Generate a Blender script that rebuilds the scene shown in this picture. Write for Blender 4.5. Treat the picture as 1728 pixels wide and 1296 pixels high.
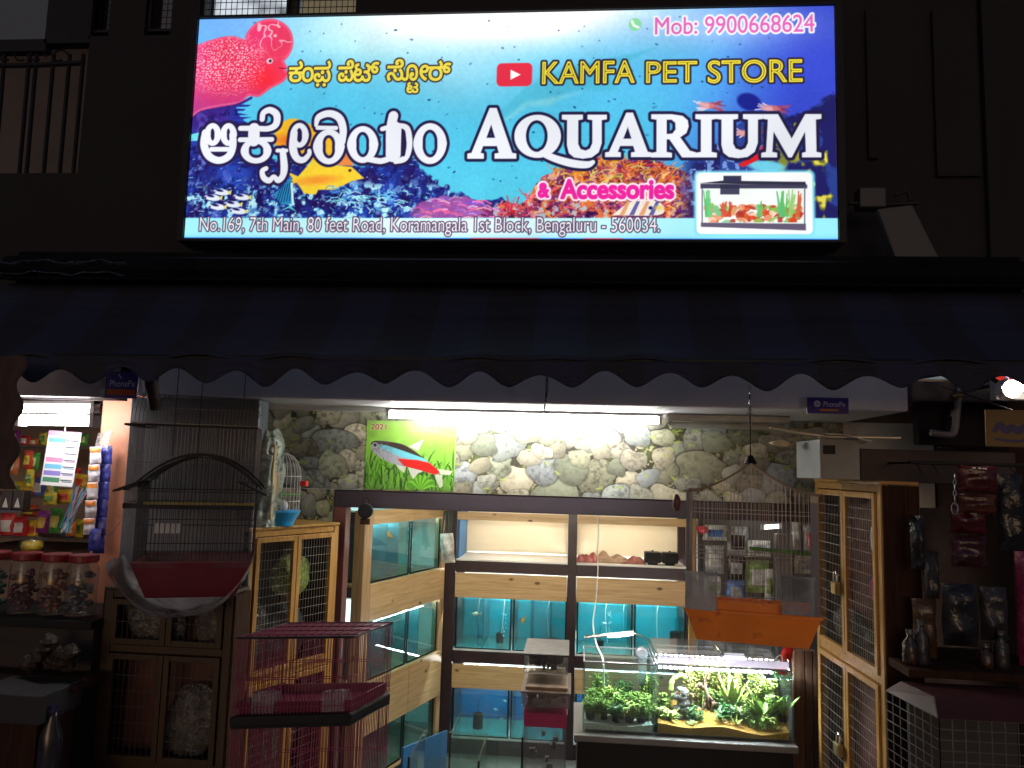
import bpy, math, random
import numpy as np
from mathutils import Vector, Matrix
random.seed(7)
for o in list(bpy.data.objects):
    bpy.data.objects.remove(o)
scene = bpy.context.scene
C = scene.collection
rad = math.radians

# ---------------------------------------------------------------- camera
CZ = 1.70
F_PX, YAW, PITCH, ROLL = 1297.0, rad(4.74), rad(6.17), rad(1.62)
_cy, _sy, _cp, _sp = math.cos(YAW), math.sin(YAW), math.cos(PITCH), math.sin(PITCH)
FWD = Vector((-_sy * _cp, _cy * _cp, _sp)); _r0 = Vector((_cy, _sy, 0)); _u0 = _r0.cross(FWD)
RGT = _r0 * math.cos(ROLL) + _u0 * math.sin(ROLL); UPV = -_r0 * math.sin(ROLL) + _u0 * math.cos(ROLL)
cam = bpy.data.cameras.new("camera"); camo = bpy.data.objects.new("camera", cam); C.objects.link(camo)
cam.sensor_fit = 'HORIZONTAL'; cam.sensor_width = 36.0; cam.lens = 36.0 * F_PX / 1728.0
cam.clip_start = 0.05; cam.clip_end = 300.0
camo.matrix_world = Matrix(((RGT.x, UPV.x, -FWD.x, 0), (RGT.y, UPV.y, -FWD.y, 0), (RGT.z, UPV.z, -FWD.z, CZ), (0, 0, 0, 1)))
scene.camera = camo

def P(px, py, Y):
    """world point seen at a pixel of the photograph, at distance Y in front of the camera"""
    d = FWD * F_PX + RGT * (px - 864) + UPV * (648 - py)
    k = Y / d.y
    return Vector((d.x * k, Y, CZ + d.z * k))
def XX(px, py, Y): return P(px, py, Y).x
def ZZ(px, py, Y): return P(px, py, Y).z
def RC(x0, y0, x1, y1, Y):
    """pixel rectangle -> X0, X1, Z0, Z1 at distance Y"""
    ym = (y0 + y1) / 2; xm = (x0 + x1) / 2
    return XX(x0, ym, Y), XX(x1, ym, Y), ZZ(xm, y1, Y), ZZ(xm, y0, Y)

# ---------------------------------------------------------------- night sky and exposure
world = bpy.data.worlds.new("World"); scene.world = world; world.use_nodes = True
_n = world.node_tree.nodes; _n.clear()
_sky = _n.new('ShaderNodeTexSky'); _sky.sky_type = 'NISHITA'; _sky.sun_disc = False
_sky.sun_elevation = rad(4); _sky.sun_rotation = rad(180); _sky.air_density = 1.0; _sky.dust_density = 2.0
_bg = _n.new('ShaderNodeBackground'); _bg.inputs[1].default_value = 0.075
_wo = _n.new('ShaderNodeOutputWorld')
_tn = _n.new('ShaderNodeMix'); _tn.data_type = 'RGBA'; _tn.blend_type = 'MULTIPLY'; _tn.inputs[0].default_value = 1; _tn.inputs[7].default_value = (.74, .80, 1.22, 1)
world.node_tree.links.new(_sky.outputs[0], _tn.inputs[6]); world.node_tree.links.new(_tn.outputs[2], _bg.inputs[0]); world.node_tree.links.new(_bg.outputs[0], _wo.inputs[0])
_sun = bpy.data.lights.new('street_glow', 'SUN'); _sun.energy = 0.12; _sun.angle = rad(24); _sun.color = (1.0, .93, .98)
_so = bpy.data.objects.new('street_glow', _sun); C.objects.link(_so); _so.location = (0, -6, 4); _so.rotation_euler = (rad(86), 0, 0)
scene.view_settings.view_transform = 'Standard'; scene.view_settings.look = 'None'
scene.view_settings.exposure = 0.0; scene.view_settings.gamma = 1.0
scene.cycles.use_denoising = True
scene.cycles.max_bounces = 8; scene.cycles.transparent_max_bounces = 40; scene.cycles.glossy_bounces = 3; scene.cycles.diffuse_bounces = 3; scene.cycles.transmission_bounces = 4
scene.cycles.sample_clamp_indirect = 4.0; scene.cycles.caustics_reflective = False; scene.cycles.caustics_refractive = False
# ---------------------------------------------------------------- mesh builder and object helpers
class MB:
    def __init__(self, M=None):
        self.v = []; self.f = []; self.M = M; self.smooth = False
    def add(self, vs, fs):
        b = len(self.v)
        self.v += [tuple(self.M @ Vector(p)) if self.M else tuple(p) for p in vs]
        self.f += [tuple(i + b for i in q) for q in fs]
        return self
    def box(self, x0, x1, y0, y1, z0, z1):
        if x0 > x1: x0, x1 = x1, x0
        if y0 > y1: y0, y1 = y1, y0
        if z0 > z1: z0, z1 = z1, z0
        return self.add([(x0, y0, z0), (x1, y0, z0), (x1, y1, z0), (x0, y1, z0), (x0, y0, z1), (x1, y0, z1), (x1, y1, z1), (x0, y1, z1)],
                        [(0, 3, 2, 1), (4, 5, 6, 7), (0, 1, 5, 4), (1, 2, 6, 5), (2, 3, 7, 6), (3, 0, 4, 7)])
    def hexa(self, a, b):
        """a, b: two quads of four points joined into a solid"""
        return self.add(list(a) + list(b), [(3, 2, 1, 0), (4, 5, 6, 7), (0, 1, 5, 4), (1, 2, 6, 5), (2, 3, 7, 6), (3, 0, 4, 7)])
    def bar(self, p, q, r, n=4, r2=None):
        return self.tube([p, q], r, n, r2)
    def tube(self, pts, r, n=6, r2=None, caps=True):
        pts = [Vector(p) for p in pts]; L = len(pts); vs = []; fs = []
        prev = None
        for i, p in enumerate(pts):
            t = (pts[min(i + 1, L - 1)] - pts[max(i - 1, 0)])
            t = t.normalized() if t.length > 1e-9 else Vector((0, 0, 1))
            if prev is None:
                a = Vector((0, 0, 1)) if abs(t.z) < .9 else Vector((1, 0, 0))
                u = t.cross(a).normalized()
            else:
                u = (prev - t * prev.dot(t)); u = u.normalized() if u.length > 1e-6 else t.orthogonal().normalized()
            prev = u; w = t.cross(u)
            rr = (r[i] if isinstance(r, (list, tuple)) else (r if r2 is None else r + (r2 - r) * i / max(1, L - 1)))
            for k in range(n):
                a = 2 * math.pi * (k + .5) / n
                vs.append(p + u * (rr * math.cos(a)) + w * (rr * math.sin(a)))
        for i in range(L - 1):
            for k in range(n):
                fs.append((i * n + k, i * n + (k + 1) % n, (i + 1) * n + (k + 1) % n, (i + 1) * n + k))
        if caps:
            fs.append(tuple(range(n))[::-1]); fs.append(tuple((L - 1) * n + k for k in range(n)))
        return self.add(vs, fs)
    def lathe(self, prof, c=(0, 0, 0), n=20, axis='z'):
        vs = []; fs = []; m = len(prof)
        for r, h in prof:
            for k in range(n):
                a = 2 * math.pi * k / n
                if axis == 'z': vs.append((c[0] + r * math.cos(a), c[1] + r * math.sin(a), c[2] + h))
                else: vs.append((c[0] + r * math.cos(a), c[1] + h, c[2] + r * math.sin(a)))
        for i in range(m - 1):
            for k in range(n):
                fs.append((i * n + k, i * n + (k + 1) % n, (i + 1) * n + (k + 1) % n, (i + 1) * n + k))
        fs.append(tuple(range(n))[::-1]); fs.append(tuple((m - 1) * n + k for k in range(n)))
        return self.add(vs, fs)
    def prism(self, poly, y0, y1):
        """polygon in the XZ plane pushed from y0 to y1"""
        n = len(poly)
        return self.add([(x, y0, z) for x, z in poly] + [(x, y1, z) for x, z in poly],
                        [tuple(range(n)), tuple(range(2 * n - 1, n - 1, -1))] + [(i, i + n, (i + 1) % n + n, (i + 1) % n) for i in range(n)])
    def grid(self, fn, nu, nv):
        vs = [fn(i / nu, j / nv) for j in range(nv + 1) for i in range(nu + 1)]
        fs = [(j * (nu + 1) + i, j * (nu + 1) + i + 1, (j + 1) * (nu + 1) + i + 1, (j + 1) * (nu + 1) + i) for j in range(nv) for i in range(nu)]
        return self.add(vs, fs)
    def blob(self, c, r, seed=0, n=10, m=7, amp=.2):
        rr = random.Random(seed); ph = [rr.uniform(0, 6.28) for _ in range(6)]
        vs = []; fs = []
        for j in range(m + 1):
            t = math.pi * j / m
            for i in range(n):
                a = 2 * math.pi * i / n
                k = 1 + amp * (math.sin(2 * a + ph[0] + 2 * t) * .5 + math.sin(3 * a + ph[1]) * .3 * math.sin(t) + math.sin(4 * t + ph[2] + a) * .4)
                vs.append((c[0] + r[0] * k * math.sin(t) * math.cos(a), c[1] + r[1] * k * math.sin(t) * math.sin(a), c[2] + r[2] * k * math.cos(t)))
        for j in range(m):
            for i in range(n):
                fs.append((j * n + i, (j + 1) * n + i, (j + 1) * n + (i + 1) % n, j * n + (i + 1) % n))
        return self.add(vs, fs)

def thing(name, label, cat, loc, group=None):
    o = bpy.data.objects.new(name, None); C.objects.link(o); o.location = loc; o.empty_display_size = .05
    o['label'] = label; o['category'] = cat
    if group: o['group'] = group
    return o
def world_loc(o):
    v = Vector(o.location)
    while o.parent: o = o.parent; v += Vector(o.location)
    return v
def part(name, mb, m, parent=None, smooth=False, bevel=0, label=None, solid=0):
    me = bpy.data.meshes.new(name)
    off = world_loc(parent) if parent else Vector((0, 0, 0))
    if parent is None and mb.v:
        a = np.array(mb.v); off = Vector(((a[:, 0].min() + a[:, 0].max()) / 2, (a[:, 1].min() + a[:, 1].max()) / 2, a[:, 2].min()))
    me.from_pydata([(x - off.x, y - off.y, z - off.z) for x, y, z in mb.v], [], mb.f)
    me.materials.append(m)
    if smooth: me.shade_smooth()
    me.update()
    o = bpy.data.objects.new(name, me); C.objects.link(o)
    if parent: o.parent = parent
    else: o.location = off
    if bevel:
        b = o.modifiers.new('bevel', 'BEVEL'); b.width = bevel; b.segments = 2; b.limit_method = 'ANGLE'; b.harden_normals = False
    if solid:
        s = o.modifiers.new('solid', 'SOLIDIFY'); s.thickness = solid; s.offset = 0
    if label: o['label'] = label
    return o
def solo(name, mb, m, label, cat, group=None, **kw):
    o = part(name, mb, m, None, **kw); o['label'] = label; o['category'] = cat
    if group: o['group'] = group
    return o
def struct(name, mb, m, **kw):
    o = part(name, mb, m, None, **kw); o['kind'] = 'structure'; return o
def dup(root, loc, label=None):
    r = root.copy(); C.objects.link(r); r.location = loc
    if label: r['label'] = label
    for ch in list(root.children):
        c = ch.copy(); C.objects.link(c); c.parent = r
        for g in ch.children:
            d = g.copy(); C.objects.link(d); d.parent = c
    return r
def mid(o_pts):
    a = np.array([tuple(p) for p in o_pts]); return Vector(a.mean(0))

# ---------------------------------------------------------------- procedural materials
def lin(c):
    return tuple((x / 12.92 if x <= .04045 else ((x + .055) / 1.055) ** 2.4) for x in c)
def _nt(name):
    m = bpy.data.materials.new(name); m.use_nodes = True; nt = m.node_tree; nt.nodes.clear()
    return m, nt, nt.nodes.new('ShaderNodeOutputMaterial')
def pm(name, col, rough=.55, metal=0.0, var=.18, scale=14.0, bump=0.0, bscale=60.0, spec=.5, stretch=None, wear=None):
    m, nt, out = _nt(name); N = nt.nodes; L = nt.links
    b = N.new('ShaderNodeBsdfPrincipled'); tc = N.new('ShaderNodeTexCoord'); mp = N.new('ShaderNodeMapping')
    if stretch: mp.inputs['Scale'].default_value = stretch
    L.new(tc.outputs['Object'], mp.inputs['Vector'])
    nz = N.new('ShaderNodeTexNoise'); nz.inputs['Scale'].default_value = scale; nz.inputs['Detail'].default_value = 5
    L.new(mp.outputs[0], nz.inputs['Vector'])
    cr = N.new('ShaderNodeValToRGB'); cr.color_ramp.elements[0].position = .3; cr.color_ramp.elements[1].position = .7
    cr.color_ramp.elements[0].color = (*[max(0, c * (1 - var)) for c in col], 1); cr.color_ramp.elements[1].color = (*[min(1, c * (1 + var)) for c in col], 1)
    L.new(nz.outputs[0], cr.inputs[0]); src = cr.outputs[0]
    if wear:
        w = N.new('ShaderNodeTexNoise'); w.inputs['Scale'].default_value = wear[1]; w.inputs['Detail'].default_value = 8; L.new(tc.outputs['Object'], w.inputs['Vector'])
        wr = N.new('ShaderNodeValToRGB'); wr.color_ramp.elements[0].position = wear[2]; wr.color_ramp.elements[1].position = min(1, wear[2] + .1); L.new(w.outputs[0], wr.inputs[0])
        mx = N.new('ShaderNodeMix'); mx.data_type = 'RGBA'; L.new(wr.outputs[0], mx.inputs[0]); L.new(src, mx.inputs[6]); mx.inputs[7].default_value = (*wear[0], 1); src = mx.outputs[2]
    L.new(src, b.inputs['Base Color'])
    rr = N.new('ShaderNodeMapRange'); rr.inputs[3].default_value = max(.02, rough - .08); rr.inputs[4].default_value = min(1, rough + .1)
    L.new(nz.outputs[0], rr.inputs[0]); L.new(rr.outputs[0], b.inputs['Roughness'])
    b.inputs['Metallic'].default_value = metal; b.inputs['Specular IOR Level'].default_value = spec
    if bump:
        n2 = N.new('ShaderNodeTexNoise'); n2.inputs['Scale'].default_value = bscale; n2.inputs['Detail'].default_value = 4; L.new(mp.outputs[0], n2.inputs['Vector'])
        bp = N.new('ShaderNodeBump'); bp.inputs['Strength'].default_value = bump; bp.inputs['Distance'].default_value = .01; L.new(n2.outputs[0], bp.inputs['Height']); L.new(bp.outputs[0], b.inputs['Normal'])
    L.new(b.outputs[0], out.inputs[0]); return m
def wood(name, col, dark, axis=0, rough=.45, knots=True, rot=0.0, spec=.5):
    m, nt, out = _nt(name); N = nt.nodes; L = nt.links
    b = N.new('ShaderNodeBsdfPrincipled'); tc = N.new('ShaderNodeTexCoord'); mp = N.new('ShaderNodeMapping')
    s = [34, 34, 34]; s[axis] = 2.2; mp.inputs['Scale'].default_value = s; vr = N.new('ShaderNodeVectorRotate'); vr.rotation_type = 'Z_AXIS'; vr.inputs['Angle'].default_value = -rot; L.new(tc.outputs['Object'], vr.inputs['Vector']); L.new(vr.outputs[0], mp.inputs['Vector'])
    nz = N.new('ShaderNodeTexNoise'); nz.inputs['Scale'].default_value = 1.6; nz.inputs['Detail'].default_value = 6; nz.inputs['Distortion'].default_value = 1.2; L.new(mp.outputs[0], nz.inputs['Vector'])
    cr = N.new('ShaderNodeValToRGB'); cr.color_ramp.elements[0].position = .34; cr.color_ramp.elements[1].position = .62
    cr.color_ramp.elements[0].color = (*dark, 1); cr.color_ramp.elements[1].color = (*col, 1); L.new(nz.outputs[0], cr.inputs[0]); src = cr.outputs[0]
    if knots:
        mp2 = N.new('ShaderNodeMapping'); s2 = [11, 11, 11]; s2[axis] = 6; mp2.inputs['Scale'].default_value = s2; L.new(vr.outputs[0], mp2.inputs['Vector'])
        vo = N.new('ShaderNodeTexVoronoi'); vo.inputs['Scale'].default_value = 1.0; L.new(mp2.outputs[0], vo.inputs['Vector'])
        kr = N.new('ShaderNodeValToRGB'); kr.color_ramp.elements[0].position = .07; kr.color_ramp.elements[0].color = (1, 1, 1, 1); kr.color_ramp.elements[1].position = .13; kr.color_ramp.elements[1].color = (0, 0, 0, 1)
        L.new(vo.outputs['Distance'], kr.inputs[0])
        mx = N.new('ShaderNodeMix'); mx.data_type = 'RGBA'; L.new(kr.outputs[0], mx.inputs[0]); L.new(src, mx.inputs[6]); mx.inputs[7].default_value = (dark[0] * .3, dark[1] * .25, dark[2] * .22, 1); src = mx.outputs[2]
    L.new(src, b.inputs['Base Color']); b.inputs['Roughness'].default_value = rough; b.inputs['Specular IOR Level'].default_value = spec
    bp = N.new('ShaderNodeBump'); bp.inputs['Strength'].default_value = .12; bp.inputs['Distance'].default_value = .004; L.new(nz.outputs[0], bp.inputs['Height']); L.new(bp.outputs[0], b.inputs['Normal'])
    L.new(b.outputs[0], out.inputs[0]); return m
def glass(name, tint=(.93, .98, .97), gloss=1.0, rough=.01, smear=.04):
    """thin clear sheet: straight-through light, fresnel reflections, a breath of dust"""
    m, nt, out = _nt(name); N = nt.nodes; L = nt.links
    t = N.new('ShaderNodeBsdfTransparent'); t.inputs[0].default_value = (*tint, 1)
    g = N.new('ShaderNodeBsdfGlossy'); g.inputs['Roughness'].default_value = rough
    fr = N.new('ShaderNodeLayerWeight'); fr.inputs[0].default_value = .5
    pw = N.new('ShaderNodeMath'); pw.operation = 'POWER'; pw.inputs[1].default_value = 5; L.new(fr.outputs['Facing'], pw.inputs[0])
    mu = N.new('ShaderNodeMapRange'); mu.inputs[3].default_value = .04 * gloss; mu.inputs[4].default_value = .85; L.new(pw.outputs[0], mu.inputs[0])
    mx = N.new('ShaderNodeMixShader'); L.new(mu.outputs[0], mx.inputs[0]); L.new(t.outputs[0], mx.inputs[1]); L.new(g.outputs[0], mx.inputs[2])
    tc = N.new('ShaderNodeTexCoord'); nz = N.new('ShaderNodeTexNoise'); nz.inputs['Scale'].default_value = 9; nz.inputs['Detail'].default_value = 6; L.new(tc.outputs['Object'], nz.inputs['Vector'])
    rm = N.new('ShaderNodeMapRange'); rm.inputs[1].default_value = .4; rm.inputs[2].default_value = .8; rm.inputs[3].default_value = smear * .3; rm.inputs[4].default_value = smear * 2; L.new(nz.outputs[0], rm.inputs[0])
    d = N.new('ShaderNodeBsdfDiffuse'); d.inputs[0].default_value = (.6, .62, .6, 1)
    m2 = N.new('ShaderNodeMixShader'); L.new(rm.outputs[0], m2.inputs[0]); L.new(mx.outputs[0], m2.inputs[1]); L.new(d.outputs[0], m2.inputs[2])
    L.new(m2.outputs[0], out.inputs[0]); return m
def film(name, tint=(.9, .92, .9), opac=.25, col=(.6, .62, .6), scale=26, rough=.16, strength=.9):
    """crinkled clear plastic wrap"""
    m, nt, out = _nt(name); N = nt.nodes; L = nt.links
    t = N.new('ShaderNodeBsdfTransparent'); t.inputs[0].default_value = (*tint, 1)
    b = N.new('ShaderNodeBsdfPrincipled'); b.inputs['Base Color'].default_value = (*col, 1); b.inputs['Roughness'].default_value = rough; b.inputs['Specular IOR Level'].default_value = .8
    tc = N.new('ShaderNodeTexCoord'); mp = N.new('ShaderNodeMapping'); mp.inputs['Scale'].default_value = (1, 1, 1.6); L.new(tc.outputs['Object'], mp.inputs['Vector'])
    nz = N.new('ShaderNodeTexNoise'); nz.inputs['Scale'].default_value = scale; nz.inputs['Detail'].default_value = 3; nz.inputs['Distortion'].default_value = 1.6; L.new(mp.outputs[0], nz.inputs['Vector'])
    bp = N.new('ShaderNodeBump'); bp.inputs['Strength'].default_value = strength; bp.inputs['Distance'].default_value = .02; L.new(nz.outputs[0], bp.inputs['Height']); L.new(bp.outputs[0], b.inputs['Normal'])
    rm = N.new('ShaderNodeMapRange'); rm.inputs[1].default_value = .35; rm.inputs[2].default_value = .7; rm.inputs[3].default_value = opac * .4; rm.inputs[4].default_value = opac * 1.6; L.new(nz.outputs[0], rm.inputs[0])
    mx = N.new('ShaderNodeMixShader'); L.new(rm.outputs[0], mx.inputs[0]); L.new(t.outputs[0], mx.inputs[1]); L.new(b.outputs[0], mx.inputs[2]); L.new(mx.outputs[0], out.inputs[0]); return m
def milky(name, col):
    m, nt, out = _nt(name); N = nt.nodes; L = nt.links
    a = N.new('ShaderNodeBsdfTranslucent'); a.inputs[0].default_value = (*col, 1); b = N.new('ShaderNodeBsdfTransparent'); c = N.new('ShaderNodeBsdfGlossy'); c.inputs['Roughness'].default_value = .15
    tc = N.new('ShaderNodeTexCoord'); nz = N.new('ShaderNodeTexNoise'); nz.inputs['Scale'].default_value = 12; L.new(tc.outputs['Object'], nz.inputs[0]); rm = N.new('ShaderNodeMapRange'); rm.inputs[3].default_value = .3; rm.inputs[4].default_value = .8; L.new(nz.outputs[0], rm.inputs[0])
    x = N.new('ShaderNodeMixShader'); L.new(rm.outputs[0], x.inputs[0]); L.new(b.outputs[0], x.inputs[1]); L.new(a.outputs[0], x.inputs[2])
    y = N.new('ShaderNodeMixShader'); y.inputs[0].default_value = .08; L.new(x.outputs[0], y.inputs[1]); L.new(c.outputs[0], y.inputs[2]); L.new(y.outputs[0], out.inputs[0]); return m
def emit(name, col, s):
    m, nt, out = _nt(name); e = nt.nodes.new('ShaderNodeEmission'); e.inputs[0].default_value = (*col, 1); e.inputs[1].default_value = s
    nt.links.new(e.outputs[0], out.inputs[0]); return m
def printed(name, emission=None, rough=.35):
    m, nt, out = _nt(name); N = nt.nodes; a = N.new('ShaderNodeAttribute'); a.attribute_name = 'print'
    if emission:
        e = N.new('ShaderNodeEmission'); e.inputs[1].default_value = emission; nt.links.new(a.outputs[0], e.inputs[0]); nt.links.new(e.outputs[0], out.inputs[0])
        tc = N.new('ShaderNodeTexCoord'); nz = N.new('ShaderNodeTexNoise'); nz.inputs['Scale'].default_value = 2.2; rm = N.new('ShaderNodeMapRange'); rm.inputs[1].default_value = .3; rm.inputs[2].default_value = .7; rm.inputs[3].default_value = emission * .88; rm.inputs[4].default_value = emission * 1.12
        nt.links.new(tc.outputs['Object'], nz.inputs[0]); nt.links.new(nz.outputs[0], rm.inputs[0]); nt.links.new(rm.outputs[0], e.inputs[1])
    else:
        b = N.new('ShaderNodeBsdfPrincipled'); b.inputs['Roughness'].default_value = rough; nt.links.new(a.outputs[0], b.inputs['Base Color']); nt.links.new(b.outputs[0], out.inputs[0])
    return m
def art_panel(name, img, TL, TR, BR, BL, m, parent=None, gain=1.0):
    """a flat printed sheet: one vertex of a fine grid per dot of the artwork"""
    H, W, _ = img.shape
    TL, TR, BR, BL = (np.array(tuple(p)) for p in (TL, TR, BR, BL))
    u = np.linspace(0, 1, W)[None, :, None]; v = np.linspace(0, 1, H)[:, None, None]
    co = TL * (1 - u) * (1 - v) + TR * u * (1 - v) + BR * u * v + BL * (1 - u) * v
    off = np.array(tuple(world_loc(parent))) if parent else (TL + BR) / 2
    idx = np.arange(W * H).reshape(H, W)
    q = np.stack([idx[1:, :-1], idx[1:, 1:], idx[:-1, 1:], idx[:-1, :-1]], -1).reshape(-1, 4)
    me = bpy.data.meshes.new(name); nf = len(q)
    me.vertices.add(W * H); me.vertices.foreach_set('co', (co - off).astype(np.float32).ravel())
    me.loops.add(nf * 4); me.loops.foreach_set('vertex_index', q.astype(np.int32).ravel())
    me.polygons.add(nf); me.polygons.foreach_set('loop_start', np.arange(0, nf * 4, 4, dtype=np.int32))
    me.update(calc_edges=True)
    a = me.attributes.new('print', 'FLOAT_COLOR', 'POINT')
    c = np.maximum(img, 0); l = np.where(c <= .04045, c / 12.92, ((c + .055) / 1.055) ** 2.4) * gain
    a.data.foreach_set('color', np.concatenate([l, np.ones((H, W, 1))], -1).astype(np.float32).ravel())
    me.materials.append(m); me.validate()
    o = bpy.data.objects.new(name, me); C.objects.link(o)
    if parent: o.parent = parent
    else: o.location = Vector(off)
    return o
# ---------------------------------------------------------------- printed artwork painted into colour grids
def fbm_noise(H, W, cells, seed, octaves=4):
    out = np.zeros((H, W)); amp = 1.0; tot = 0.0
    r = np.random.RandomState(seed)
    for o in range(octaves):
        n = max(2, int(cells * 2 ** o)); ny = max(2, int(n * H / W))
        g = r.rand(ny + 2, n + 2)
        ys = np.linspace(0, ny, H, endpoint=False); xs = np.linspace(0, n, W, endpoint=False)
        yi = ys.astype(int); xi = xs.astype(int)
        fy = ys - yi; fx = xs - xi
        fy = (fy * fy * (3 - 2 * fy))[:, None]; fx = (fx * fx * (3 - 2 * fx))[None, :]
        a = g[np.ix_(yi, xi)]; b = g[np.ix_(yi, xi + 1)]; c = g[np.ix_(yi + 1, xi)]; d = g[np.ix_(yi + 1, xi + 1)]
        out += amp * ((a * (1 - fx) + b * fx) * (1 - fy) + (c * (1 - fx) + d * fx) * fy)
        tot += amp; amp *= 0.5
    return out / tot

def sstep(a, b, x):
    t = np.clip((x - a) / (b - a), 0, 1)
    return t * t * (3 - 2 * t)

class Art:
    def __init__(self, W, H):
        self.W, self.H = W, H
        self.X, self.Y = np.meshgrid(np.arange(W) + 0.5, np.arange(H) + 0.5)
        self.img = np.zeros((H, W, 3))
    def lay(self, mask, col):
        m = np.clip(mask, 0, 1)[..., None]
        self.img = self.img * (1 - m) + np.asarray(col, float) * m
    def fill(self, sdf, col, soft=0.7, alpha=1.0):
        self.lay(alpha * np.clip(0.5 - sdf / (2 * soft), 0, 1), col)
    def ell(self, cx, cy, rx, ry, ang=0.0):
        c, s = math.cos(ang), math.sin(ang)
        u = ((self.X - cx) * c + (self.Y - cy) * s) / rx
        v = (-(self.X - cx) * s + (self.Y - cy) * c) / ry
        return (np.sqrt(u * u + v * v) - 1) * min(rx, ry)
    def segs(self, S, reach=12.0):
        """signed distance (negative inside) to the closed outlines made of the segments S (n,4)"""
        H, W = self.H, self.W
        D = np.full((H, W), float(reach * reach)); cnt = np.zeros((H, W + 1), np.int32)
        for x0, y0, x1, y1 in S:
            a0 = int(max(0, min(x0, x1) - reach)); a1 = int(min(W, max(x0, x1) + reach + 1))
            b0 = int(max(0, min(y0, y1) - reach)); b1 = int(min(H, max(y0, y1) + reach + 1))
            if a1 > a0 and b1 > b0:
                X = self.X[b0:b1, a0:a1] - x0; Y = self.Y[b0:b1, a0:a1] - y0
                dx, dy = x1 - x0, y1 - y0; L = dx * dx + dy * dy + 1e-12
                t = np.clip((X * dx + Y * dy) / L, 0, 1)
                d = (X - t * dx) ** 2 + (Y - t * dy) ** 2
                np.minimum(D[b0:b1, a0:a1], d, out=D[b0:b1, a0:a1])
            if y0 != y1:
                lo, hi = (y0, y1) if y0 < y1 else (y1, y0)
                r0 = max(0, math.ceil(lo - 0.5)); r1 = min(H - 1, math.ceil(hi - 0.5) - 1)
                if r1 >= r0:
                    rows = np.arange(r0, r1 + 1)
                    xc = x0 + (rows + 0.5 - y0) * (x1 - x0) / (y1 - y0)
                    np.add.at(cnt, (rows, np.clip(np.ceil(xc - 0.5), 0, W).astype(int)), 1 if y0 < y1 else -1)
        inside = np.cumsum(cnt, 1)[:, :W] != 0
        d = np.sqrt(D)
        return np.where(inside, -d, d)
    def poly(self, pts, reach=6.0):
        return self.segs([(*pts[i], *pts[(i + 1) % len(pts)]) for i in range(len(pts))], reach)
    def line(self, pts, r, reach=None):
        reach = reach or r + 3
        D = np.full((self.H, self.W), float(reach * reach))
        for (x0, y0), (x1, y1) in zip(pts[:-1], pts[1:]):
            a0 = int(max(0, min(x0, x1) - reach)); a1 = int(min(self.W, max(x0, x1) + reach + 1))
            b0 = int(max(0, min(y0, y1) - reach)); b1 = int(min(self.H, max(y0, y1) + reach + 1))
            if a1 > a0 and b1 > b0:
                X = self.X[b0:b1, a0:a1] - x0; Y = self.Y[b0:b1, a0:a1] - y0
                dx, dy = x1 - x0, y1 - y0; L = dx * dx + dy * dy + 1e-12
                t = np.clip((X * dx + Y * dy) / L, 0, 1)
                d = (X - t * dx) ** 2 + (Y - t * dy) ** 2
                np.minimum(D[b0:b1, a0:a1], d, out=D[b0:b1, a0:a1])
        return np.sqrt(D) - r
    def rrect(self, x0, y0, x1, y1, r):
        qx = np.abs(self.X - (x0 + x1) / 2) - (x1 - x0) / 2 + r
        qy = np.abs(self.Y - (y0 + y1) / 2) - (y1 - y0) / 2 + r
        return np.hypot(np.maximum(qx, 0), np.maximum(qy, 0)) + np.minimum(np.maximum(qx, qy), 0) - r
    def text(self, body, x0, y0, x1, y1, reach=12.0, **kw):
        """signed distance of a line of type fitted into the box x0..x1, y0(top)..y1(bottom)"""
        S = text_outline(body, **kw)
        a = S.reshape(-1, 2); lo = a.min(0); hi = a.max(0)
        sx = (x1 - x0) / (hi[0] - lo[0]); sy = (y1 - y0) / (hi[1] - lo[1])
        T = S.copy()
        T[:, 0::2] = x0 + (S[:, 0::2] - lo[0]) * sx
        T[:, 1::2] = y1 - (S[:, 1::2] - lo[1]) * sy
        return self.segs(T, reach)

_outl = {}
def text_outline(body, res=5):
    """outline segments of a line of type, from the built-in font's own curves"""
    if body in _outl:
        return _outl[body]
    c = bpy.data.curves.new('type', 'FONT'); c.body = body
    o = bpy.data.objects.new('type', c); bpy.context.scene.collection.objects.link(o)
    dg = bpy.context.evaluated_depsgraph_get()
    k = o.evaluated_get(dg).to_curve(dg)
    S = []
    for sp in k.splines:
        b = sp.bezier_points; n = len(b); pts = []
        for i in range(n):
            p, q = b[i], b[(i + 1) % n]
            P0, P1, P2, P3 = p.co, p.handle_right, q.handle_left, q.co
            straight = (P1 - P0).cross(P3 - P0).length + (P2 - P0).cross(P3 - P0).length < 1e-5
            for j in range(1 if straight else res):
                t = j / (1 if straight else res); u = 1 - t
                v = P0 * u ** 3 + P1 * (3 * u * u * t) + P2 * (3 * u * t * t) + P3 * t ** 3
                pts.append((v.x, v.y))
        for i in range(len(pts)):
            S.append((*pts[i], *pts[(i + 1) % len(pts)]))
    o.evaluated_get(dg).to_curve_clear()
    bpy.data.objects.remove(o); bpy.data.curves.remove(c)
    S = np.array(S); _outl[body] = S
    return S
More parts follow.
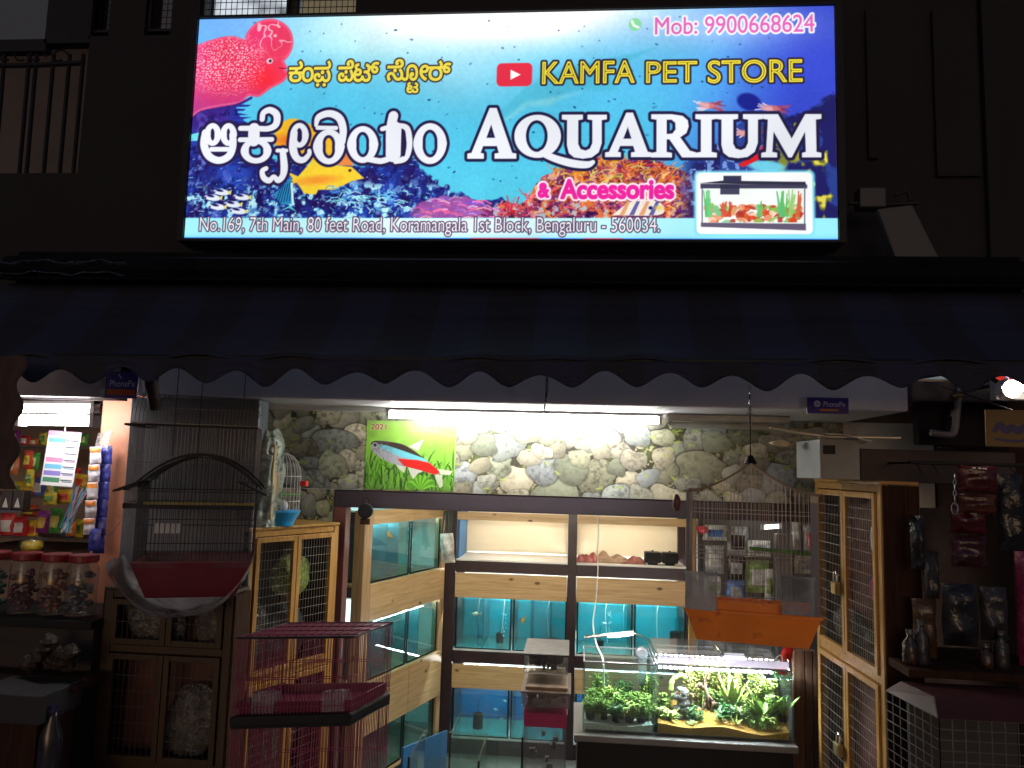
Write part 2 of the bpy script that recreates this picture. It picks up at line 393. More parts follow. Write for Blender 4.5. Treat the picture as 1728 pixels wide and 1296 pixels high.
def quad_map(W, H, TL, TR, BR, BL):
    """photo pixel -> artwork pixel (inverse bilinear by Newton steps)"""
    TL, TR, BR, BL = (np.array(p, float) for p in (TL, TR, BR, BL))
    def S(x, y):
        u = v = 0.5
        for _ in range(8):
            p = TL * (1 - u) * (1 - v) + TR * u * (1 - v) + BR * u * v + BL * (1 - u) * v
            du = (TR - TL) * (1 - v) + (BR - BL) * v; dv = (BL - TL) * (1 - u) + (BR - TR) * u
            J = np.array([[du[0], dv[0]], [du[1], dv[1]]]); e = np.linalg.solve(J, np.array([x, y]) - p)
            u += e[0]; v += e[1]
        return (u * W, v * H)
    return S

def catmull(pts, n=6):
    P = [np.array(p, float) for p in pts]; out = []
    for i in range(len(P) - 1):
        a, b, c, d = P[max(i - 1, 0)], P[i], P[i + 1], P[min(i + 2, len(P) - 1)]
        for j in range(n):
            t = j / n
            out.append(tuple(0.5 * (2 * b + (c - a) * t + (2 * a - 5 * b + 4 * c - d) * t * t + (3 * b - a - 3 * c + d) * t ** 3)))
    out.append(tuple(P[-1]))
    return out

def vstroke(A, pts, reach=14):
    """distance to a smooth stroke of varying half width; pts = (x, y, r)"""
    Q = catmull(pts); D = np.full((A.H, A.W), 99.0)
    for (x0, y0, r0), (x1, y1, r1) in zip(Q[:-1], Q[1:]):
        m = max(r0, r1) + reach
        a0 = int(max(0, min(x0, x1) - m)); a1 = int(min(A.W, max(x0, x1) + m + 1))
        b0 = int(max(0, min(y0, y1) - m)); b1 = int(min(A.H, max(y0, y1) + m + 1))
        if a1 <= a0 or b1 <= b0: continue
        X = A.X[b0:b1, a0:a1] - x0; Y = A.Y[b0:b1, a0:a1] - y0
        dx, dy = x1 - x0, y1 - y0; L = dx * dx + dy * dy + 1e-9
        t = np.clip((X * dx + Y * dy) / L, 0, 1)
        d = np.hypot(X - t * dx, Y - t * dy) - (r0 + (r1 - r0) * t)
        np.minimum(D[b0:b1, a0:a1], d, out=D[b0:b1, a0:a1])
    return D

def paint_shop_sign():
    W, H = 1104, 384
    A = Art(W, H); S = quad_map(W, H, (337, 33), (1407, 10), (1414, 406), (311, 403))
    X, Y = A.X, A.Y
    rs = np.random.RandomState(4)
    n1 = fbm_noise(H, W, 9, 1, 5); n2 = fbm_noise(H, W, 34, 2, 4); n3 = fbm_noise(H, W, 110, 3, 3)
    t = Y / H; s = X / W
    top = np.array([.40, .80, .95]); mid = np.array([.33, .78, .92]); low = np.array([.34, .80, .90])
    g = t[..., None]
    A.img = np.where(g < .5, top + (mid - top) * g * 2, mid + (low - mid) * (g - .5) * 2)
    # pale and deep water
    A.lay(.65 * np.exp(-((X - 40) / 120) ** 2 - ((Y - 10) / 70) ** 2), (.42, .60, 1.0))
    A.lay(.9 * np.exp(-((X - 330) / 180) ** 2 - ((Y - 45) / 50) ** 2), (.70, .97, 1.0))
    A.lay(1.5 * np.exp(-((X - 540) / 280) ** 2 - ((Y - 2) / 58) ** 2), (1.08, 1.08, 1.08))
    A.lay(.45 * np.exp(-((X - 480) / 110) ** 2 - ((Y - 100) / 55) ** 2), (.80, .95, 1.0))
    A.lay(.95 * sstep(800, 1080, X + 30 * (n1 - .5) + .25 * (Y - 40)) * (1 - .25 * sstep(0, 60, Y) * 0), (.23, .28, .82))
    A.lay(.75 * np.exp(-((X - 890) / 150) ** 2 - ((Y - 32) / 34) ** 2), (.72, .82, 1.0))
    A.lay(.5 * np.exp(-((X - 800) / 130) ** 2 - ((Y - 110) / 70) ** 2), (.35, .72, .95))
    # a shark's dim shape in the pale water
    def PP(pts): return [S(*p) for p in pts]
    shark = PP([(862, 190), (905, 150), (960, 120), (1010, 108), (1085, 92), (1122, 82), (1090, 100), (1064, 112), (1040, 120), (1062, 156), (1045, 157), (1005, 153), (985, 155), (960, 168), (948, 182), (915, 178), (880, 200), (862, 215)])
    A.fill(A.poly(shark), (.30, .72, .82), 3, .55)
    A.fill(A.poly(PP([(862, 210), (905, 175), (1000, 158), (960, 172), (945, 182), (910, 182), (880, 203)])), (.62, .90, .92), 4, .5)
    # specks drifting in the water
    for _ in range(190):
        x, y = rs.uniform(60, 1040), rs.uniform(8, 300)
        r = rs.uniform(.7, 1.9)
        A.fill(A.ell(x, y, r * rs.uniform(1, 1.8), r, rs.uniform(-.6, .6)), (.10, .25, .45), .6, rs.uniform(.35, .9))
    # dark reef on the left and along the bottom
    edge = np.interp(X[0], [0, 40, 75, 95, 110, 190, 300, 330, 390, 420, 450, 540, 700, 800, 1104],
                     [158, 150, 150, 185, 240, 255, 262, 258, 250, 270, 300, 318, 330, 330, 330]) + 26 * (n2[0] - .5)
    reef = sstep(-3, 3, Y - edge[None, :] - 16 * (n3 - .5)) * sstep(820, 700, X)
    A.lay(reef * .96, (.14, .16, .52))
    A.lay(reef * sstep(.5, .62, n2) * .8, (.17, .30, .74)); A.lay(reef * sstep(.40, .30, n2) * .8, (.16, .10, .36))
    fl = reef * sstep(285, 310, Y + 40 * (n1 - .5))
    A.lay(fl * sstep(.57, .66, n3) * .8, (.40, .80, .95)); A.lay(fl * sstep(.66, .72, n3) * .9, (.80, .97, 1.0))
    A.lay(reef * sstep(.60, .70, fbm_noise(H, W, 60, 12, 3)) * np.exp(-((X - 25) / 45) ** 2) * .8, (.45, .55, .95))
    A.lay(reef * sstep(110, 60, X) * sstep(235, 180, Y) * .6, (.30, .12, .50))
    A.fill(A.poly(PP([(310, 232), (340, 226), (350, 240), (312, 241)])), (.45, .90, .95))
    for k in range(7):
        y = 178 + k * 7
        A.fill(A.poly(PP([(395, y), (430 - (k % 3) * 9, y + 2), (425 - (k % 2) * 8, y + 5), (394, y + 6)])), (.15, .2, .6))
    # red coral groves on the right half of the bottom
    bed = np.interp(X[0], [380, 420, 500, 540, 590, 640, 700, 800, 830, 880, 900], [345, 320, 312, 330, 318, 270, 250, 252, 262, 285, 330]) + 18 * (n2[7] - .5)
    grove = sstep(-2, 3, Y - bed[None, :] - 14 * (n3 - .5)) * sstep(385, 430, X) * sstep(905, 870, X)
    n4 = fbm_noise(H, W, 150, 44, 3); n5 = fbm_noise(H, W, 60, 45, 3)
    A.lay(grove * .9, (.66, .24, .34)); A.lay(grove * sstep(.50, .62, n5) * .8, (.93, .50, .26)); A.lay(grove * sstep(.48, .36, n5) * .8, (.42, .16, .42)); A.lay(grove * sstep(.58, .70, n4) * .7, (1, .82, .62)); A.lay(grove * sstep(.42, .32, n4) * .6, (.35, .06, .16)); A.lay(reef * sstep(.60, .72, n4) * sstep(270, 300, Y) * .55, (.55, .80, .95)); A.lay(reef * sstep(.40, .30, n4) * .6, (.08, .07, .30))
    A.lay(grove * sstep(360, 420, X) * sstep(540, 500, X) * .9, (.62, .34, .66))
    cols = [(.98, .55, .18), (.99, .75, .30), (.86, .22, .22), (.95, .40, .55), (1, .88, .55), (.70, .15, .30), (.45, .2, .55)]
    for _ in range(760):
        x = rs.uniform(395, 890); y0 = np.interp(x, np.arange(W), bed) + rs.uniform(0, 85)
        if y0 > 352: continue
        z = (x - 395) / 495
        if x < 545: c = [(.97, .50, .75), (.80, .35, .70), (.60, .40, .85), (1, .75, .85)][rs.randint(4)]
        elif x < 610: c = [(.95, .30, .40), (1, .60, .65), (.85, .15, .30)][rs.randint(3)]
        elif y0 < 295: c = cols[rs.choice([0, 1, 4, 0, 1, 2])]
        else: c = cols[rs.randint(len(cols))]
        a = rs.uniform(-2.8, -.3) if x > 545 else rs.uniform(-.6, .3); L = rs.uniform(8, 26)
        A.fill(A.line([(x, y0), (x + L * .5 * math.cos(a), y0 + L * .5 * math.sin(a) * .7), (x + L * math.cos(a + .4), y0 + L * math.sin(a + .4) * .7)], rs.uniform(.6, 1.5)), tuple(v * rs.uniform(.75, 1.08) for v in c), .7, .8)
    # navy crag with yellow growth on the right
    e2 = np.interp(X[0], [830, 870, 905, 935, 985, 1030, 1060, 1104], [272, 250, 236, 200, 190, 180, 170, 150]) + 30 * (n2[20] - .5)
    crag = sstep(-3, 3, Y - e2[None, :] - 18 * (n3 - .5)) * sstep(840, 880, X)
    A.lay(crag * .95, (.14, .13, .38)); A.lay(crag * sstep(.52, .62, n2) * .7, (.20, .32, .66))
    A.lay(crag * sstep(.60, .68, n3) * sstep(1010, 960, X) * .8, (.55, .70, .95))
    A.lay(crag * sstep(.58, .66, fbm_noise(H, W, 50, 31, 3)) * sstep(970, 1010, X) * .95, (.55, .56, .20))
    A.lay(crag * sstep(.66, .70, fbm_noise(H, W, 50, 31, 3)) * sstep(1030, 1060, X), (.92, .86, .35))
    A.fill(A.ell(*S(1300, 283), 30, 9, .1), (.45, .82, .92), 2); A.fill(A.poly(PP([(1285, 262), (1296, 246), (1297, 268), (1262, 285), (1255, 280)])), (.88, .15, .18))
    A.fill(A.ell(*S(1272, 175), 20, 14, .3), (.12, .15, .55), 2)
    for (cx, cy) in ((1208, 181), (1310, 186), (1268, 228)):
        x0, y0 = S(cx, cy)
        for k in range(34):
            a = rs.uniform(-.9, .9) + (0 if k % 2 else math.pi * .04); L = rs.uniform(8, 30) * (1 if k % 3 else -1)
            A.fill(A.line([(x0, y0 + rs.uniform(-4, 4)), (x0 + L * math.cos(a), y0 + abs(L) * math.sin(a) * .55)], .9), [(.98, .88, .9), (.72, .3, .35), (.5, .2, .35)][k % 3], .6, .8)
        A.fill(A.ell(x0 - 4, y0, 15, 5.5, .1), (.85, .55, .55), 1.5, .7)
    for _ in range(420):     # flecks of growth over the reef on the left
        x, y = rs.uniform(5, 440), rs.uniform(240, 345); xi, yi = int(x), int(y)
        if reef[yi, xi] < .5: continue
        a = rs.uniform(0, 3.14); L = rs.uniform(3, 11); c = [(.25, .45, .85), (.55, .80, .95), (.30, .20, .55), (.12, .10, .35), (.70, .85, 1.0), (.40, .30, .70)][rs.randint(6)]
        a0, a1, b0, b1 = max(0, xi - 14), min(W, xi + 15), max(0, yi - 14), min(H, yi + 15); ux = A.X[b0:b1, a0:a1] - x; uy = A.Y[b0:b1, a0:a1] - y
        t_ = np.clip(ux * math.cos(a) + uy * math.sin(a) * .6, 0, L); m = (np.clip(1.3 - np.hypot(ux - t_ * math.cos(a), uy - t_ * math.sin(a) * .6), 0, 1) * .75)[..., None]
        A.img[b0:b1, a0:a1] = A.img[b0:b1, a0:a1] * (1 - m) + np.array(c) * m
    # red flowerhorn cichlid
    body = PP(catmull([(322, 82), (360, 68), (395, 62), (420, 70), (445, 90), (470, 100), (482, 96), (487, 103), (494, 116), (491, 120), (497, 125), (488, 140), (465, 152), (444, 166), (425, 165), (412, 177), (380, 182), (340, 190), (318, 200), (316, 140), (322, 82)], 4))
    db = A.poly(body, 8); dh = A.ell(*S(461, 74), 45, 43, .2); dh2 = A.ell(*S(446, 86), 30, 34)
    fish = np.minimum(db, np.minimum(dh, dh2))
    A.fill(fish, (.94, .25, .40), 1.2)
    inside = np.clip(-fish / 2, 0, 1)
    A.lay(inside * np.exp(-((X - S(440, 70)[0]) / 26) ** 2 - ((Y - S(440, 60)[1]) / 22) ** 2) * .5, (.98, .25, .55))
    A.lay(inside * sstep(S(380, 100)[0], S(320, 100)[0], X) * .75, (.86, .32, .58))
    A.lay(inside * sstep(S(400, 135)[1], S(400, 190)[1], Y) * .7, (.70, .22, .55))
    A.lay(inside * np.exp(-((X - S(455, 130)[0]) / 30) ** 2 - ((Y - S(455, 135)[1]) / 26) ** 2) * .85, (.98, .17, .22))
    nf = fbm_noise(H, W, 130, 77, 2); nf2 = fbm_noise(H, W, 70, 78, 2)
    sc = inside * np.exp(-((X - S(385, 110)[0]) / 62) ** 2 - ((Y - S(385, 108)[1]) / 46) ** 2)
    fx0, fy0 = S(318, 62); fx1, fy1 = S(450, 170)
    for gy_ in np.arange(fy0, fy1, 4.2):
        for gx_ in np.arange(fx0, fx1, 4.6):
            x, y = gx_ + rs.uniform(-1.8, 1.8), gy_ + rs.uniform(-1.8, 1.8); xi, yi = int(min(max(x, 0), W - 1)), int(min(max(y, 0), H - 1))
            w_ = sc[yi, xi]
            if w_ > .18:
                a0, a1, b0, b1 = max(0, xi - 4), min(W, xi + 5), max(0, yi - 4), min(H, yi + 5); r = rs.uniform(.9, 1.7)
                m = np.clip(r - np.hypot(A.X[b0:b1, a0:a1] - x, (A.Y[b0:b1, a0:a1] - y) * 1.3) + .5, 0, 1)[..., None] * min(1, w_ * 1.5)
                A.img[b0:b1, a0:a1] = A.img[b0:b1, a0:a1] * (1 - m) + np.array([1.0, .80, .88]) * m
    A.lay(sc * sstep(.45, .34, nf) * .4, (.80, .12, .25))
    hd = inside * (dh < -2) * sstep(S(450, 112)[1], S(450, 60)[1], Y)
    A.lay(hd * sstep(.055, .02, np.abs(nf2 - .5)) * .8, (1.0, .82, .88))
    A.fill(np.abs(fish + 2.5) - 1.2, (1.0, .55, .68), 1.5, .5)
    ex, ey = S(463, 105)
    A.fill(A.ell(ex, ey, 6, 5), (.95, .75, .80)); A.fill(A.ell(ex + 1, ey, 2.6, 2.6), (.15, .1, .25))
    A.fill(A.line(PP([(492, 118), (480, 117)]), .9), (.6, .05, .2)); A.fill(A.line(PP(catmull([(350, 190), (380, 187), (410, 178), (430, 168)])), 2.2), (.22, .15, .5), 1.2)
    # yellow tangs
    A.fill(A.poly(PP(catmull([(470, 232), (485, 210), (508, 203), (540, 215), (580, 232), (600, 262), (560, 275), (500, 268), (475, 250), (470, 232)], 4))), (.96, .74, .18), 1.2)
    A.fill(A.ell(*S(500, 240), 26, 9, .05), (.92, .40, .15), 6, .8)
    A.fill(A.poly(PP([(568, 278), (600, 262), (612, 282), (590, 282)])), (.92, .55, .28))
    A.fill(A.poly(PP([(495, 292), (514, 300), (540, 272), (585, 282), (608, 284), (630, 303), (607, 308), (580, 322), (550, 322), (545, 330), (525, 328), (512, 310), (490, 316), (505, 304)])), (.98, .83, .22), 1)
    A.fill(A.ell(*S(548, 306), 34, 7, -.08), (.95, .55, .20), 4, .8)
    ex, ey = S(605, 290); A.fill(A.ell(ex, ey, 3, 2.5), (.35, .2, .1))
    # teal angelfish, white fishes, anemone
    A.fill(A.poly(PP([(470, 330), (492, 312), (502, 300), (506, 345), (486, 347)])), (.18, .55, .75), 1)
    for k in range(6):
        A.fill(A.line(PP([(474 + k * 5, 345 - k), (484 + k * 4, 318 - k * 2)]), .7), (.05, .15, .35))
    A.fill(A.line(PP([(503, 312), (505, 345)]), 2), (.8, .95, .95)); A.fill(A.poly(PP([(480, 358), (500, 348), (512, 358), (498, 352)])), (.35, .80, .85))
    for fx, fy in ((378, 326), (362, 335), (414, 334), (398, 346), (370, 350), (408, 357)):
        x0, y0 = S(fx, fy)
        A.fill(A.ell(x0, y0, 15, 5.2, .12), (.93, .95, 1)); A.fill(A.ell(x0 - 4, y0 - 3, 7, 2.2, .2), (.12, .12, .4)); A.fill(A.poly([(x0 + 11, y0), (x0 + 18, y0 - 4), (x0 + 17, y0 + 5)]), (.9, .88, .45)); A.fill(A.ell(x0 - 13, y0, 2, 1.6), (.2, .2, .5))
    for k in range(60):
        x0, y0 = S(rs.uniform(560, 700), rs.uniform(318, 352)); a = rs.uniform(-1.2, .9)
        A.fill(A.line([(x0, y0), (x0 + 9 * math.cos(a), y0 + 7 * math.sin(a)), (x0 + 17 * math.cos(a + .5), y0 + 10 * math.sin(a + .5))], .8), [(.55, .93, .95), (.25, .6, .9), (.8, 1, 1)][k % 3], .6, .85)
    # striped fish at the bottom
    A.fill(A.poly(PP(catmull([(1050, 364), (1075, 345), (1100, 338), (1125, 342), (1135, 352), (1125, 364), (1050, 364)], 4))), (.97, .93, .88))
    for k in range(4):
        x0 = 1062 + k * 16
        A.fill(A.poly(PP([(x0, 364), (x0 + 12, 341), (x0 + 18, 341), (x0 + 8, 364)])), [(.92, .6, .4), (.3, .3, .6)][k % 2], .8, .85)
    ex, ey = S(1113, 352); A.fill(A.ell(ex, ey, 3.5, 3), (.1, .15, .5)); A.fill(A.ell(*S(1127, 352), 8, 4), (.95, .8, .35), 2, .7)
    # address band
    A.img = np.clip(A.img * (1 + (fbm_noise(H, W, 260, 91, 2) - .5)[..., None] * .07 + (fbm_noise(H, W, 24, 92, 3) - .5)[..., None] * .05), 0, 1.15)
    yb = 348
    A.lay(sstep(yb - 1, yb + 1, Y), (.62, .96, 1.0))
    A.lay(sstep(yb, yb + 2, Y) * np.exp(-((X - 470) / 330) ** 2) * .9, (.93, 1, 1)); A.lay(sstep(yb + 22, H, Y) * .5, (.45, .85, 1.0))
    A.lay(sstep(380, 381.5, Y), (.20, .45, .85)); A.lay(sstep(380, 381.5, Y) * (sstep(500, 505, X) * sstep(620, 615, X) + sstep(690, 695, X) * sstep(760, 755, X)) * .9, (.85, .2, .3))
    d = A.text("No.169, 7th Main, 80 feet Road, Koramangala 1st Block, Bengaluru - 560034.", S(340, 368)[0], S(340, 367)[1], S(1128, 370)[0], S(1128, 399)[1], 6)
    A.fill(d - 1.9, (.30, .22, .36), .8); A.fill(d + .1, (1, .98, 1), .7)
    # little picture of a fish tank in a white rounded frame
    x0, y0 = S(1184, 291); x1, y1 = S(1378, 398)
    A.fill(A.rrect(x0, y0, x1, y1, 9), (.55, .92, .98), 2.5); A.fill(A.rrect(x0 + 4, y0 + 3, x1 - 4, y1 - 3, 7), (1, 1, 1))
    T = lambda px, py: S(px, py)
    P4 = lambda a, b, c, d_: [T(*a), T(*b), T(*c), T(*d_)]
    A.fill(A.poly(P4((1197, 318), (1362, 318), (1362, 384), (1197, 384))), (.96, .99, .97))
    tank = A.poly(P4((1199, 320), (1361, 320), (1361, 376), (1199, 376)))
    for k in range(120):
        px, py = rs.uniform(1205, 1356), rs.uniform(348, 376)
        A.lay(np.clip(.5 - A.ell(*T(px, py), rs.uniform(3, 9), rs.uniform(2, 6), rs.uniform(-.5, .5)), 0, 1) * (tank < 0) * .85, [(.85, .30, .15), (.95, .60, .45), (.50, .78, .55), (.98, .85, .75), (.70, .22, .18), (.55, .75, .35)][rs.randint(6)])
    for px, c in ((1204, (.35, .75, .45)), (1209, (.45, .8, .5)), (1232, (.85, .35, .25)), (1240, (.8, .3, .2)), (1322, (.35, .75, .5)), (1330, (.4, .75, .4)), (1340, (.6, .8, .45)), (1350, (.85, .4, .25)), (1288, (.4, .75, .4))):
        h = 40 if px < 1215 or px > 1310 else 22
        for k in range(7):
            A.fill(A.line(PP([(px + rs.uniform(-4, 4), 366), (px + rs.uniform(-6, 6), 366 - h * rs.uniform(.6, 1.1))]), 1.1), c, .6, .85)
    A.fill(A.poly(P4((1194, 311), (1230, 307), (1362, 309), (1364, 316))), (.20, .20, .28)); A.fill(A.poly(P4((1194, 312), (1365, 314), (1365, 320), (1194, 320))), (.27, .26, .36))
    A.fill(A.poly(P4((1231, 299), (1260, 299), (1260, 309), (1231, 309))), (.22, .22, .33)); A.fill(A.poly(P4((1226, 314), (1257, 314), (1257, 330), (1226, 330))), (.2, .2, .3), .7, .9)
    A.fill(A.poly(P4((1195, 376), (1363, 378), (1363, 389), (1195, 383))), (.40, .36, .46)); A.fill(A.line(PP([(1197, 320), (1197, 378)]), 1), (.4, .4, .5)); A.fill(A.line(PP([(1361, 318), (1361, 380)]), 1), (.4, .4, .5))
    # phone line
    wx, wy = S(1087, 42); A.fill(A.ell(wx, wy, 11, 11), (.55, .88, .62), 1.5, .9)
    A.fill(A.line(PP([(1082, 37), (1085, 44), (1092, 47)]), 2.2), (.97, 1, .97), .8)
    d = A.text("Mob: 9900668624", *S(1120, 30), S(1376, 55)[0], S(1376, 55)[1], 8)
    A.fill(d - 3.2, (1.0, 1.0, 1.0), 1.0); A.fill(d - .35, (.90, .42, .74), .7)
    # red play badge
    x0, y0 = S(857, 109); x1, y1 = S(916, 148)
    A.fill(A.rrect(x0, y0, x1, y1, 9), (.91, .20, .29), .9); A.fill(A.poly(PP([(880, 120), (880, 137), (897, 128.5)])), (1, 1, 1))
    # yellow shop name, Latin and Kannada
    d = A.text("KAMFA", *S(934, 107), *S(1086, 142)); d = np.minimum(d, A.text("PET", *S(1106, 107), *S(1188, 141))); d = np.minimum(d, A.text("STORE", *S(1206, 105), *S(1357, 141)))
    d = d - .6
    A.fill(d - 3.4, (.20, .16, .24), .8); A.fill(d, (.97, .90, .24), .6); A.fill(d + 2.5, (.25, .18, .16), .55, .9)
    f = lambda x, y: S(480 + x / 5.574, 90 + y / 5.574)
    d = np.full((H, W), 99.0)
    for g_, a, b, c, e in (("ಕ", 105, 88, 222, 282), ("ಂ", 230, 145, 332, 282), ("ಪ", 350, 85, 498, 282), ("ಪೆ", 588, 78, 722, 278), ("ಟ್", 735, 98, 968, 278),
                           ("ಸೆ", 1062, 70, 1205, 268), ("\u0cc2", 1190, 120, 1345, 268), ("\u0cd5", 1372, 124, 1448, 268), ("ರ್", 1460, 84, 1660, 268), ("ಟ", 1247, 290, 1350, 385)):
        d = np.minimum(d, A.text(g_, *f(a, b), *f(c, e)))
    for q in (378, 442): d = np.minimum(d, A.ell(*f(q, 311), 2.3, 2.3))
    A.fill(d - 3.6, (.27, .19, .20), .9); A.fill(d - .9, (.97, .90, .33), .6)
    # big white Kannada word drawn stroke by stroke
    z = lambda x, y, r: (*S(325 + x / 3.757, 170 + y / 3.757), r / 3.757 * 1.01)
    def ring(cx, cy, rx, ry, r, rt=None, n=18):
        rt = rt or r * .72
        return [(cx + rx * math.cos(k * 2 * math.pi / n), cy + ry * math.sin(k * 2 * math.pi / n), r + (rt - r) * abs(math.sin(k * 2 * math.pi / n))) for k in range(n + 1)]
    strokes = [ring(137, 225, 36, 55, 23, 17), ring(244, 225, 34, 55, 23, 17),
               [(88, 215, 24), (80, 290, 26), (112, 360, 24), (180, 388, 22), (248, 360, 24), (274, 295, 24), (272, 225, 22)], [(128, 318, 15), (238, 318, 15)],
               [(470, 128, 17), (478, 88, 18), (522, 70, 20), (566, 100, 23), (562, 160, 22), (510, 188, 18), (420, 186, 17), (325, 186, 16)],
               [(322, 258, 15), (535, 256, 15)], [(415, 190, 38), (415, 262, 38)], ring(430, 328, 76, 62, 27, 17),
               [(572, 326, 12), (632, 326, 12)], [(608, 330, 20), (618, 430, 24), (608, 485, 20), (578, 512, 18), (548, 490, 14), (518, 514, 18), (482, 496, 18), (472, 455, 16), (498, 438, 14)],
               ring(718, 230, 40, 62, 22, 16), [(682, 215, 24), (676, 310, 26), (700, 372, 22), (745, 385, 19), (782, 350, 15), (784, 328, 13)],
               ring(913, 302, 72, 92, 32, 18), [(828, 165, 12), (845, 115, 20), (915, 92, 22), (980, 120, 24), (1006, 190, 24), (1000, 270, 22)], [(838, 182, 13), (960, 184, 13)],
               ring(1135, 288, 72, 98, 30, 18), [(1334, 108, 31), (1322, 160, 30)], [(1336, 190, 50), (1334, 350, 48)], [(1175, 380, 18), (1250, 392, 18), (1300, 380, 18)],
               [(1375, 168, 15), (1425, 190, 18), (1438, 290, 20), (1412, 372, 20), (1350, 394, 16)], [(1262, 190, 14), (1330, 172, 16)], ring(1572, 282, 78, 108, 30, 20)]
    d = np.full((H, W), 99.0)
    for st in strokes: d = np.minimum(d, vstroke(A, [z(*p) for p in st]))
    for st in ([(1264, 225, 13), (1264, 300, 15), (1260, 358, 11)], [(1402, 212, 12), (1406, 290, 15), (1400, 352, 12)]): d = np.maximum(d, -vstroke(A, [z(*p) for p in st]))
    d = d - .1
    A.fill(d - 5.2, (.17, .13, .30), .9); A.fill(d, (.93, .94, .97), .7)
    # big white serif capitals
    w = lambda x, y: S(800 + x / 2.88, 170 + y / 2.88)
    aA = [(130, 45), (162, 45), (238, 262), (258, 266), (258, 288), (155, 288), (155, 266), (176, 262), (166, 227), (97, 227), (84, 262), (100, 266), (100, 288), (22, 288), (22, 266), (42, 262)]
    hA = [(137, 120), (158, 190), (112, 190)]
    m = lambda P, x0, x1, y0, y1, X0, X1, Y0, Y1: [(X0 + (x - x0) * (X1 - X0) / (x1 - x0), Y0 + (y - y0) * (Y1 - Y0) / (y1 - y0)) for x, y in P]
    U = [(480, 78), (578, 78), (578, 98), (556, 102), (556, 220), (568, 244), (592, 252), (614, 242), (626, 215), (626, 102), (603, 98), (603, 78), (692, 78), (692, 98), (668, 102), (668, 215), (654, 258), (622, 282), (580, 288), (538, 282), (514, 262), (505, 225), (505, 102), (480, 98)]
    R = [(905, 76), (1000, 76), (1050, 84), (1074, 105), (1078, 135), (1068, 165), (1038, 186), (1084, 252), (1118, 262), (1118, 282), (1050, 282), (990, 195), (975, 195), (975, 258), (1000, 263), (1000, 282), (905, 282), (905, 263), (930, 258), (930, 100), (905, 96)]
    hR = [(975, 100), (1000, 100), (1018, 115), (1020, 148), (1004, 170), (975, 172)]
    I = [(1112, 76), (1210, 76), (1210, 96), (1185, 100), (1185, 258), (1210, 263), (1210, 282), (1112, 282), (1112, 263), (1138, 258), (1138, 100), (1112, 96)]
    M = [(1425, 76), (1492, 76), (1556, 195), (1618, 76), (1690, 76), (1690, 96), (1665, 100), (1668, 258), (1690, 263), (1690, 282), (1605, 282), (1605, 263), (1622, 258), (1618, 155), (1556, 282), (1542, 282), (1472, 155), (1466, 258), (1488, 263), (1488, 282), (1418, 282), (1418, 263), (1440, 258), (1448, 100), (1425, 96)]
    d = np.full((H, W), 99.0)
    E = lambda P: [w(*p) for p in P]
    loops = lambda Ps: A.segs([(*p[i], *p[(i + 1) % len(p)]) for p in Ps for i in range(len(p))], 12)
    rev = lambda P: P[::-1]
    def letter(o, holes=()):
        dd = A.poly(E(o), 12)
        for h in holes: dd = np.maximum(dd, -A.poly(E(h), 12))
        return dd
    d = np.minimum(d, letter(aA, [hA]))
    d = np.minimum(d, letter(m(aA, 22, 258, 45, 288, 687, 905, 68, 280), [m(hA, 22, 258, 45, 288, 687, 905, 68, 280)]))
    q = [(362 + 111 * math.cos(k * math.pi / 20), 181 + 103 * math.sin(k * math.pi / 20)) for k in range(40)]; hq = [(358 + 54 * math.cos(k * math.pi / 20), 180 + 78 * math.sin(k * math.pi / 20)) for k in range(40)]
    d = np.minimum(d, letter(q, [hq]))
    d = np.minimum(d, vstroke(A, [(*w(385, 262), 5), (*w(450, 290), 5.5), (*w(530, 312), 6), (*w(600, 318), 5.2), (*w(628, 306), 3)]))
    d = np.minimum(d, letter(U)); d = np.minimum(d, letter(m(U, 480, 692, 78, 288, 1208, 1424, 76, 286))); d = np.minimum(d, letter(R, [hR])); d = np.minimum(d, letter(I)); d = np.minimum(d, letter(M))
    d = d - .5
    A.fill(d - 5.2, (.15, .13, .28), .9); A.fill(d, (.93, .94, .97), .7)
    # pink line
    d = np.minimum(A.text("&", *S(928, 312), *S(944, 334)), A.text("Accessories", *S(966, 306), *S(1150, 336))) - 2.0
    A.fill(d - 3.0, (1, .93, .97), .9); A.fill(d, (.93, .16, .62), .7)
    return A.img
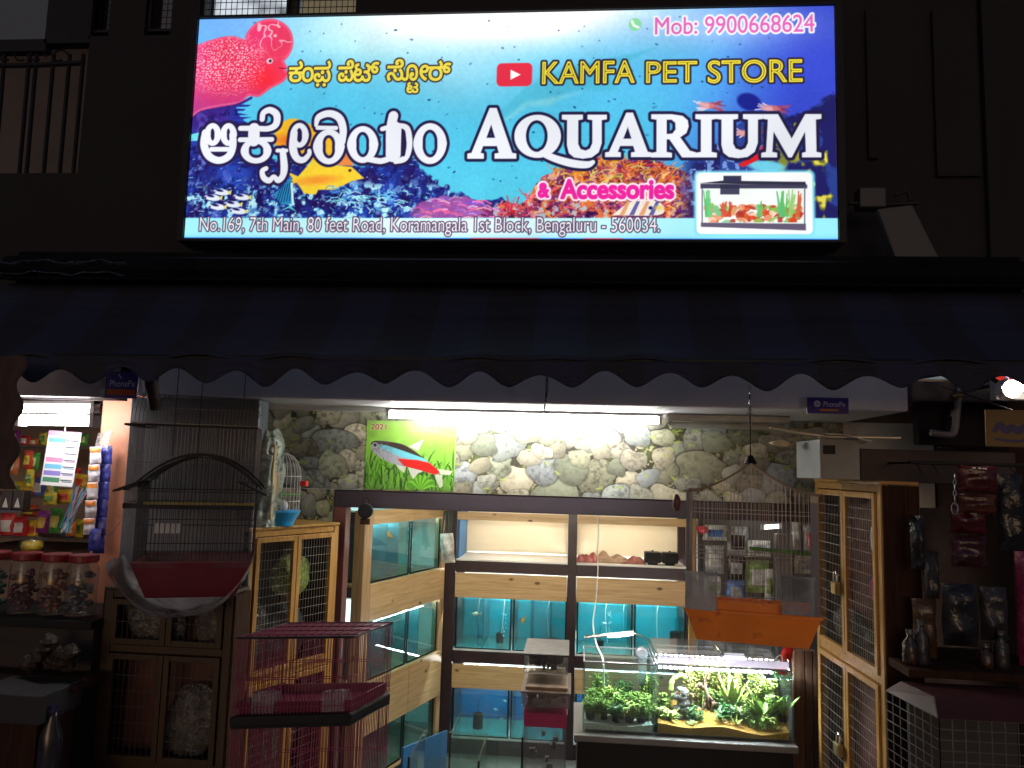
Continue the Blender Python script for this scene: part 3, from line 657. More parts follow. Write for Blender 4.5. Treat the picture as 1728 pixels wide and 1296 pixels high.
def paint_stones():
    W, H = 1080, 160
    A = Art(W, H); rs = np.random.RandomState(11)
    n1 = fbm_noise(H, W, 40, 5, 4); n2 = fbm_noise(H, W, 190, 6, 3); n3 = fbm_noise(H, W, 15, 8, 3)
    A.img[:] = np.array([.17, .17, .125]) * (.5 + n2[..., None] * 1.0)
    A.lay(sstep(.5, .62, n1) * .7, (.30, .36, .15)); A.lay(sstep(.60, .66, n2) * .8, (.66, .64, .50))
    for _ in range(300):   # pebbles and leaves in the gaps
        x, y = rs.uniform(0, W), rs.uniform(0, H)
        A.fill(A.ell(x, y, rs.uniform(3, 8), rs.uniform(2, 5), rs.uniform(-1.5, 1.5)), [(.62, .60, .46), (.42, .47, .20), (.55, .52, .42), (.34, .38, .16), (.70, .66, .55)][rs.randint(5)], .9, .9)
    pal = [(.55, .55, .50), (.60, .58, .51), (.50, .52, .44), (.53, .55, .53), (.56, .54, .46), (.52, .52, .43), (.68, .65, .56), (.55, .57, .57)]
    pts = []
    for _ in range(5000):
        r = rs.choice([19, 23, 27, 33, 40]); x, y = rs.uniform(-10, W + 10), rs.uniform(-6, H + 8)
        if all((x - a) ** 2 + ((y - b) * 1.15) ** 2 > ((r + c) * .71) ** 2 for a, b, c in pts): pts.append((x, y, r))
    for x, y, r in pts:
        x0, x1 = int(max(0, x - 2 * r)), int(min(W, x + 2 * r)); y0, y1 = int(max(0, y - 2 * r)), int(min(H, y + 2 * r))
        if x1 <= x0 or y1 <= y0: continue
        sl = np.s_[y0:y1, x0:x1]; X = A.X[sl] - x; Y = A.Y[sl] - y
        an = rs.uniform(-.6, .6); c, s = math.cos(an), math.sin(an); u = (X * c + Y * s) / (r * rs.uniform(.85, 1.2)); v = (-X * s + Y * c) / (r * rs.uniform(.72, 1.0))
        p = rs.uniform(2.0, 3.4); th = np.arctan2(v, u); ph = rs.uniform(0, 6.28, 3)
        k = 1 + .10 * np.sin(2 * th + ph[0]) + .07 * np.sin(3 * th + ph[1]) + .04 * np.sin(5 * th + ph[2]) + .16 * (n1[sl] - .5)
        d = (np.abs(u) ** p + np.abs(v) ** p) ** (1 / p) / k
        m = np.clip((1 - d) * r / 1.4 + .5, 0, 1)[..., None]; sh = np.clip((1.14 - d) * r / 5, 0, 1)[..., None]
        A.img[sl] = A.img[sl] * (1 - .6 * sh) + np.array([.07, .07, .05]) * .6 * sh
        col = np.array(pal[rs.randint(len(pal))]) * rs.uniform(.82, 1.1)
        rough = rs.uniform(.08, .36); form = .74 + .30 * np.clip(.75 - .55 * v - .2 * u - .35 * d ** 3, -.6, 1)
        tex = form * (1 + rough * (n2[sl] - .5) * 1.5 + .3 * (n3[sl] - .5)) * np.where(n2[sl] < .36, 1 - rough * .5, 1)
        A.img[sl] = A.img[sl] * (1 - m) + np.clip(col * tex[..., None], 0, 1) * m
    for _ in range(70):    # blades of grass over the stones
        x, y = rs.uniform(0, W), rs.uniform(10, H); a = rs.uniform(-.9, .9)
        for k in range(3):
            A.fill(A.line([(x, y), (x + 12 * math.cos(a + k * .3), y + 9 * math.sin(a + k * .3))], .7), [(.50, .58, .22), (.66, .70, .34)][k % 2], .6, .8)
    return A.img

def paint_calendar():
    W, H = 300, 226
    A = Art(W, H); X, Y = A.X, A.Y; rs = np.random.RandomState(5)
    n = fbm_noise(H, W, 14, 21, 4)
    A.img = np.array([.42, .74, .08]) * (.75 + .5 * n[..., None])
    A.lay(.7 * np.exp(-((X - 150) / 120) ** 2 - ((Y - 30) / 40) ** 2), (.62, .90, .28)); A.lay(sstep(130, 226, Y) * .7, (.10, .36, .05)); A.lay(sstep(30, 0, Y) * .35, (.7, .93, .5))
    A.lay(np.clip(1 - np.abs(A.line([(150, 32), (215, 28), (290, 46)], 1)) / 6, 0, 1) * .6, (.9, .98, .7))
    for _ in range(190):
        x, y = rs.uniform(-10, 310), rs.uniform(150, 236); h = rs.uniform(20, 75); l = rs.uniform(-28, 28)
        c = [(.10, .36, .05), (.22, .52, .08), (.40, .70, .14), (.52, .80, .24), (.06, .25, .04)][rs.randint(5)]
        A.fill(vstroke(A, [(x, y, 2.2), (x + l * .4, y - h * .6, 2.6), (x + l, y - h, .4)]), c, .8, .9)
    for k in range(12):
        a = -2.7 + k * .21
        A.fill(vstroke(A, [(190, 226, 2), (190 + 34 * math.cos(a), 226 + 42 * math.sin(a), 4.2), (190 + 58 * math.cos(a), 226 + 60 * math.sin(a) + 10, .6)]), (.52, .82, .22) if k % 2 else (.30, .62, .10), .8)
    q = lambda p: [((x - 778) * .548 * 300 / 300, (y - 262) * .552) for x, y in p]     # from the enlarged photograph
    body = catmull(q([(806, 400), (830, 384), (900, 384), (1000, 400), (1080, 440), (1150, 490), (1215, 540), (1232, 566), (1205, 575), (1130, 556), (1040, 536), (960, 522), (880, 490), (835, 460), (812, 428), (806, 400)]), 5)
    for f in ([(1040, 412), (1132, 368), (1100, 438)], [(1222, 540), (1312, 552), (1300, 575), (1240, 574)], [(1205, 570), (1250, 578), (1258, 640), (1238, 655), (1212, 600)], [(1040, 536), (1150, 552), (1105, 570), (1075, 606), (1060, 580)], [(965, 520), (1030, 530), (1020, 572), (985, 545)]):
        A.fill(A.poly(q(f)), (.93, .93, .88), 1.2, .92)
    db = A.poly(body, 8)
    A.fill(db, (.70, .70, .74), 1)
    ins = np.clip(-db, 0, 1)
    A.lay(ins * np.clip(.5 - A.poly(q([(800, 395), (830, 380), (1000, 395), (1150, 480), (1120, 490), (1000, 440), (880, 412), (806, 405)]), 6) / 3, 0, 1), (.16, .10, .07))
    A.lay(ins * np.clip(.5 - A.poly(q([(840, 402), (900, 408), (1010, 440), (1140, 482), (1178, 500), (1120, 500), (1000, 478), (900, 440), (845, 418)]), 6) / 2.5, 0, 1), (.45, .84, .90))
    A.lay(ins * np.clip(.5 - A.poly(q([(975, 488), (1100, 492), (1180, 510), (1240, 560), (1205, 580), (1120, 556), (1020, 530)]), 6) / 2.5, 0, 1), (.90, .08, .06))
    A.lay(ins * sstep(.52, .62, fbm_noise(H, W, 60, 9, 2)) * sstep(q([(960, 0)])[0][0], q([(900, 0)])[0][0], X) * .5, (.52, .42, .52))
    ex, ey = q([(834, 410)])[0]; A.fill(A.ell(ex, ey, 9, 9), (.75, .78, .82)); A.fill(A.ell(ex, ey, 5.5, 5.5), (.03, .03, .05))
    d = A.text("2021", 14, 12, 66, 30, 6); A.fill(d - 1.6, (1, .9, .85)); A.fill(d - .2, (.62, .10, .08), .7)
    for x in (212, 222, 240, 252, 268, 290): A.fill(A.rrect(x, 16, x + 6, 24, 1), (.55, .28, .12), .8)
    for x in (250, 268, 276, 288): A.fill(A.rrect(x, 32, x + 6, 38, 1), (.60, .36, .16), .8, .8)
    return A.img

def paint_pay_sign(wide=True):
    W, H = (210, 82) if wide else (160, 128)
    A = Art(W, H); A.img[:] = (.27, .16, .55)
    if wide:
        A.fill(A.ell(52, 32, 16, 16), (.93, .92, .97)); A.fill(A.ell(52, 32, 10, 10), (.30, .18, .6)); A.fill(A.line([(46, 27), (58, 27)], 1.5), (.95, .95, 1)); A.fill(A.line([(55, 22), (55, 40)], 1.5), (.95, .95, 1)); A.fill(A.line([(48, 30), (50, 38), (55, 38)], 1.3), (.95, .95, 1))
        A.fill(A.text("PhonePe", 84, 20, 192, 46, 4), (.93, .92, .97)); A.fill(A.rrect(64, 58, 160, 68, 2), (.95, .62, .15), .8, .9)
    else:
        A.fill(A.line([(62, 12), (78, 30)], 2.2), (.9, .9, .97)); A.fill(A.text("PhonePe", 22, 40, 146, 72, 4), (.95, .94, .98)); A.fill(A.rrect(10, 84, 150, 112, 3), (.85, .35, .08), 1)
    return A.img

def paint_lamp_shop_sign():
    W, H = 120, 90
    A = Art(W, H); A.img[:] = (.85, .20, .12); A.fill(A.rrect(0, 70, 120, 92, 0), (.97, .92, .85))
    d = A.text("STORE", 20, 4, 116, 28, 5); A.fill(d - 2.2, (.12, .2, .5)); A.fill(d, (1, 1, 1))
    return A.img
# ---------------------------------------------------------------- materials of the place
M = {}
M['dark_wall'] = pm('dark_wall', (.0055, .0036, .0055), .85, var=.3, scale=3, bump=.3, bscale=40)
M['grey_paint'] = pm('grey_paint', (.84, .80, .84), .6, var=.08, scale=4, bump=.1, wear=((.55, .52, .52), 6, .66))
M['white_paint'] = pm('white_paint', (.72, .70, .64), .6, var=.06, scale=5)
M['pier_blue'] = pm('pier_blue', (.115, .125, .155), .42, var=.12, scale=5, wear=((.07, .07, .08), 9, .66))
M['salmon'] = pm('salmon', (.62, .25, .15), .5, var=.12, scale=6, wear=((.40, .16, .10), 7, .62))
M['maroon_frame'] = pm('maroon_frame', (.030, .017, .020), .35, var=.2, scale=10)
M['pine'] = wood('pine', (.64, .44, .22), (.50, .32, .14), 0); M['pine_slant'] = wood('pine_slant', (.64, .44, .22), (.50, .32, .14), 0, rot=math.atan2(4.62 - 3.86, XX(747, 957, 4.62) - XX(622, 985, 3.86)))
M['pine_up'] = wood('pine_up', (.50, .33, .16), (.36, .22, .10), 2)
M['yellow_wood'] = wood('yellow_wood', (.44, .235, .058), (.30, .145, .033), 2, .4, False)
M['yellow_rail'] = wood('yellow_rail', (.44, .235, .058), (.30, .145, .033), 0, .4, False)
M['brown_ply'] = wood('brown_ply', (.040, .019, .011), (.024, .011, .007), 2, .9, False, 0, .1)
M['floor'] = pm('floor', (.16, .14, .12), .5, var=.2, scale=2)
M['paving'] = pm('paving', (.34, .33, .33), .85, var=.25, scale=2, bump=.4)
M['cream'] = pm('cream', (.80, .72, .55), .6, var=.04, scale=4)
M['blue_board'] = pm('blue_board', (.03, .17, .42), .5, var=.1, scale=6)
M['black_plastic'] = pm('black_plastic', (.010, .010, .012), .5, var=.2, spec=.2)
M['black_wire'] = pm('black_wire', (.010, .009, .011), .55, var=.2, spec=.15)
M['steel_wire'] = pm('steel_wire', (.55, .55, .56), .3, .9, var=.15)
M['dull_wire'] = pm('dull_wire', (.30, .27, .24), .4, .6, var=.2)
M['white_plastic'] = pm('white_plastic', (.78, .78, .76), .4, var=.05)
M['chrome'] = pm('chrome', (.8, .8, .8), .12, 1.0, var=.05)
M['brass'] = pm('brass', (.45, .34, .16), .3, .9, var=.15)
M['glass'] = glass('glass', (.90, .97, .95))
M['clear'] = glass('clear_plastic', (.86, .87, .87), 1.2, .06, .05)
M['cup'] = glass('cup_plastic', (.75, .76, .78), 2.0, .08, .28)
M['water'] = glass('water', (.66, .90, .93), .6, .02, .0)
M['film'] = film('film', (.93, .94, .94), .06, (.42, .44, .46), 20)
M['film_white'] = film('film_white', (.85, .86, .84), .75, (.55, .52, .52), 18)
M['tube'] = emit('lit_tube', (.98, .98, .95), 104)
M['tube_near'] = emit('lit_tube_near', (1.0, .96, .93), 30)
M['print'] = printed('printed_sheet'); M['print_gloss'] = printed('printed_gloss', None, .15)

# ---------------------------------------------------------------- ground
g = MB(); g.add([(-60, -60, -.004), (60, -60, -.004), (60, 60, -.004), (-60, 60, -.004)], [(0, 1, 2, 3)])
struct('ground', g, M['paving'])
g = MB(); g.add([(-6, -3.0, 0), (6, -3.0, 0), (6, 2.6, 0), (-6, 2.6, 0)], [(0, 1, 2, 3)]); struct('pavement', g, pm('slabs', (.46, .44, .43), .8, var=.2, scale=3, bump=.3))
g = MB(); g.add([(-3.2, 2.61, .02), (3.2, 2.61, .02), (3.2, 5.3, .02), (-3.2, 5.3, .02)], [(0, 1, 2, 3)]); struct('shop_floor', g, M['floor'])

# ---------------------------------------------------------------- the building that holds the shop
WALL_Y = 2.90
Z_LINT = ZZ(900, 681, 2.85); Z_LTOP = ZZ(900, 600, 2.85) + .02
X_PL0, X_PL1 = XX(203, 900, 2.92), XX(424, 900, 2.92)
X_LR = XX(1533, 690, 2.85)
bld = thing('shop_building', 'dark narrow shop building with grey lintel over the open aquarium shop front', 'building', (0, WALL_Y, 0))
up = MB()
bx0, bx1 = XX(141, 180, WALL_Y), XX(1660, 300, WALL_Y)      # right edge of the balcony opening
bz0, bz1 = ZZ(60, 292, WALL_Y), ZZ(60, -60, WALL_Y)
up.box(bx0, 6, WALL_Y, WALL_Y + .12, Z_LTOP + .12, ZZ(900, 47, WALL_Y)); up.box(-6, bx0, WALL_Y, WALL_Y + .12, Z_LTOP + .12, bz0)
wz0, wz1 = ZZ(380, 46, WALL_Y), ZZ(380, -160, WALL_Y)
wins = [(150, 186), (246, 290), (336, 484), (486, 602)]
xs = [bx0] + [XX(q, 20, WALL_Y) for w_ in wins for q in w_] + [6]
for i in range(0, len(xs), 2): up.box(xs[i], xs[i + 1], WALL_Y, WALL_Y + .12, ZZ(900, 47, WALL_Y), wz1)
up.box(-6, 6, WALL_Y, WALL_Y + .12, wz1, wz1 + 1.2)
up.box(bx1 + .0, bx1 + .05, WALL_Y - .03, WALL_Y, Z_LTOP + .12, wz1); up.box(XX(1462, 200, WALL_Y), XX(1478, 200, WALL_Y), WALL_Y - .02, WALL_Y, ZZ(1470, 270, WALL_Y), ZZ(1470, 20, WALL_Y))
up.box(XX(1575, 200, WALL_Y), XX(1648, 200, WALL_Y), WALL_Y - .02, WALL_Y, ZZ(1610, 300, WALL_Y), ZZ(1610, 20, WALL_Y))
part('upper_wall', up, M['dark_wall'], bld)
lt = MB(); lt.box(XX(228, 680, 2.85), X_LR, 2.85, 3.50, Z_LINT, Z_LTOP + .10); part('lintel', lt, M['grey_paint'], bld, bevel=.006)
cl = MB(); cl.box(-2.2, 2.0, 3.505, 5.3, Z_LINT + .10, Z_LINT + .2); part('ceiling', cl, M['white_paint'], bld)
pr = MB(); pr.box(X_PL0, X_PL1, 2.92, 3.02, 0, Z_LINT - .002); part('pier', pr, M['pier_blue'], bld, bevel=.006)
bw = MB(); bw.box(-2.2, 2.0, 5.2, 5.3, 0, Z_LINT + .099); part('back_wall', bw, M['white_paint'], bld)
sw = MB(); sw.box(-1.62, -1.55, 3.31, 5.199, 0, Z_LINT + .099); part('side_wall', sw, M['white_paint'], bld)
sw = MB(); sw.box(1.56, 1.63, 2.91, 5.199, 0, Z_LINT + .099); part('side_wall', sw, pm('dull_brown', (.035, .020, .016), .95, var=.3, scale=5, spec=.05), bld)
bm = MB(); zb0, zb1 = ZZ(860, 865, 3.46), ZZ(860, 835.5, 3.46); xb0, xb1 = XX(564, 845, 3.46), XX(1420, 850, 3.46)
bm.box(xb0, xb1, 3.46, 3.53, zb0, zb1); part('beam', bm, pm('beam_paint', (.020, .014, .020), .5), bld, bevel=.003)
ab = MB(); ab.box(-1.54, 1.55, 3.47, 3.51, zb1 + .001, Z_LINT - .001); part('wall_board', ab, M['white_paint'], bld)
dp = MB(); dp.box(xb0, XX(580, 940, 3.46), 3.462, 3.54, 0, zb0 - .001); part('door_post', dp, pm('maroon_post', (.10, .03, .025), .4), bld, bevel=.003)
# upstairs windows behind wire grilles
for (a, b), (e, nm) in zip(wins, ((.02, None), (.05, None), (.75, 1), (.16, 2))):
    x0, x1 = XX(a, 20, WALL_Y), XX(b, 20, WALL_Y)
    f = MB()
    f.box(x0, x0 + .012, WALL_Y + .02, WALL_Y + .07, wz0, wz1); f.box(x1 - .012, x1, WALL_Y + .02, WALL_Y + .07, wz0, wz1); f.box(x0 + .012, x1 - .012, WALL_Y + .02, WALL_Y + .07, wz0 - .0, wz0 + .012)
    fo = part('window', f, M['black_plastic'], bld)
    pn = MB(); pn.box(x0 + .012, x1 - .012, WALL_Y + .10, WALL_Y + .105, wz0 + .012, wz1)
    if nm == 1:
        m_, nt, out = _nt('lit_window'); em = nt.nodes.new('ShaderNodeEmission'); tc = nt.nodes.new('ShaderNodeTexCoord'); nz = nt.nodes.new('ShaderNodeTexNoise'); nz.inputs['Scale'].default_value = 5; cr = nt.nodes.new('ShaderNodeValToRGB')
        cr.color_ramp.elements[0].position = .40; cr.color_ramp.elements[0].color = (.03, .035, .04, 1); cr.color_ramp.elements[1].position = .62; cr.color_ramp.elements[1].color = (.75, .82, .9, 1)
        nt.links.new(tc.outputs['Object'], nz.inputs[0]); nt.links.new(nz.outputs[0], cr.inputs[0]); nt.links.new(cr.outputs[0], em.inputs[0]); em.inputs[1].default_value = .9; nt.links.new(em.outputs[0], out.inputs[0])
    elif nm == 2: m_ = emit('lit_curtain', (.62, .50, .30), .22)
    else: m_ = emit('dim_window', (.45, .38, .40), e * 1.2)
    part('pane', pn, m_, fo)
    gr = MB(); k = 0
    while x0 + .02 + k * .024 < x1: gr.bar((x0 + .02 + k * .024, WALL_Y + .045, wz0), (x0 + .02 + k * .024, WALL_Y + .045, wz1), .0016); k += 1
    for j in range(8): gr.bar((x0, WALL_Y + .048, wz0 + .02 + j * .03), (x1, WALL_Y + .048, wz0 + .02 + j * .03), .0016)
    part('grille', gr, M['black_wire'], fo)
# balcony recess with its railing
bk = MB(); bk.box(-4, bx0 + .3, WALL_Y + .9, WALL_Y + .95, bz0 - .1, bz1 + .5)
part('balcony_wall', bk, pm('balcony_wall', (.085, .075, .08), .8, var=.2, scale=3), bld)
sl = MB(); sl.box(XX(-60, 70, WALL_Y), XX(72, 70, WALL_Y), WALL_Y + .02, WALL_Y + .06, ZZ(20, 82, WALL_Y), ZZ(20, 62, WALL_Y)); sl.box(XX(72, 40, WALL_Y), bx0, WALL_Y + .02, WALL_Y + .07, ZZ(100, 68, WALL_Y), ZZ(100, -60, WALL_Y)); part('balcony_shutter', sl, M['black_plastic'], bld)
wp = MB(); wp.box(XX(-60, 30, WALL_Y), XX(70, 30, WALL_Y), WALL_Y + .03, WALL_Y + .05, ZZ(30, 61, WALL_Y), ZZ(30, -60, WALL_Y)); part('balcony_screen', wp, emit('dim_screen', (.35, .33, .36), .075), bld)
rl = thing('balcony_railing', 'dark iron balcony railing with curled scrolls left of the lit sign', 'railing', P(60, 292, WALL_Y))
r_ = MB()
for px, w_ in ((2, 7), (44, 8), (56, 8), (85, 7), (112, 7), (135, 5)):
    r_.bar(P(px + 6, 92, WALL_Y + .03), P(px - 12, 300, WALL_Y + .03), .009, 6)
r_.tube([P(-80, 112, WALL_Y + .03), P(60, 110, WALL_Y + .03), P(140, 106, WALL_Y + .03)], .012, 6)
for cx in (10, 36, 62, 100):
    r_.tube([P(cx + 16 * math.cos(t) * (1 - t / 9), 96 - 14 * math.sin(t) * (1 - t / 9), WALL_Y + .03) for t in [k * .5 for k in range(12)]], .004, 5)
part('bars', r_, M['black_wire'], rl)

# ---------------------------------------------------------------- lit shop sign
SY = 2.70
c4 = [P(337, 33, SY), P(1407, 10, SY), P(1414, 406, SY), P(311, 403, SY)]
sg = thing('shop_sign', 'large lit shop sign with red fish and white aquarium lettering', 'sign', mid(c4))
cx = mid(c4); o_ = [p + (p - cx).normalized() * .028 for p in c4]
i_ = [p + (p - cx).normalized() * .002 for p in c4]
bxm = MB(); bk_ = lambda L, y: [Vector((p.x, y, p.z)) for p in L]
for a in range(4):
    b = (a + 1) % 4
    bxm.hexa([Vector((q.x, SY - .012, q.z)) for q in (o_[a], o_[b], i_[b], i_[a])], [Vector((q.x, SY + .13, q.z)) for q in (o_[a], o_[b], i_[b], i_[a])])
part('frame', bxm, M['black_plastic'], sg)
bb = MB(); bb.hexa(bk_(i_, SY + .004), bk_(i_, SY + .125)); part('light_box', bb, M['white_plastic'], sg)
art_panel('printed_face', paint_shop_sign(), *c4, printed('sign_face', 1.02), sg)
br = MB()
for px in (520, 864, 1220): br.box(XX(px - 8, 410, SY), XX(px + 8, 410, SY), SY + .131, WALL_Y - .001, ZZ(px, 380, SY), ZZ(px, 360, SY))
part('bracket', br, M['black_plastic'], sg)

# ---------------------------------------------------------------- awning
AY0, AY1 = 2.42, 2.12
az0 = ZZ(864, 486, AY0); az1 = ZZ(864, 608, AY1); azb = ZZ(864, 652, AY1); azn = ZZ(864, 626, AY1)
ax0, ax1 = XX(-120, 560, AY1), XX(1850, 560, AY1)
aw = thing('awning', 'dark navy striped fabric awning with a scalloped hem below the sign', 'awning', ((ax0 + ax1) / 2, AY0, az0))
m_, nt, out = _nt('awning_fabric'); N = nt.nodes; L = nt.links
b_ = N.new('ShaderNodeBsdfPrincipled'); tc = N.new('ShaderNodeTexCoord'); sx = N.new('ShaderNodeSeparateXYZ'); L.new(tc.outputs['Object'], sx.inputs[0])
mm = N.new('ShaderNodeMath'); mm.operation = 'MULTIPLY'; mm.inputs[1].default_value = 1 / .31; L.new(sx.outputs[0], mm.inputs[0])
fr = N.new('ShaderNodeMath'); fr.operation = 'FRACT'; L.new(mm.outputs[0], fr.inputs[0])
gt = N.new('ShaderNodeMath'); gt.operation = 'GREATER_THAN'; gt.inputs[1].default_value = .5; L.new(fr.outputs[0], gt.inputs[0])
mx = N.new('ShaderNodeMix'); mx.data_type = 'RGBA'; L.new(gt.outputs[0], mx.inputs[0]); mx.inputs[6].default_value = (.004, .005, .013, 1); mx.inputs[7].default_value = (.007, .010, .032, 1)
L.new(mx.outputs[2], b_.inputs[0]); b_.inputs['Roughness'].default_value = .8
nz = N.new('ShaderNodeTexNoise'); nz.inputs['Scale'].default_value = 5; bp = N.new('ShaderNodeBump'); bp.inputs['Strength'].default_value = .4; bp.inputs['Distance'].default_value = .03; L.new(nz.outputs[0], bp.inputs['Height']); L.new(bp.outputs[0], b_.inputs['Normal'])
L.new(b_.outputs[0], out.inputs[0]); fabric = m_
cv = MB(); cv.grid(lambda u, v: (ax0 + u * (ax1 - ax0), AY0 + v * (AY1 - AY0), az0 + v * (az1 - az0) + .010 * v * (ax0 + u * (ax1 - ax0)) - .03 * math.sin(math.pi * v) + (.005 * math.sin(u * 80) + .008 * math.sin(u * 23 + 1) + .006 * math.sin(u * 47 + 3 * v)) * v), 120, 10)
part('canopy', cv, fabric, aw, smooth=True, solid=.003)
vl = MB(); NU = 420; per = 107 / 1297 * AY1; ph = XX(704, 628, AY1)
def hem(x):
    t = ((x - ph) / per) % 1.0
    k = math.floor((x - ph) / per + .5); w = math.sin(k * 12.9898) * 43758.5; w -= math.floor(w)
    return azb + (azn - azb) * (.86 + .22 * w) * (.5 + .5 * math.cos(2 * math.pi * t)) ** (.75 + .3 * w) + .004 * math.sin(x * 9) + .003 * math.sin(x * 23)
vl.grid(lambda u, v: (ax0 + u * (ax1 - ax0), AY1 - .002 - .008 * math.sin(u * 60) * v, az1 + v * (hem(ax0 + u * (ax1 - ax0)) - az1) + .010 * (ax0 + u * (ax1 - ax0))), NU, 6)
part('valance', vl, fabric, aw, smooth=True, solid=.002)
fb = MB(); fb.tube([(ax0, AY1 + .02, az1 + .004 + .010 * ax0), (ax1, AY1 + .02, az1 + .004 + .010 * ax1)], .011, 8); part('front_bar', fb, M['black_plastic'], aw)
rb = MB(); rb.tube([(ax0, AY0 - .01, az0 + .05), (ax1, AY0 - .01, az0 + .05)], .042, 12); rb.box(ax0, ax1, AY0 + .03, AY0 + .08, az0 - .02, az0 + .12); rb.tube([(ax0, AY0 - .05, az0 + .008), (ax1, AY0 - .05, az0 + .008)], .007, 6)
part('roller', rb, pm('roller_metal', (.004, .004, .006), .7, .0, var=.4, scale=8, spec=.06), aw)
for xx in (ax0 + .35, ax1 - .10):
    arm = MB(); arm.bar((xx, AY0 + .07, az0 + .03), (xx, WALL_Y - .001, az0 + .03), .018, 6); part('arm', arm, M['black_plastic'], aw)
tp = MB(); tp.grid(lambda u, v: (XX(-60, 470, 2.35) + u * .55, 2.35 + .05 * math.sin(v * 3.1), az0 + .060 - .040 * v + .005 * math.sin(u * 17) + .003 * math.sin(u * 39 + v * 4)), 40, 6)
solo('tarpaulin', tp, film('blue_tarp', (.2, .22, .3), 1.0, (.010, .012, .03), 14, .3), 'folded shiny dark blue tarpaulin lying along the awning roller at the left', 'tarpaulin', smooth=True, solid=.004)
# side flap of the neighbour's awning, at the left edge
fl = MB(); Yf = 2.0
def flapx(z):
    t = (z - ZZ(10, 650, Yf)) / (ZZ(10, 825, Yf) - ZZ(10, 650, Yf)); return XX(30, 740, Yf) - .013 * math.cos(t * 2 * math.pi * 2.4) + .006 * t
fl.grid(lambda u, v: (XX(-90, 740, Yf) + u * (flapx(ZZ(10, 600 + 225 * v, Yf)) - XX(-90, 740, Yf)), Yf + .012 * math.sin(u * 12), ZZ(10, 600 + 225 * v, Yf)), 20, 50)
solo('side_flap', fl, pm('flap_cloth', (.045, .026, .020), .85, var=.2), 'dark brown scalloped cloth flap hanging at the left edge', 'awning flap', smooth=True, solid=.003)
# ---------------------------------------------------------------- lamps of the place
def tube_lamp(name, label, p, q, r, m, body_m, group=None, depth=.03, dz=.022):
    t = thing(name, label, 'tube light', (p + q) / 2, group)
    d = (q - p).normalized()
    g = MB(); g.tube([p + d * .015, q - d * .015], r, 12); part('tube', g, m, t, smooth=True)
    g = MB()
    for e, s in ((p, 1), (q, -1)): g.hexa([e + Vector((0, -r * 1.3, -r * 1.2)), e + d * (s * .015) + Vector((0, -r * 1.3, -r * 1.2)), e + d * (s * .015) + Vector((0, r * 1.3, -r * 1.2)), e + Vector((0, r * 1.3, -r * 1.2))],
                                            [e + Vector((0, -r * 1.3, dz)), e + d * (s * .015) + Vector((0, -r * 1.3, dz)), e + d * (s * .015) + Vector((0, r * 1.3, dz)), e + Vector((0, r * 1.3, dz))])
    part('end_cap', g, M['white_plastic'], t)
    g = MB(); o = Vector((0, 0, 1)); y = Vector((0, depth / 2, 0)); lo, hi = o * (r + .003), o * (dz)
    g.hexa([p - y + lo, q - y + lo, q + y + lo, p + y + lo], [p - y + hi, q - y + hi, q + y + hi, p + y + hi]); part('housing', g, body_m, t)
    return t
TY = 3.22; tz = Z_LINT - .029
tx0, tx1, tx2 = XX(652, 705, TY), XX(1117, 715, TY), XX(1330, 722, TY)
tube_lamp('tube_light', 'long glowing white tube light above the calendar and pebble poster', Vector((tx0, TY, tz)), Vector((tx1, TY, tz)), .013, M['tube'], M['white_plastic'], None, .05, .028)
t = thing('batten_light', 'unlit grey tube batten right of the glowing tube light', 'tube light', (tx1 + .15, TY, tz))
g = MB(); g.box(tx1 + .02, tx2, TY - .03, TY + .03, tz + .001, Z_LINT - .001); part('housing', g, pm('grey_metal', (.48, .48, .44), .35, .3, var=.1), t, bevel=.003)
g = MB(); g.tube([(tx1 + .04, TY, tz - .016), (tx2 - .02, TY, tz - .016)], .013, 10); part('tube', g, pm('dead_tube', (.55, .56, .52), .3), t, smooth=True)
tube_lamp('tube_light', 'shop tube light fixed behind the dark beam, shining on the back rack', Vector((-.75, 3.585, zb0 + .028)), Vector((.45, 3.585, zb0 + .028)), .012, emit('inner_tube', (1.0, .93, .80), 90), M['white_plastic'], None, .04, .026)
# pebble print over the opening, and the calendar pinned on it
PY = 3.455
stones = paint_stones()
def wall_sheet(name, img, x0, y0, x1, y1, Y, label, cat, parent=None):
    X0, X1, Z0, Z1 = RC(x0, y0, x1, y1, Y)
    t = parent or thing(name, label, cat, ((X0 + X1) / 2, Y, Z0))
    art_panel('printed_sheet', img, (X0, Y, Z1), (X1, Y, Z1), (X1, Y, Z0), (X0, Y, Z0), M['print'], t)
    g = MB(); g.box(X0, X1, Y + .001, Y + .008, Z0, Z1); part('backing', g, M['white_plastic'], t)
    return t
ps = thing('stone_poster', 'wide printed poster of grey river pebbles under the tube light', 'poster', P(900, 838, PY))
X0, X1 = XX(436, 770, PY), XX(1424, 770, PY)
art_panel('printed_sheet', stones, (X0, PY, Z_LINT - .004), (X1, PY, Z_LINT - .004), (X1, PY, zb1 + .002), (X0, PY, zb1 + .002), M['print'], ps)
g = MB(); g.box(X0, X1, PY + .001, PY + .012, zb1 + .002, Z_LINT - .004); part('backing', g, M['white_plastic'], ps)
X0, X1, Z0, Z1 = RC(480, 838, 563, 960, PY + .005)
ps2 = thing('stone_poster', 'dim strip of pebble poster behind the small white birdcage', 'poster', ((X0 + X1) / 2, PY, Z0))
art_panel('printed_sheet', stones[:, 640:790], (X0, PY, zb1 + .001), (xb0 - .004, PY, zb1 + .001), (xb0 - .004, PY, Z0), (X0, PY, Z0), M['print'], ps2)
g = MB(); g.box(-1.54, xb0 - .003, PY + .012, PY + .03, 0.02, zb1); part('backing', g, M['white_paint'], ps2)
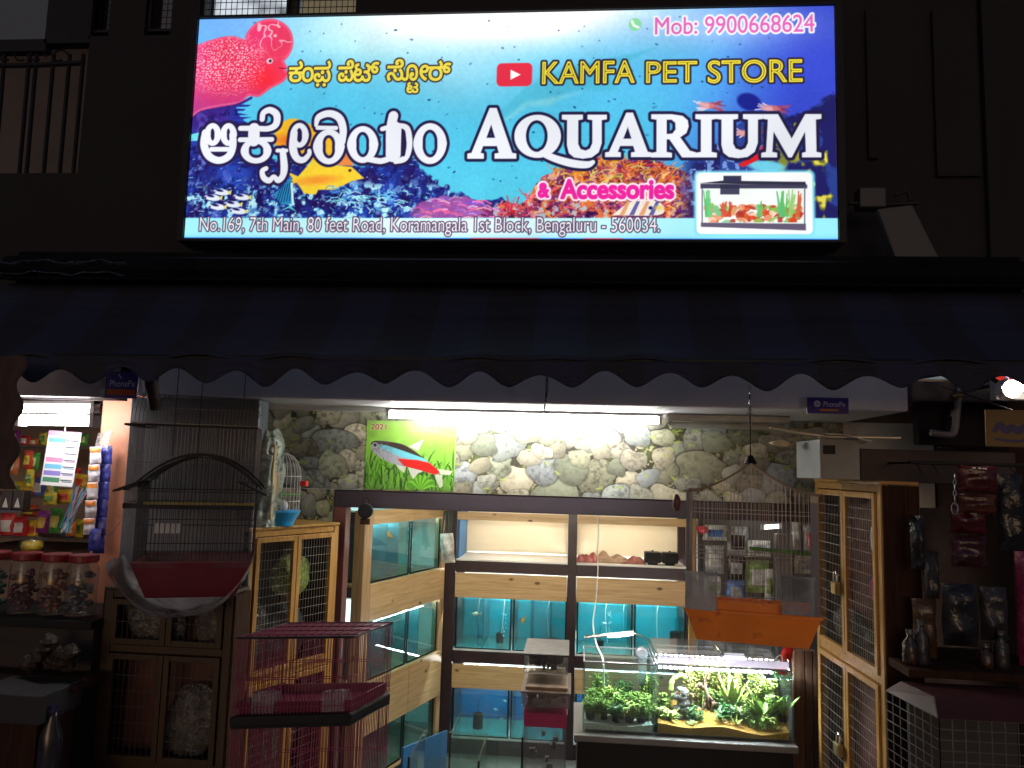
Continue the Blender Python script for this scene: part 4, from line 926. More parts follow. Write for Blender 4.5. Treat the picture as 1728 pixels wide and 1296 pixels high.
cal = wall_sheet('calendar', paint_calendar() * .74, 617, 711, 768, 827, PY - .004, 'green wall calendar picturing a blue and red striped fish', 'calendar')
# clear stretch of conduit and loose wire hanging from the lintel
wr = MB(); wr.tube([P(918, 600, 2.83), P(922, 640, 2.83), P(921, 672, 2.83), P(919, 694, 2.835), P(924, 697, 2.835), P(929, 702, 2.83)], .0022, 5); wr.tube([P(925, 600, 2.828), P(924, 660, 2.828), P(918, 690, 2.828), P(908, 705, 2.828), P(914, 709, 2.828)], .0018, 5)
solo('hanging_wire', wr, M['black_plastic'], 'thin black wires dangling in front of the grey lintel', 'wire')
def chain(px, y0, y1, Y, pitch=.017):
    g = MB(); a, b = P(px, y0, Y), P(px, y1, Y); n = max(2, int((a - b).length / pitch))
    for i in range(n):
        c = a + (b - a) * ((i + .5) / n); w = .0045; h = pitch * .62; pts = []
        for k in range(11):
            t = 2 * math.pi * k / 10; dx = w * math.cos(t); pts.append(c + (Vector((dx, 0, h * math.sin(t))) if i % 2 else Vector((dx * .4, dx, h * math.sin(t)))))
        g.tube(pts, .0013, 5, caps=False)
    e = P(px, y1 + 12, Y)
    g.tube([e + Vector((.010 * math.cos(k * .7), 0, .018 * math.sin(k * .7))) for k in range(10)], .0017, 5, caps=False)
    return g
solo('chain', chain(1265, 596, 694, 2.30), M['steel_wire'], 'short steel chain with a ring hanging above the orange cage', 'chain')
for wide, (x0, y0, x1, y1, Y, lab) in ((True, (1362, 671, 1432, 698, 2.835, 'small purple payment sticker sign on the right of the grey lintel')), (False, (178, 628, 232, 672, 2.60, 'square purple and orange payment sign half hidden by the awning hem'))):
    t = wall_sheet('payment_sign', paint_pay_sign(wide), x0, y0, x1, y1, Y, lab, 'sign')
sp = MB(); sp.box(*[XX(q, 640, 2.60) for q in (200, 212)], 2.61, 2.63, ZZ(205, 640, 2.6), ZZ(205, 560, 2.6)); solo('sign_hanger', sp, M['black_plastic'], 'dark strap holding up the square purple payment sign', 'hanger')

# ---------------------------------------------------------------- fish tanks
def leaf_mat(name, c): return pm(name, c, .4, var=.35, scale=40)
M['leaf'] = leaf_mat('leaf', (.20, .33, .06)); M['leaf_light'] = leaf_mat('leaf_light', (.44, .56, .13)); M['leaf_dark'] = leaf_mat('leaf_dark', (.05, .17, .04)); M['leaf_yellow'] = leaf_mat('leaf_yellow', (.62, .56, .17))
M['rock'] = pm('rock', (.10, .095, .09), .8, var=.4, scale=60, bump=.8, bscale=90); M['driftwood'] = pm('driftwood', (.20, .12, .08), .8, var=.4, scale=50, bump=.6)
M['sand'] = pm('sand', (.52, .27, .045), .9, var=.3, scale=150, bump=.6, bscale=300); M['gravel'] = pm('gravel', (.72, .72, .70), .8, var=.25, scale=200, bump=.5, bscale=300)
M['orange_fish'] = pm('orange_fish', (.85, .22, .03), .35, var=.2, scale=30); M['pale_fish'] = pm('pale_fish', (.65, .55, .35), .35, var=.3, scale=40); M['silver_fish'] = pm('silver_fish', (.6, .65, .7), .25, .3, var=.2, scale=40)
M['tank_blue'] = pm('tank_blue', (.012, .48, .64), .5, var=.12, scale=4); M['tank_deep'] = pm('tank_deep', (.006, .18, .56), .5, var=.15, scale=4); M['tank_grey'] = pm('tank_grey', (.25, .42, .42), .5, var=.2, scale=5); M['tank_pale'] = pm('tank_pale', (.60, .78, .80), .5, var=.1, scale=5)
M['tank_green'] = pm('tank_green', (.05, .30, .27), .5, var=.2, scale=5)

def fish_tank(label, x0, x1, y0, y1, z0, z1, level, back_m, Mx=None, group=None, dividers=(), ends=None, seal=True, water_m=None):
    c = Vector(((x0 + x1) / 2, (y0 + y1) / 2, z0)); c = Mx @ c if Mx else c
    t = thing('fish_tank', label, 'aquarium', c, group); th = .005
    g = MB(Mx); g.box(x0, x1, y0, y0 + th, z0 + th, z1); g.box(x0, x1, y1 - th, y1, z0 + th, z1); g.box(x0, x0 + th, y0 + th, y1 - th, z0 + th, z1); g.box(x1 - th, x1, y0 + th, y1 - th, z0 + th, z1); g.box(x0, x1, y0, y1, z0, z0 + th)
    part('glass', g, M['glass'], t)
    if back_m:
        g = MB(Mx); g.box(x0, x1, y1 + .001, y1 + .006, z0, z1); part('backing', g, back_m, t)
    if level:
        zl = z0 + (z1 - z0) * level
        g = MB(Mx); n = 16
        g.box(x0 + th + .001, x1 - th - .001, y0 + th + .001, y1 - th - .001, z0 + th + .001, zl); part('water', g, water_m or M['water'], t)
    for d in dividers:
        g = MB(Mx); xd = x0 + (x1 - x0) * d; g.box(xd - .002, xd + .002, y0 + th + .002, y1 - th - .002, z0 + th + .002, z1 - .004); part('divider', g, pm('divider_glass', (.05, .22, .28), .15), t)
    if seal:
        g = MB(Mx)
        for xx in (x0, x1): g.box(xx - .004, xx + .004, y0 - .003, y0 + .003, z0, z1)
        g.box(x0 + .004, x1 - .004, y0 - .003, y0 + .003, z0 - .003, z0 + .005); part('seal', g, M['black_plastic'], t)
    return t
def fish(px, py, Y, L, m, label, a=0.0, group=None, flip=1):
    c = P(px, py, Y); t = thing('fish', label, 'fish', c, group)
    g = MB(); ca, sa = math.cos(a), math.sin(a)
    def q(x, y, z): return (c.x + flip * (x * ca - z * sa), c.y + y, c.z + x * sa + z * ca)
    n = 10; prof = [(-.5, .02), (-.42, .10), (-.25, .18), (0, .21), (.22, .15), (.38, .06), (.44, .045)]
    vs = []; fs = []
    for x, r in prof:
        for k in range(n): an = 2 * math.pi * k / n; vs.append(q(x * L, r * .45 * L * math.cos(an), r * L * math.sin(an)))
    for i in range(len(prof) - 1):
        for k in range(n): fs.append((i * n + k, i * n + (k + 1) % n, (i + 1) * n + (k + 1) % n, (i + 1) * n + k))
    fs.append(tuple(range(n))); fs.append(tuple((len(prof) - 1) * n + k for k in range(n))[::-1])
    g.add(vs, fs); part('body', g, m, t, smooth=True)
    g = MB()
    g.add([q(.42 * L, .002, .03 * L), q(.42 * L, .002, -.03 * L), q(.68 * L, .003, -.2 * L), q(.6 * L, .001, 0), q(.68 * L, .003, .2 * L)], [(0, 1, 2, 3), (0, 3, 4)])
    g.add([q(-.1 * L, 0, .19 * L), q(.2 * L, 0, .13 * L), q(.22 * L, 0, .3 * L), q(.0 * L, 0, .32 * L)], [(0, 1, 2, 3)]); g.add([q(.0 * L, 0, -.19 * L), q(.2 * L, 0, -.13 * L), q(.2 * L, 0, -.28 * L)], [(0, 1, 2)])
    part('fin', g, m, t); return t
def block_filter(px, py, Y, w, h, label, m=None):
    c = P(px, py, Y); t = thing('tank_filter', label, 'filter', c)
    g = MB(); g.lathe([(w * .5, 0), (w * .52, .004), (w * .5, h), (w * .3, h + .004)], c, 12); part('sponge', g, m or M['black_plastic'], t, smooth=False)
    g = MB(); g.tube([c + Vector((0, 0, h)), c + Vector((0, 0, h + .05)), c + Vector((.004, 0, h + .085))], .004, 8); part('uplift_tube', g, M['clear'], t); return t

# ---------------------------------------------------------------- rack at the back of the shop
RY0, RY1 = 4.70, 5.06
rz = lambda py: ZZ(865, py, RY0)
rx = lambda px: XX(px, 1000, RY0)
bL0, bL1, bR0, bR1 = rx(768), rx(957), rx(972), rx(1158)
rk = thing('tank_rack', 'maroon framed back rack with pine boards holding lit tanks', 'rack', ((bL0 + bR1) / 2, RY0, 0))
for x0, x1 in ((rx(742), bL0), (bL1, bR0), (bR1, rx(1172))):
    for ya, yb in ((RY0 - .02, RY0 + .03), (RY1 + .02, RY1 + .06)):
        g = MB(); g.box(x0, x1, ya, yb, 0, zb1 + .1); part('post', g, M['maroon_frame'], rk, bevel=.003)
rows = [(946, 968), (1098, 1121), (1247, 1290)]
for a, b in rows:
    for x0, x1 in ((bL0, bL1), (bR0, bR1)):
        g = MB(); g.box(x0, x1, RY0 - .012, RY0 + .02, rz(b), rz(a) - .010); part('rail', g, M['maroon_frame'], rk, bevel=.002)
        g = MB(); g.box(x0, x1, RY0 - .014, RY1 + .02, rz(a) - .009, rz(a) - .001); part('shelf', g, M['white_plastic'], rk)
for a, b in ((866, 879), (969, 1010), (1123, 1163)):
    for x0, x1 in ((bL0 - .004, bL1 + .004), (bR0 - .004, bR1 + .004)):
        g = MB(); g.box(x0 + .006, x1 - .006, RY0 - .030, RY0 - .014, rz(b), rz(a)); part('board', g, M['pine'], rk, bevel=.0015)
g = MB(); g.box(rx(742), rx(1172), RY1 + .061, RY1 + .07, rz(1000), zb1 + .1); part('back_panel', g, M['cream'], rk)
g = MB(); g.box(bL0 + .001, bL0 + .012, RY0 + .03, RY1, rz(946), rz(868)); part('end_panel', g, M['blue_board'], rk)
g = MB(); g.box(rx(742), rx(1172), RY0 - .01, RY1 + .06, rz(862), rz(866) + .03); part('top_board', g, M['pine'], rk)
m_row = [emit('shelf_tube', (1.0, .90, .72), 44), emit('tank_tube', (.85, .96, 1.0), 240), emit('tank_tube_low', (.80, .92, 1.0), 110)]
for i, yy in enumerate((872, 975, 1130)):
    for j, (x0, x1) in enumerate(((bL0, bL1), (bR0, bR1))):
        z = rz(yy) - (.0 if i else .012); Yt = RY0 + .05 + (.03 if i == 0 else 0)
        tube_lamp('shelf_light', '%s tube lamp hidden behind the %s pine board of the %s rack bay' % ('warm' if i == 0 else 'cool', ('top', 'middle', 'lowest')[i], ('left', 'right')[j]), Vector((x0 + .05, Yt, z)), Vector((x1 - .05, Yt, z)), .008, m_row[i], M['white_plastic'], 'shelf lights in the back rack', .02, .012)
tankx = [(bL0 + .012, rx(863)), (rx(868), bL1 - .004), (bR0 + .012, rx(1067)), (rx(1072), bR1 - .006)]
wh = ('leftmost', 'second', 'third', 'rightmost')
for i, (x0, x1) in enumerate(tankx):
    fish_tank('%s turquoise tank on the middle shelf of the back rack' % wh[i], x0, x1, RY0 + .005, RY1 - .02, rz(1098), rz(1004), .72, M['tank_blue'], None, 'tanks on the back rack', ((.5,), (.33, .70), (), ())[i])
    fish_tank('%s deep blue tank on the low shelf of the back rack' % wh[i], x0, x1, RY0 + .005, RY1 - .02, rz(1247), rz(1160), .82, M['tank_deep'], None, 'tanks on the back rack')
for px, py, L, m, lab, a, fl in ((803, 1036, .055, 'pale_fish', 'pale fish in the leftmost turquoise tank', .05, 1), (883, 1047, .05, 'orange_fish', 'orange fish turned upward in the second turquoise tank', 1.1, 1), (1020, 1052, .035, 'silver_fish', 'small silver fish in the third turquoise tank', .2, -1),
                                 (836, 1197, .03, 'silver_fish', 'small silvery fish near the black filter in the low blue tank', -.2, 1), (852, 1183, .026, 'silver_fish', 'tiny silvery fish near the top of the low blue tank', .3, -1), (846, 1213, .026, 'silver_fish', 'tiny silvery fish low in the blue tank', .1, 1), (822, 1228, .024, 'silver_fish', 'tiny silvery fish on the floor of the low blue tank', .1, -1)):
    fish(px, py, RY0 + .12, L, M[m], lab, a, None, fl)
block_filter(843, 1092, RY0 + .2, .045, .085, 'black sponge filter in the leftmost turquoise tank'); block_filter(1012, 1092, RY0 + .2, .05, .04, 'black filter on the floor of the third turquoise tank'); block_filter(1140, 1092, RY0 + .2, .07, .09, 'dark filter block in the rightmost turquoise tank'); block_filter(806, 1228, RY0 + .14, .06, .085, 'black filter with white flecks in the low blue tank'); block_filter(930, 1092, RY0 + .2, .08, .05, 'dark filter low in the second turquoise tank')
for k, (px, yb, lab) in enumerate(((806, 1085, 'airline in the leftmost turquoise tank'), (848, 1070, 'airline to the black filter of the leftmost turquoise tank'), (925, 1075, 'airline in the second turquoise tank'), (1022, 1085, 'airline in the third turquoise tank'), (1050, 1060, 'short airline in the third turquoise tank'), (1110, 1080, 'airline in the rightmost turquoise tank'))):
    g = MB(); g.tube(catmull([tuple(P(px + 4, 1008, RY0 + .14)), tuple(P(px + 2 * math.sin(k * 2), 1035, RY0 + .15)), tuple(P(px - 3 * math.cos(k), yb, RY0 + .18))], 6), .0028, 6); solo('airline', g, M['white_plastic'] if k % 2 else pm('grey_air%d' % k, (.35, .5, .52), .3), 'thin ' + lab, 'hose', smooth=True)
rr = random.Random(9)
for px, lab in ((851, 'stream of bubbles over the filter in the leftmost turquoise tank'), (1029, 'stream of bubbles in the third turquoise tank')):
    g = MB()
    for k in range(26): q = rr.uniform(.002, .0045); g.blob(P(px + rr.uniform(-3, 3), rr.uniform(1032, 1078), RY0 + .17), (q, q, q), k, 6, 4, 0)
    solo('bubbles', g, M['white_plastic'], lab, 'bubbles')
# things lying on the top shelf
c = P(1010, 955, RY0 + .06)
def cloth(name, x0, x1, yb, h, Y, m, label, cat, seed):
    g = MB(); rr = random.Random(seed); a, b = XX(x0, yb, Y), XX(x1, yb, Y); z = rz(946) + .001; ph = [rr.uniform(0, 6) for _ in range(6)]
    def f(u, v):
        e = (math.sin(math.pi * u) ** .6) * (math.sin(math.pi * v) ** .7)
        return (a + (b - a) * u, Y + .16 * v, z + e * h * (1 + .35 * math.sin(9 * u + ph[0]) + .25 * math.sin(17 * u + 5 * v + ph[1]) + .2 * math.sin(11 * v + ph[2])))
    g.grid(f, 40, 14); return solo(name, g, m, label, cat, smooth=True)
cloth('plastic_bag', 972, 1012, 950, .045, RY0 + .04, pm('red_bag', (.22, .05, .05), .35, var=.4, scale=20, bump=.5), 'crumpled red plastic bag at the left end of the top shelf', 'bag', 1)
cloth('sack', 1000, 1062, 950, .045, RY0 + .05, pm('sacking', (.22, .15, .10), .8, var=.35, scale=40, bump=.5), 'brown sacking heaped on the top shelf beside the red bag', 'sack', 2)
cloth('cloth', 1045, 1092, 952, .03, RY0 + .04, pm('maroon_cloth', (.15, .05, .04), .8, var=.35, scale=30, bump=.4), 'flat maroon cloth lying next to the black power boxes', 'cloth', 3)
for i, (x0, x1) in enumerate(((1089, 1117), (1119, 1146))):
    t = thing('power_box', ('left' if i == 0 else 'right') + ' small black box on feet on the top shelf', 'box', (rx((x0 + x1) / 2), RY0 + .06, rz(946)), 'black boxes on the top shelf')
    z = rz(946); g = MB(); g.box(rx(x0), rx(x1), RY0 + .04, RY0 + .12, z + .012, z + .075); part('case', g, M['black_plastic'], t, bevel=.006)
    g = MB(); g.box(rx(x0) + .02, rx(x1) - .02, RY0 + .05, RY0 + .11, z, z + .0118); part('foot', g, M['black_plastic'], t)
    g = MB(); g.lathe([(.006, 0), (.006, .008)], (rx((x0 + x1) / 2), RY0 + .08, z + .0755), 10); part('knob', g, M['black_plastic'], t)
hs = MB(); hs.tube(catmull([tuple(P(x, y, Y)) for x, y, Y in ((1008, 868, 4.63), (1010, 900, 4.63), (1008, 925, 4.63), (1009, 960, 4.62), (1006, 1010, 4.3), (1001, 1050, 3.9), (1006, 1085, 3.5), (1017, 1112, 3.36), (1019, 1150, 3.36), (1018, 1180, 3.36))], 8), .0038, 8)
solo('air_hose', hs, pm('hose', (.62, .64, .62), .3), 'thin white air hose hanging down from the rack into the small planted tank', 'hose', smooth=True)
# ---------------------------------------------------------------- slanting tank rack on the left of the aisle
def frame_from(p0, p1, toward):
    """local frame: x along p0>p1, y away from the viewer side 'toward', z up"""
    u = Vector((p1[0] - p0[0], p1[1] - p0[1], 0)); L = u.length; u.normalize()
    n = Vector((u.y, -u.x, 0))
    if n.dot(Vector(toward)) < 0: n = -n
    v = -n
    return Matrix(((u.x, v.x, 0, p0[0]), (u.y, v.y, 0, p0[1]), (0, 0, 1, 0), (0, 0, 0, 1))), L
Apt = (XX(622, 985, 3.86), 3.86); Bpt = (XX(747, 957, 4.62), 4.62)
FL, LL = frame_from(Apt, Bpt, (1, 0, 0))
lz = lambda py: ZZ(745, py, 4.62)
lr = thing('tank_rack', 'pine board tank rack slanting back along the left of the aisle', 'rack', FL @ Vector((LL / 2, 0, 0)))
g = MB(FL); g.box(-.075, -.002, -.012, .05, 0, lz(852)); part('post', g, M['pine_up'], lr, bevel=.003)
g = MB(FL); g.box(LL - .02, LL + .03, .0, .05, 0, lz(852)); part('post', g, M['pine_up'], lr, bevel=.003)
g = MB(FL); g.box(-.075, -.03, .33, .38, 0, lz(852)); part('post', g, M['maroon_frame'], lr, bevel=.003)
for a, b in ((852, 872), (957, 1009), (1097, 1172)):
    for s0, s1 in ((0, LL * .53), (LL * .53 + .003, LL)):
        g = MB(FL); g.box(s0, s1, -.012, .004, lz(b), lz(a)); part('board', g, M['pine_slant'], lr, bevel=.002)
for a in (958, 1098, 1245):
    g = MB(FL); g.box(-.03, LL, .006, .38, lz(a) - .015, lz(a) - .002); part('shelf', g, M['pine'], lr)
g = MB(FL); g.box(-.03, LL, .381, .39, 0, lz(852)); part('back_panel', g, M['tank_grey'], lr)
mt = emit('side_tube', (.9, 1.0, .97), 70)
for k, yy in enumerate((864, 1003)):
    tube_lamp('shelf_light', ('cool tube lamp behind the top board of the slanting rack', 'cool tube lamp behind the middle board of the slanting rack')[k], FL @ Vector((.02, .10, lz(yy) - .01)), FL @ Vector((LL - .04, .10, lz(yy) - .01)), .008, mt, M['white_plastic'], 'shelf lights in the slanting rack', .02, .012)
for i, (s0, s1) in enumerate(((.004, LL * .53 - .01), (LL * .53 + .012, LL - .03))):
    fish_tank(('pale glass tank', 'bubbling dim tank')[i] + ' on the top shelf of the slanting rack', s0, s1, .014, .36, lz(956), lz(874), .9, (M['tank_pale'], M['tank_grey'])[i], FL, 'tanks on the slanting rack', ((.45, .75), ())[i])
    fish_tank(('nearer', 'farther')[i] + ' bright blue tank on the middle shelf of the slanting rack', s0, s1, .014, .36, lz(1096), lz(1014), .85, M['tank_blue'] if i == 0 else M['tank_grey'], FL, 'tanks on the slanting rack', ((.5,), (.4,))[i])
    fish_tank(('nearer', 'farther')[i] + ' unlit dark tank at the foot of the slanting rack', s0, s1, .014, .36, lz(1243), lz(1174), .8, M['tank_green'], FL, 'tanks on the slanting rack')
for px, py, Y, L, a, fl, lab in ((655, 902, 4.15, .06, .5, -1, 'orange goldfish high in the pale slanting rack tank'), (585, 908, 4.02, .06, .2, 1, 'orange goldfish seen through the end of the slanting rack'), (596, 914, 4.03, .05, -.6, 1, 'goldfish diving behind the first goldfish at the rack end'), (590, 899, 4.05, .045, 0, -1, 'uppermost small goldfish at the rack end')):
    fish(px, py, Y, L, M['orange_fish'], lab, a, None, fl)
bb = MB(); rr = random.Random(3)
for k in range(90):
    p = FL @ Vector((LL * .53 + .10 + rr.uniform(-.012, .012), .06 + rr.uniform(0, .02), lz(956) + .02 + rr.random() * (lz(878) - lz(956) - .03))); q = rr.uniform(.002, .005)
    bb.blob(p, (q, q, q), k, 6, 4, 0)
solo('bubble_column', bb, M['white_plastic'], 'column of white air bubbles rising in the dim top tank', 'bubbles')
# lit white box and the end tank beside the post
X0, X1, Z0, Z1 = RC(558, 1012, 598, 1052, 3.90)
t = thing('light_box', 'small glowing white light box beside the pine post', 'lamp', ((X0 + X1) / 2, 3.90, Z0)); g = MB(); g.box(X0, X1, 3.890, 3.915, Z0, Z1); part('diffuser', g, emit('light_box', (.80, 1.0, .97), 1.6), t, bevel=.002); g = MB(); g.box(X0 - .006, X1 + .006, 3.9155, 3.925, Z0 - .006, Z1 + .006); part('case', g, M['white_plastic'], t)
X0, X1, Z0, Z1 = RC(570, 998, 620, 866, 3.97)
fish_tank('green end tank with goldfish left of the pine post', X0 - .08, X1 - .05, 3.94, 4.10, Z0, Z1, .9, M['tank_green'], None)
tube_lamp('shelf_light', 'small added tube lamp brightening the green end tank', Vector((X0 - .07, 4.0, Z1 + .012)), Vector((X1 - .06, 4.0, Z1 + .012)), .008, mt, M['white_plastic'], None, .02, .012)  # lamp added only to brighten the end tank
g = MB(); g.box(X0 - .12, X1 - .045, 3.93, 4.12, 0, Z0 - .004); solo('tank_stand', g, M['maroon_frame'], 'dark cabinet stand under the green end tank', 'stand', bevel=.004)
# round dark lamp under the beam, papers on the right post
c = P(617, 862, 3.40); t = thing('weighing_scale', 'small dark round hanging scale under the left end of the beam', 'scale', c)
g = MB(); g.lathe([(.030, -.012), (.034, -.008), (.034, .008), (.030, .012)], c, 20, 'y'); part('dial', g, M['black_plastic'], t, smooth=False, bevel=.002)
g = MB(); g.tube([c + Vector((-.012, 0, .032)), c + Vector((-.012, 0, .055)), c + Vector((.012, 0, .055)), c + Vector((.012, 0, .032))], .004, 6); g.box(c.x - .02, c.x + .02, c.y - .008, c.y + .008, c.z - .06, c.z - .034); part('hook', g, M['brown_ply'], t)
g = MB(); c0 = P(757, 862, 4.5); rr = random.Random(8)
for k in range(7): g.tube(catmull([tuple(P(750 + k * 2.4, 862, 4.5 + .01 * k)), tuple(P(748 + k * 2.2 + rr.uniform(-3, 3), 895, 4.5 + .01 * k)), tuple(P(742 + k * 1.5 + rr.uniform(-4, 4), 928 + rr.uniform(-8, 8), 4.5 + .01 * k))], 5), .005, 5)
solo('cable_bundle', g, pm('cable_green', (.02, .035, .03), .4), 'bundle of dark cables hanging down the left rack post', 'cables')
def pouch(name, x0, y0, x1, y1, Y, m, label, cat, group=None, bulge=.018, tilt=0.0, seed=0, panel=None, hole=True, panel_rect=(.18, .25, .82, .72)):
    X0, X1, Z0, Z1 = RC(x0, y0, x1, y1, Y); cx, cz = (X0 + X1) / 2, Z1; rr = random.Random(seed * 7 + 1); ph = [rr.uniform(0, 6) for _ in range(4)]
    t = thing(name, label, cat, (cx, Y, Z0), group); ct, st = math.cos(tilt), math.sin(tilt)
    def q(x, y, z): dx, dz = x - cx, z - cz; return (cx + dx * ct - dz * st, y, cz + dx * st + dz * ct)
    def f(u, v, s, lift=0.0):
        e = (1 - abs(2 * u - 1) ** 2.6) * (1 - abs(2 * v - 1) ** 4)
        w = 1 + .22 * math.sin(7 * u + ph[0] + 4 * v) + .16 * math.sin(13 * v + ph[1])
        return q(X0 + (X1 - X0) * (u + .02 * math.sin(9 * v + ph[2]) * (1 - 2 * u)), Y - s * (bulge * e * w + .001) - lift, Z0 + (Z1 - Z0) * v)
    g = MB(); g.grid(lambda u, v: f(u, v, 1), 10, 14); g.grid(lambda u, v: f(1 - u, v, .7 * -1), 10, 14); part('pack', g, m, t, smooth=True)
    if panel:
        a, b, c_, d = panel_rect; g = MB(); g.grid(lambda u, v: f(a + (c_ - a) * u, b + (d - b) * v, 1, .0015), 8, 10); part('label', g, panel, t, smooth=True)
    return t
pouch('paper_bag', 741, 900, 764, 950, 4.48, pm('silver_foil', (.5, .5, .45), .3, .4, var=.5, scale=30, bump=1.0), 'crumpled silvery packet hanging on the left rack post', 'packet', None, .02, .1, 4)
# ---------------------------------------------------------------- wood and mesh cabinets
def mesh_cabinet(label, p0, p1, toward, depth, zs, ncol, door_label=None, wire=None, cell=.0145, post=.028, wmat=None, rmat=None, side=True, nom='mesh_cabinet'):
    """zs: heights of the rails from the top down; doors fill each gap"""
    FM, L = frame_from(p0, p1, toward); t = thing(nom, label, 'cabinet', FM @ Vector((L / 2, depth / 2, 0)))
    wmat = wmat or M['yellow_wood']; rmat = rmat or M['yellow_rail']; wire = wire or M['dull_wire']
    for x in (0, L - post):
        for y in (0, depth - post):
            g = MB(FM); g.box(x, x + post, y, y + post, 0, zs[0]); part('post', g, wmat, t, bevel=.002)
    for z in zs:
        g = MB(FM); g.box(post + .001, L - post - .001, .002, post - .002, z - post * .9, z); part('rail', g, rmat, t, bevel=.002)
    g = MB(FM); g.box(-.002, L + .002, -.004, depth + .004, zs[0] + .0005, zs[0] + .012); part('top_board', g, rmat, t, bevel=.002)
    if side:
        g = MB(FM); g.box(-.008, -.001, post * .2, depth, .02, zs[0] - .002); part('side_panel', g, M['brown_ply'], t)
        g = MB(FM); g.box(L + .001, L + .008, post * .2, depth, .02, zs[0] - .002); part('side_panel', g, M['brown_ply'], t)
    g = MB(FM); g.box(.001, L - .001, depth + .001, depth + .006, .02, zs[0] - .002); part('back_panel', g, pm('back_mesh', (.09, .032, .024), .6, var=.4), t)
    for z in zs[1:]:
        g = MB(FM); g.box(post, L - post, post + .002, depth - .002, z - .012, z - .002); part('shelf', g, M['brown_ply'], t)
    dw = (L - 2 * post - .004) / ncol
    for i in range(len(zs) - 1):
        zt, zb = zs[i] - post * .9 - .003, zs[i + 1] + .003
        for k in range(ncol):
            x0 = post + .002 + dw * k + .0015; x1 = x0 + dw - .003; s = .020
            g = MB(FM); y0, y1 = -.008, .010
            g.box(x0, x0 + s, y0, y1, zb, zt); g.box(x1 - s, x1, y0, y1, zb, zt); g.box(x0 + s, x1 - s, y0, y1, zb, zb + s); g.box(x0 + s, x1 - s, y0, y1, zt - s, zt)
            d = part('door', g, wmat, t, bevel=.0015)
            g = MB(FM); n = max(2, int((x1 - x0 - 2 * s) / cell)); m_ = max(2, int((zt - zb - 2 * s) / (cell * 2.3)))
            for j in range(1, n): xx = x0 + s + (x1 - x0 - 2 * s) * j / n; g.bar((xx, .000, zb + s), (xx, .000, zt - s), .0008)
            for j in range(1, m_): zz = zb + s + (zt - zb - 2 * s) * j / m_; g.bar((x0 + s, -.003, zz), (x1 - s, -.003, zz), .0010)
            part('mesh', g, wire, d)
    return t, FM, L
def padlock(c, label, ax=(1, 0, 0), s=1.0):
    t = thing('padlock', label, 'padlock', c); a = Vector(ax)
    g = MB(); n = Vector((a.y, -a.x, 0)); w, h, d = .020 * s, .036 * s, .009 * s
    q = lambda x, y, z: tuple(c + a * x + n * y + Vector((0, 0, z)))
    g.hexa([q(-w, -d, 0), q(w, -d, 0), q(w, d, 0), q(-w, d, 0)], [q(-w * .8, -d, -h), q(w * .8, -d, -h), q(w * .8, d, -h), q(-w * .8, d, -h)]); part('body', g, M['brass'], t, bevel=.004)
    g = MB(); g.tube([q(-w * .6, 0, -.002), q(-w * .6, 0, .018 * s)] + [q(w * .6 * math.cos(math.pi - k * math.pi / 8), 0, .018 * s + w * .6 * math.sin(k * math.pi / 8)) for k in range(1, 8)] + [q(w * .6, 0, .018 * s), q(w * .6, 0, -.002)], .0035 * s, 8); part('shackle', g, M['chrome'], t, smooth=True)
    return t
cl0 = (XX(420, 930, 2.92), 2.92); cl1 = (XX(570, 930, 3.36), 3.36)
ztc = ZZ(424, 897, 2.92)
lc, LFM, LLn = mesh_cabinet('yellow wood cabinet with wire mesh doors left of the shop opening', cl0, cl1, (1, 0, 0), .30, [ztc, ztc - .56, ztc - 1.08], 2)
def Lc(x, y, z): return LFM @ Vector((x, y, z))
def inner_bag(name, FM, x, y, z, w, h, d, m, label, cat, seed, n=14):
    g = MB(); c = FM @ Vector((x, y, z + h / 2)); rr = random.Random(seed); ph = [rr.uniform(0, 6) for _ in range(5)]
    def f(u, v):
        a = 2 * math.pi * u; t = math.pi * v; k = 1 + .18 * math.sin(3 * a + ph[0] + 5 * v) + .14 * math.sin(5 * a + ph[1]) * math.sin(t) + .12 * math.sin(9 * v + ph[2] + 2 * a) + .06 * math.sin(17 * a + ph[3] + 9 * v)
        s = abs(math.sin(t)) ** .6
        return FM @ Vector((x + w / 2 * k * s * math.cos(a), y + d / 2 * k * s * math.sin(a), z + h / 2 - h / 2 * math.cos(t) * (1 + .05 * math.sin(4 * a))))
    g.grid(f, n * 2, n); return solo(name, g, m, label, cat, smooth=True)
M['greens'] = pm('greens', (.30, .42, .08), .6, var=.6, scale=60, bump=.8, bscale=80)
M['clear_bag'] = film('clear_bag', (.85, .85, .82), .55, (.20, .19, .175), 22, .14, 1.0)
inner_bag('feed_bag', LFM, LLn * .72, .14, ztc - .30, .16, .17, .14, M['greens'], 'bag of green leafy feed behind the right mesh door', 'bag', 2)
inner_bag('goods_bag', LFM, LLn * .25, .14, ztc - .555, .17, .26, .16, M['clear_bag'], 'clear bag of packed goods behind the left mesh door', 'bag', 3)
inner_bag('goods_bag', LFM, LLn * .72, .15, ztc - .555, .16, .22, .15, pm('dark_bag', (.06, .07, .08), .3, var=.5, scale=20, bump=.6), 'dark plastic bag low behind the right mesh door', 'bag', 5)
inner_bag('goods_bag', LFM, LLn * .5, .15, ztc - 1.07, .30, .3, .2, M['clear_bag'], 'clear bag on the bottom shelf of the yellow cabinet', 'bag', 6)
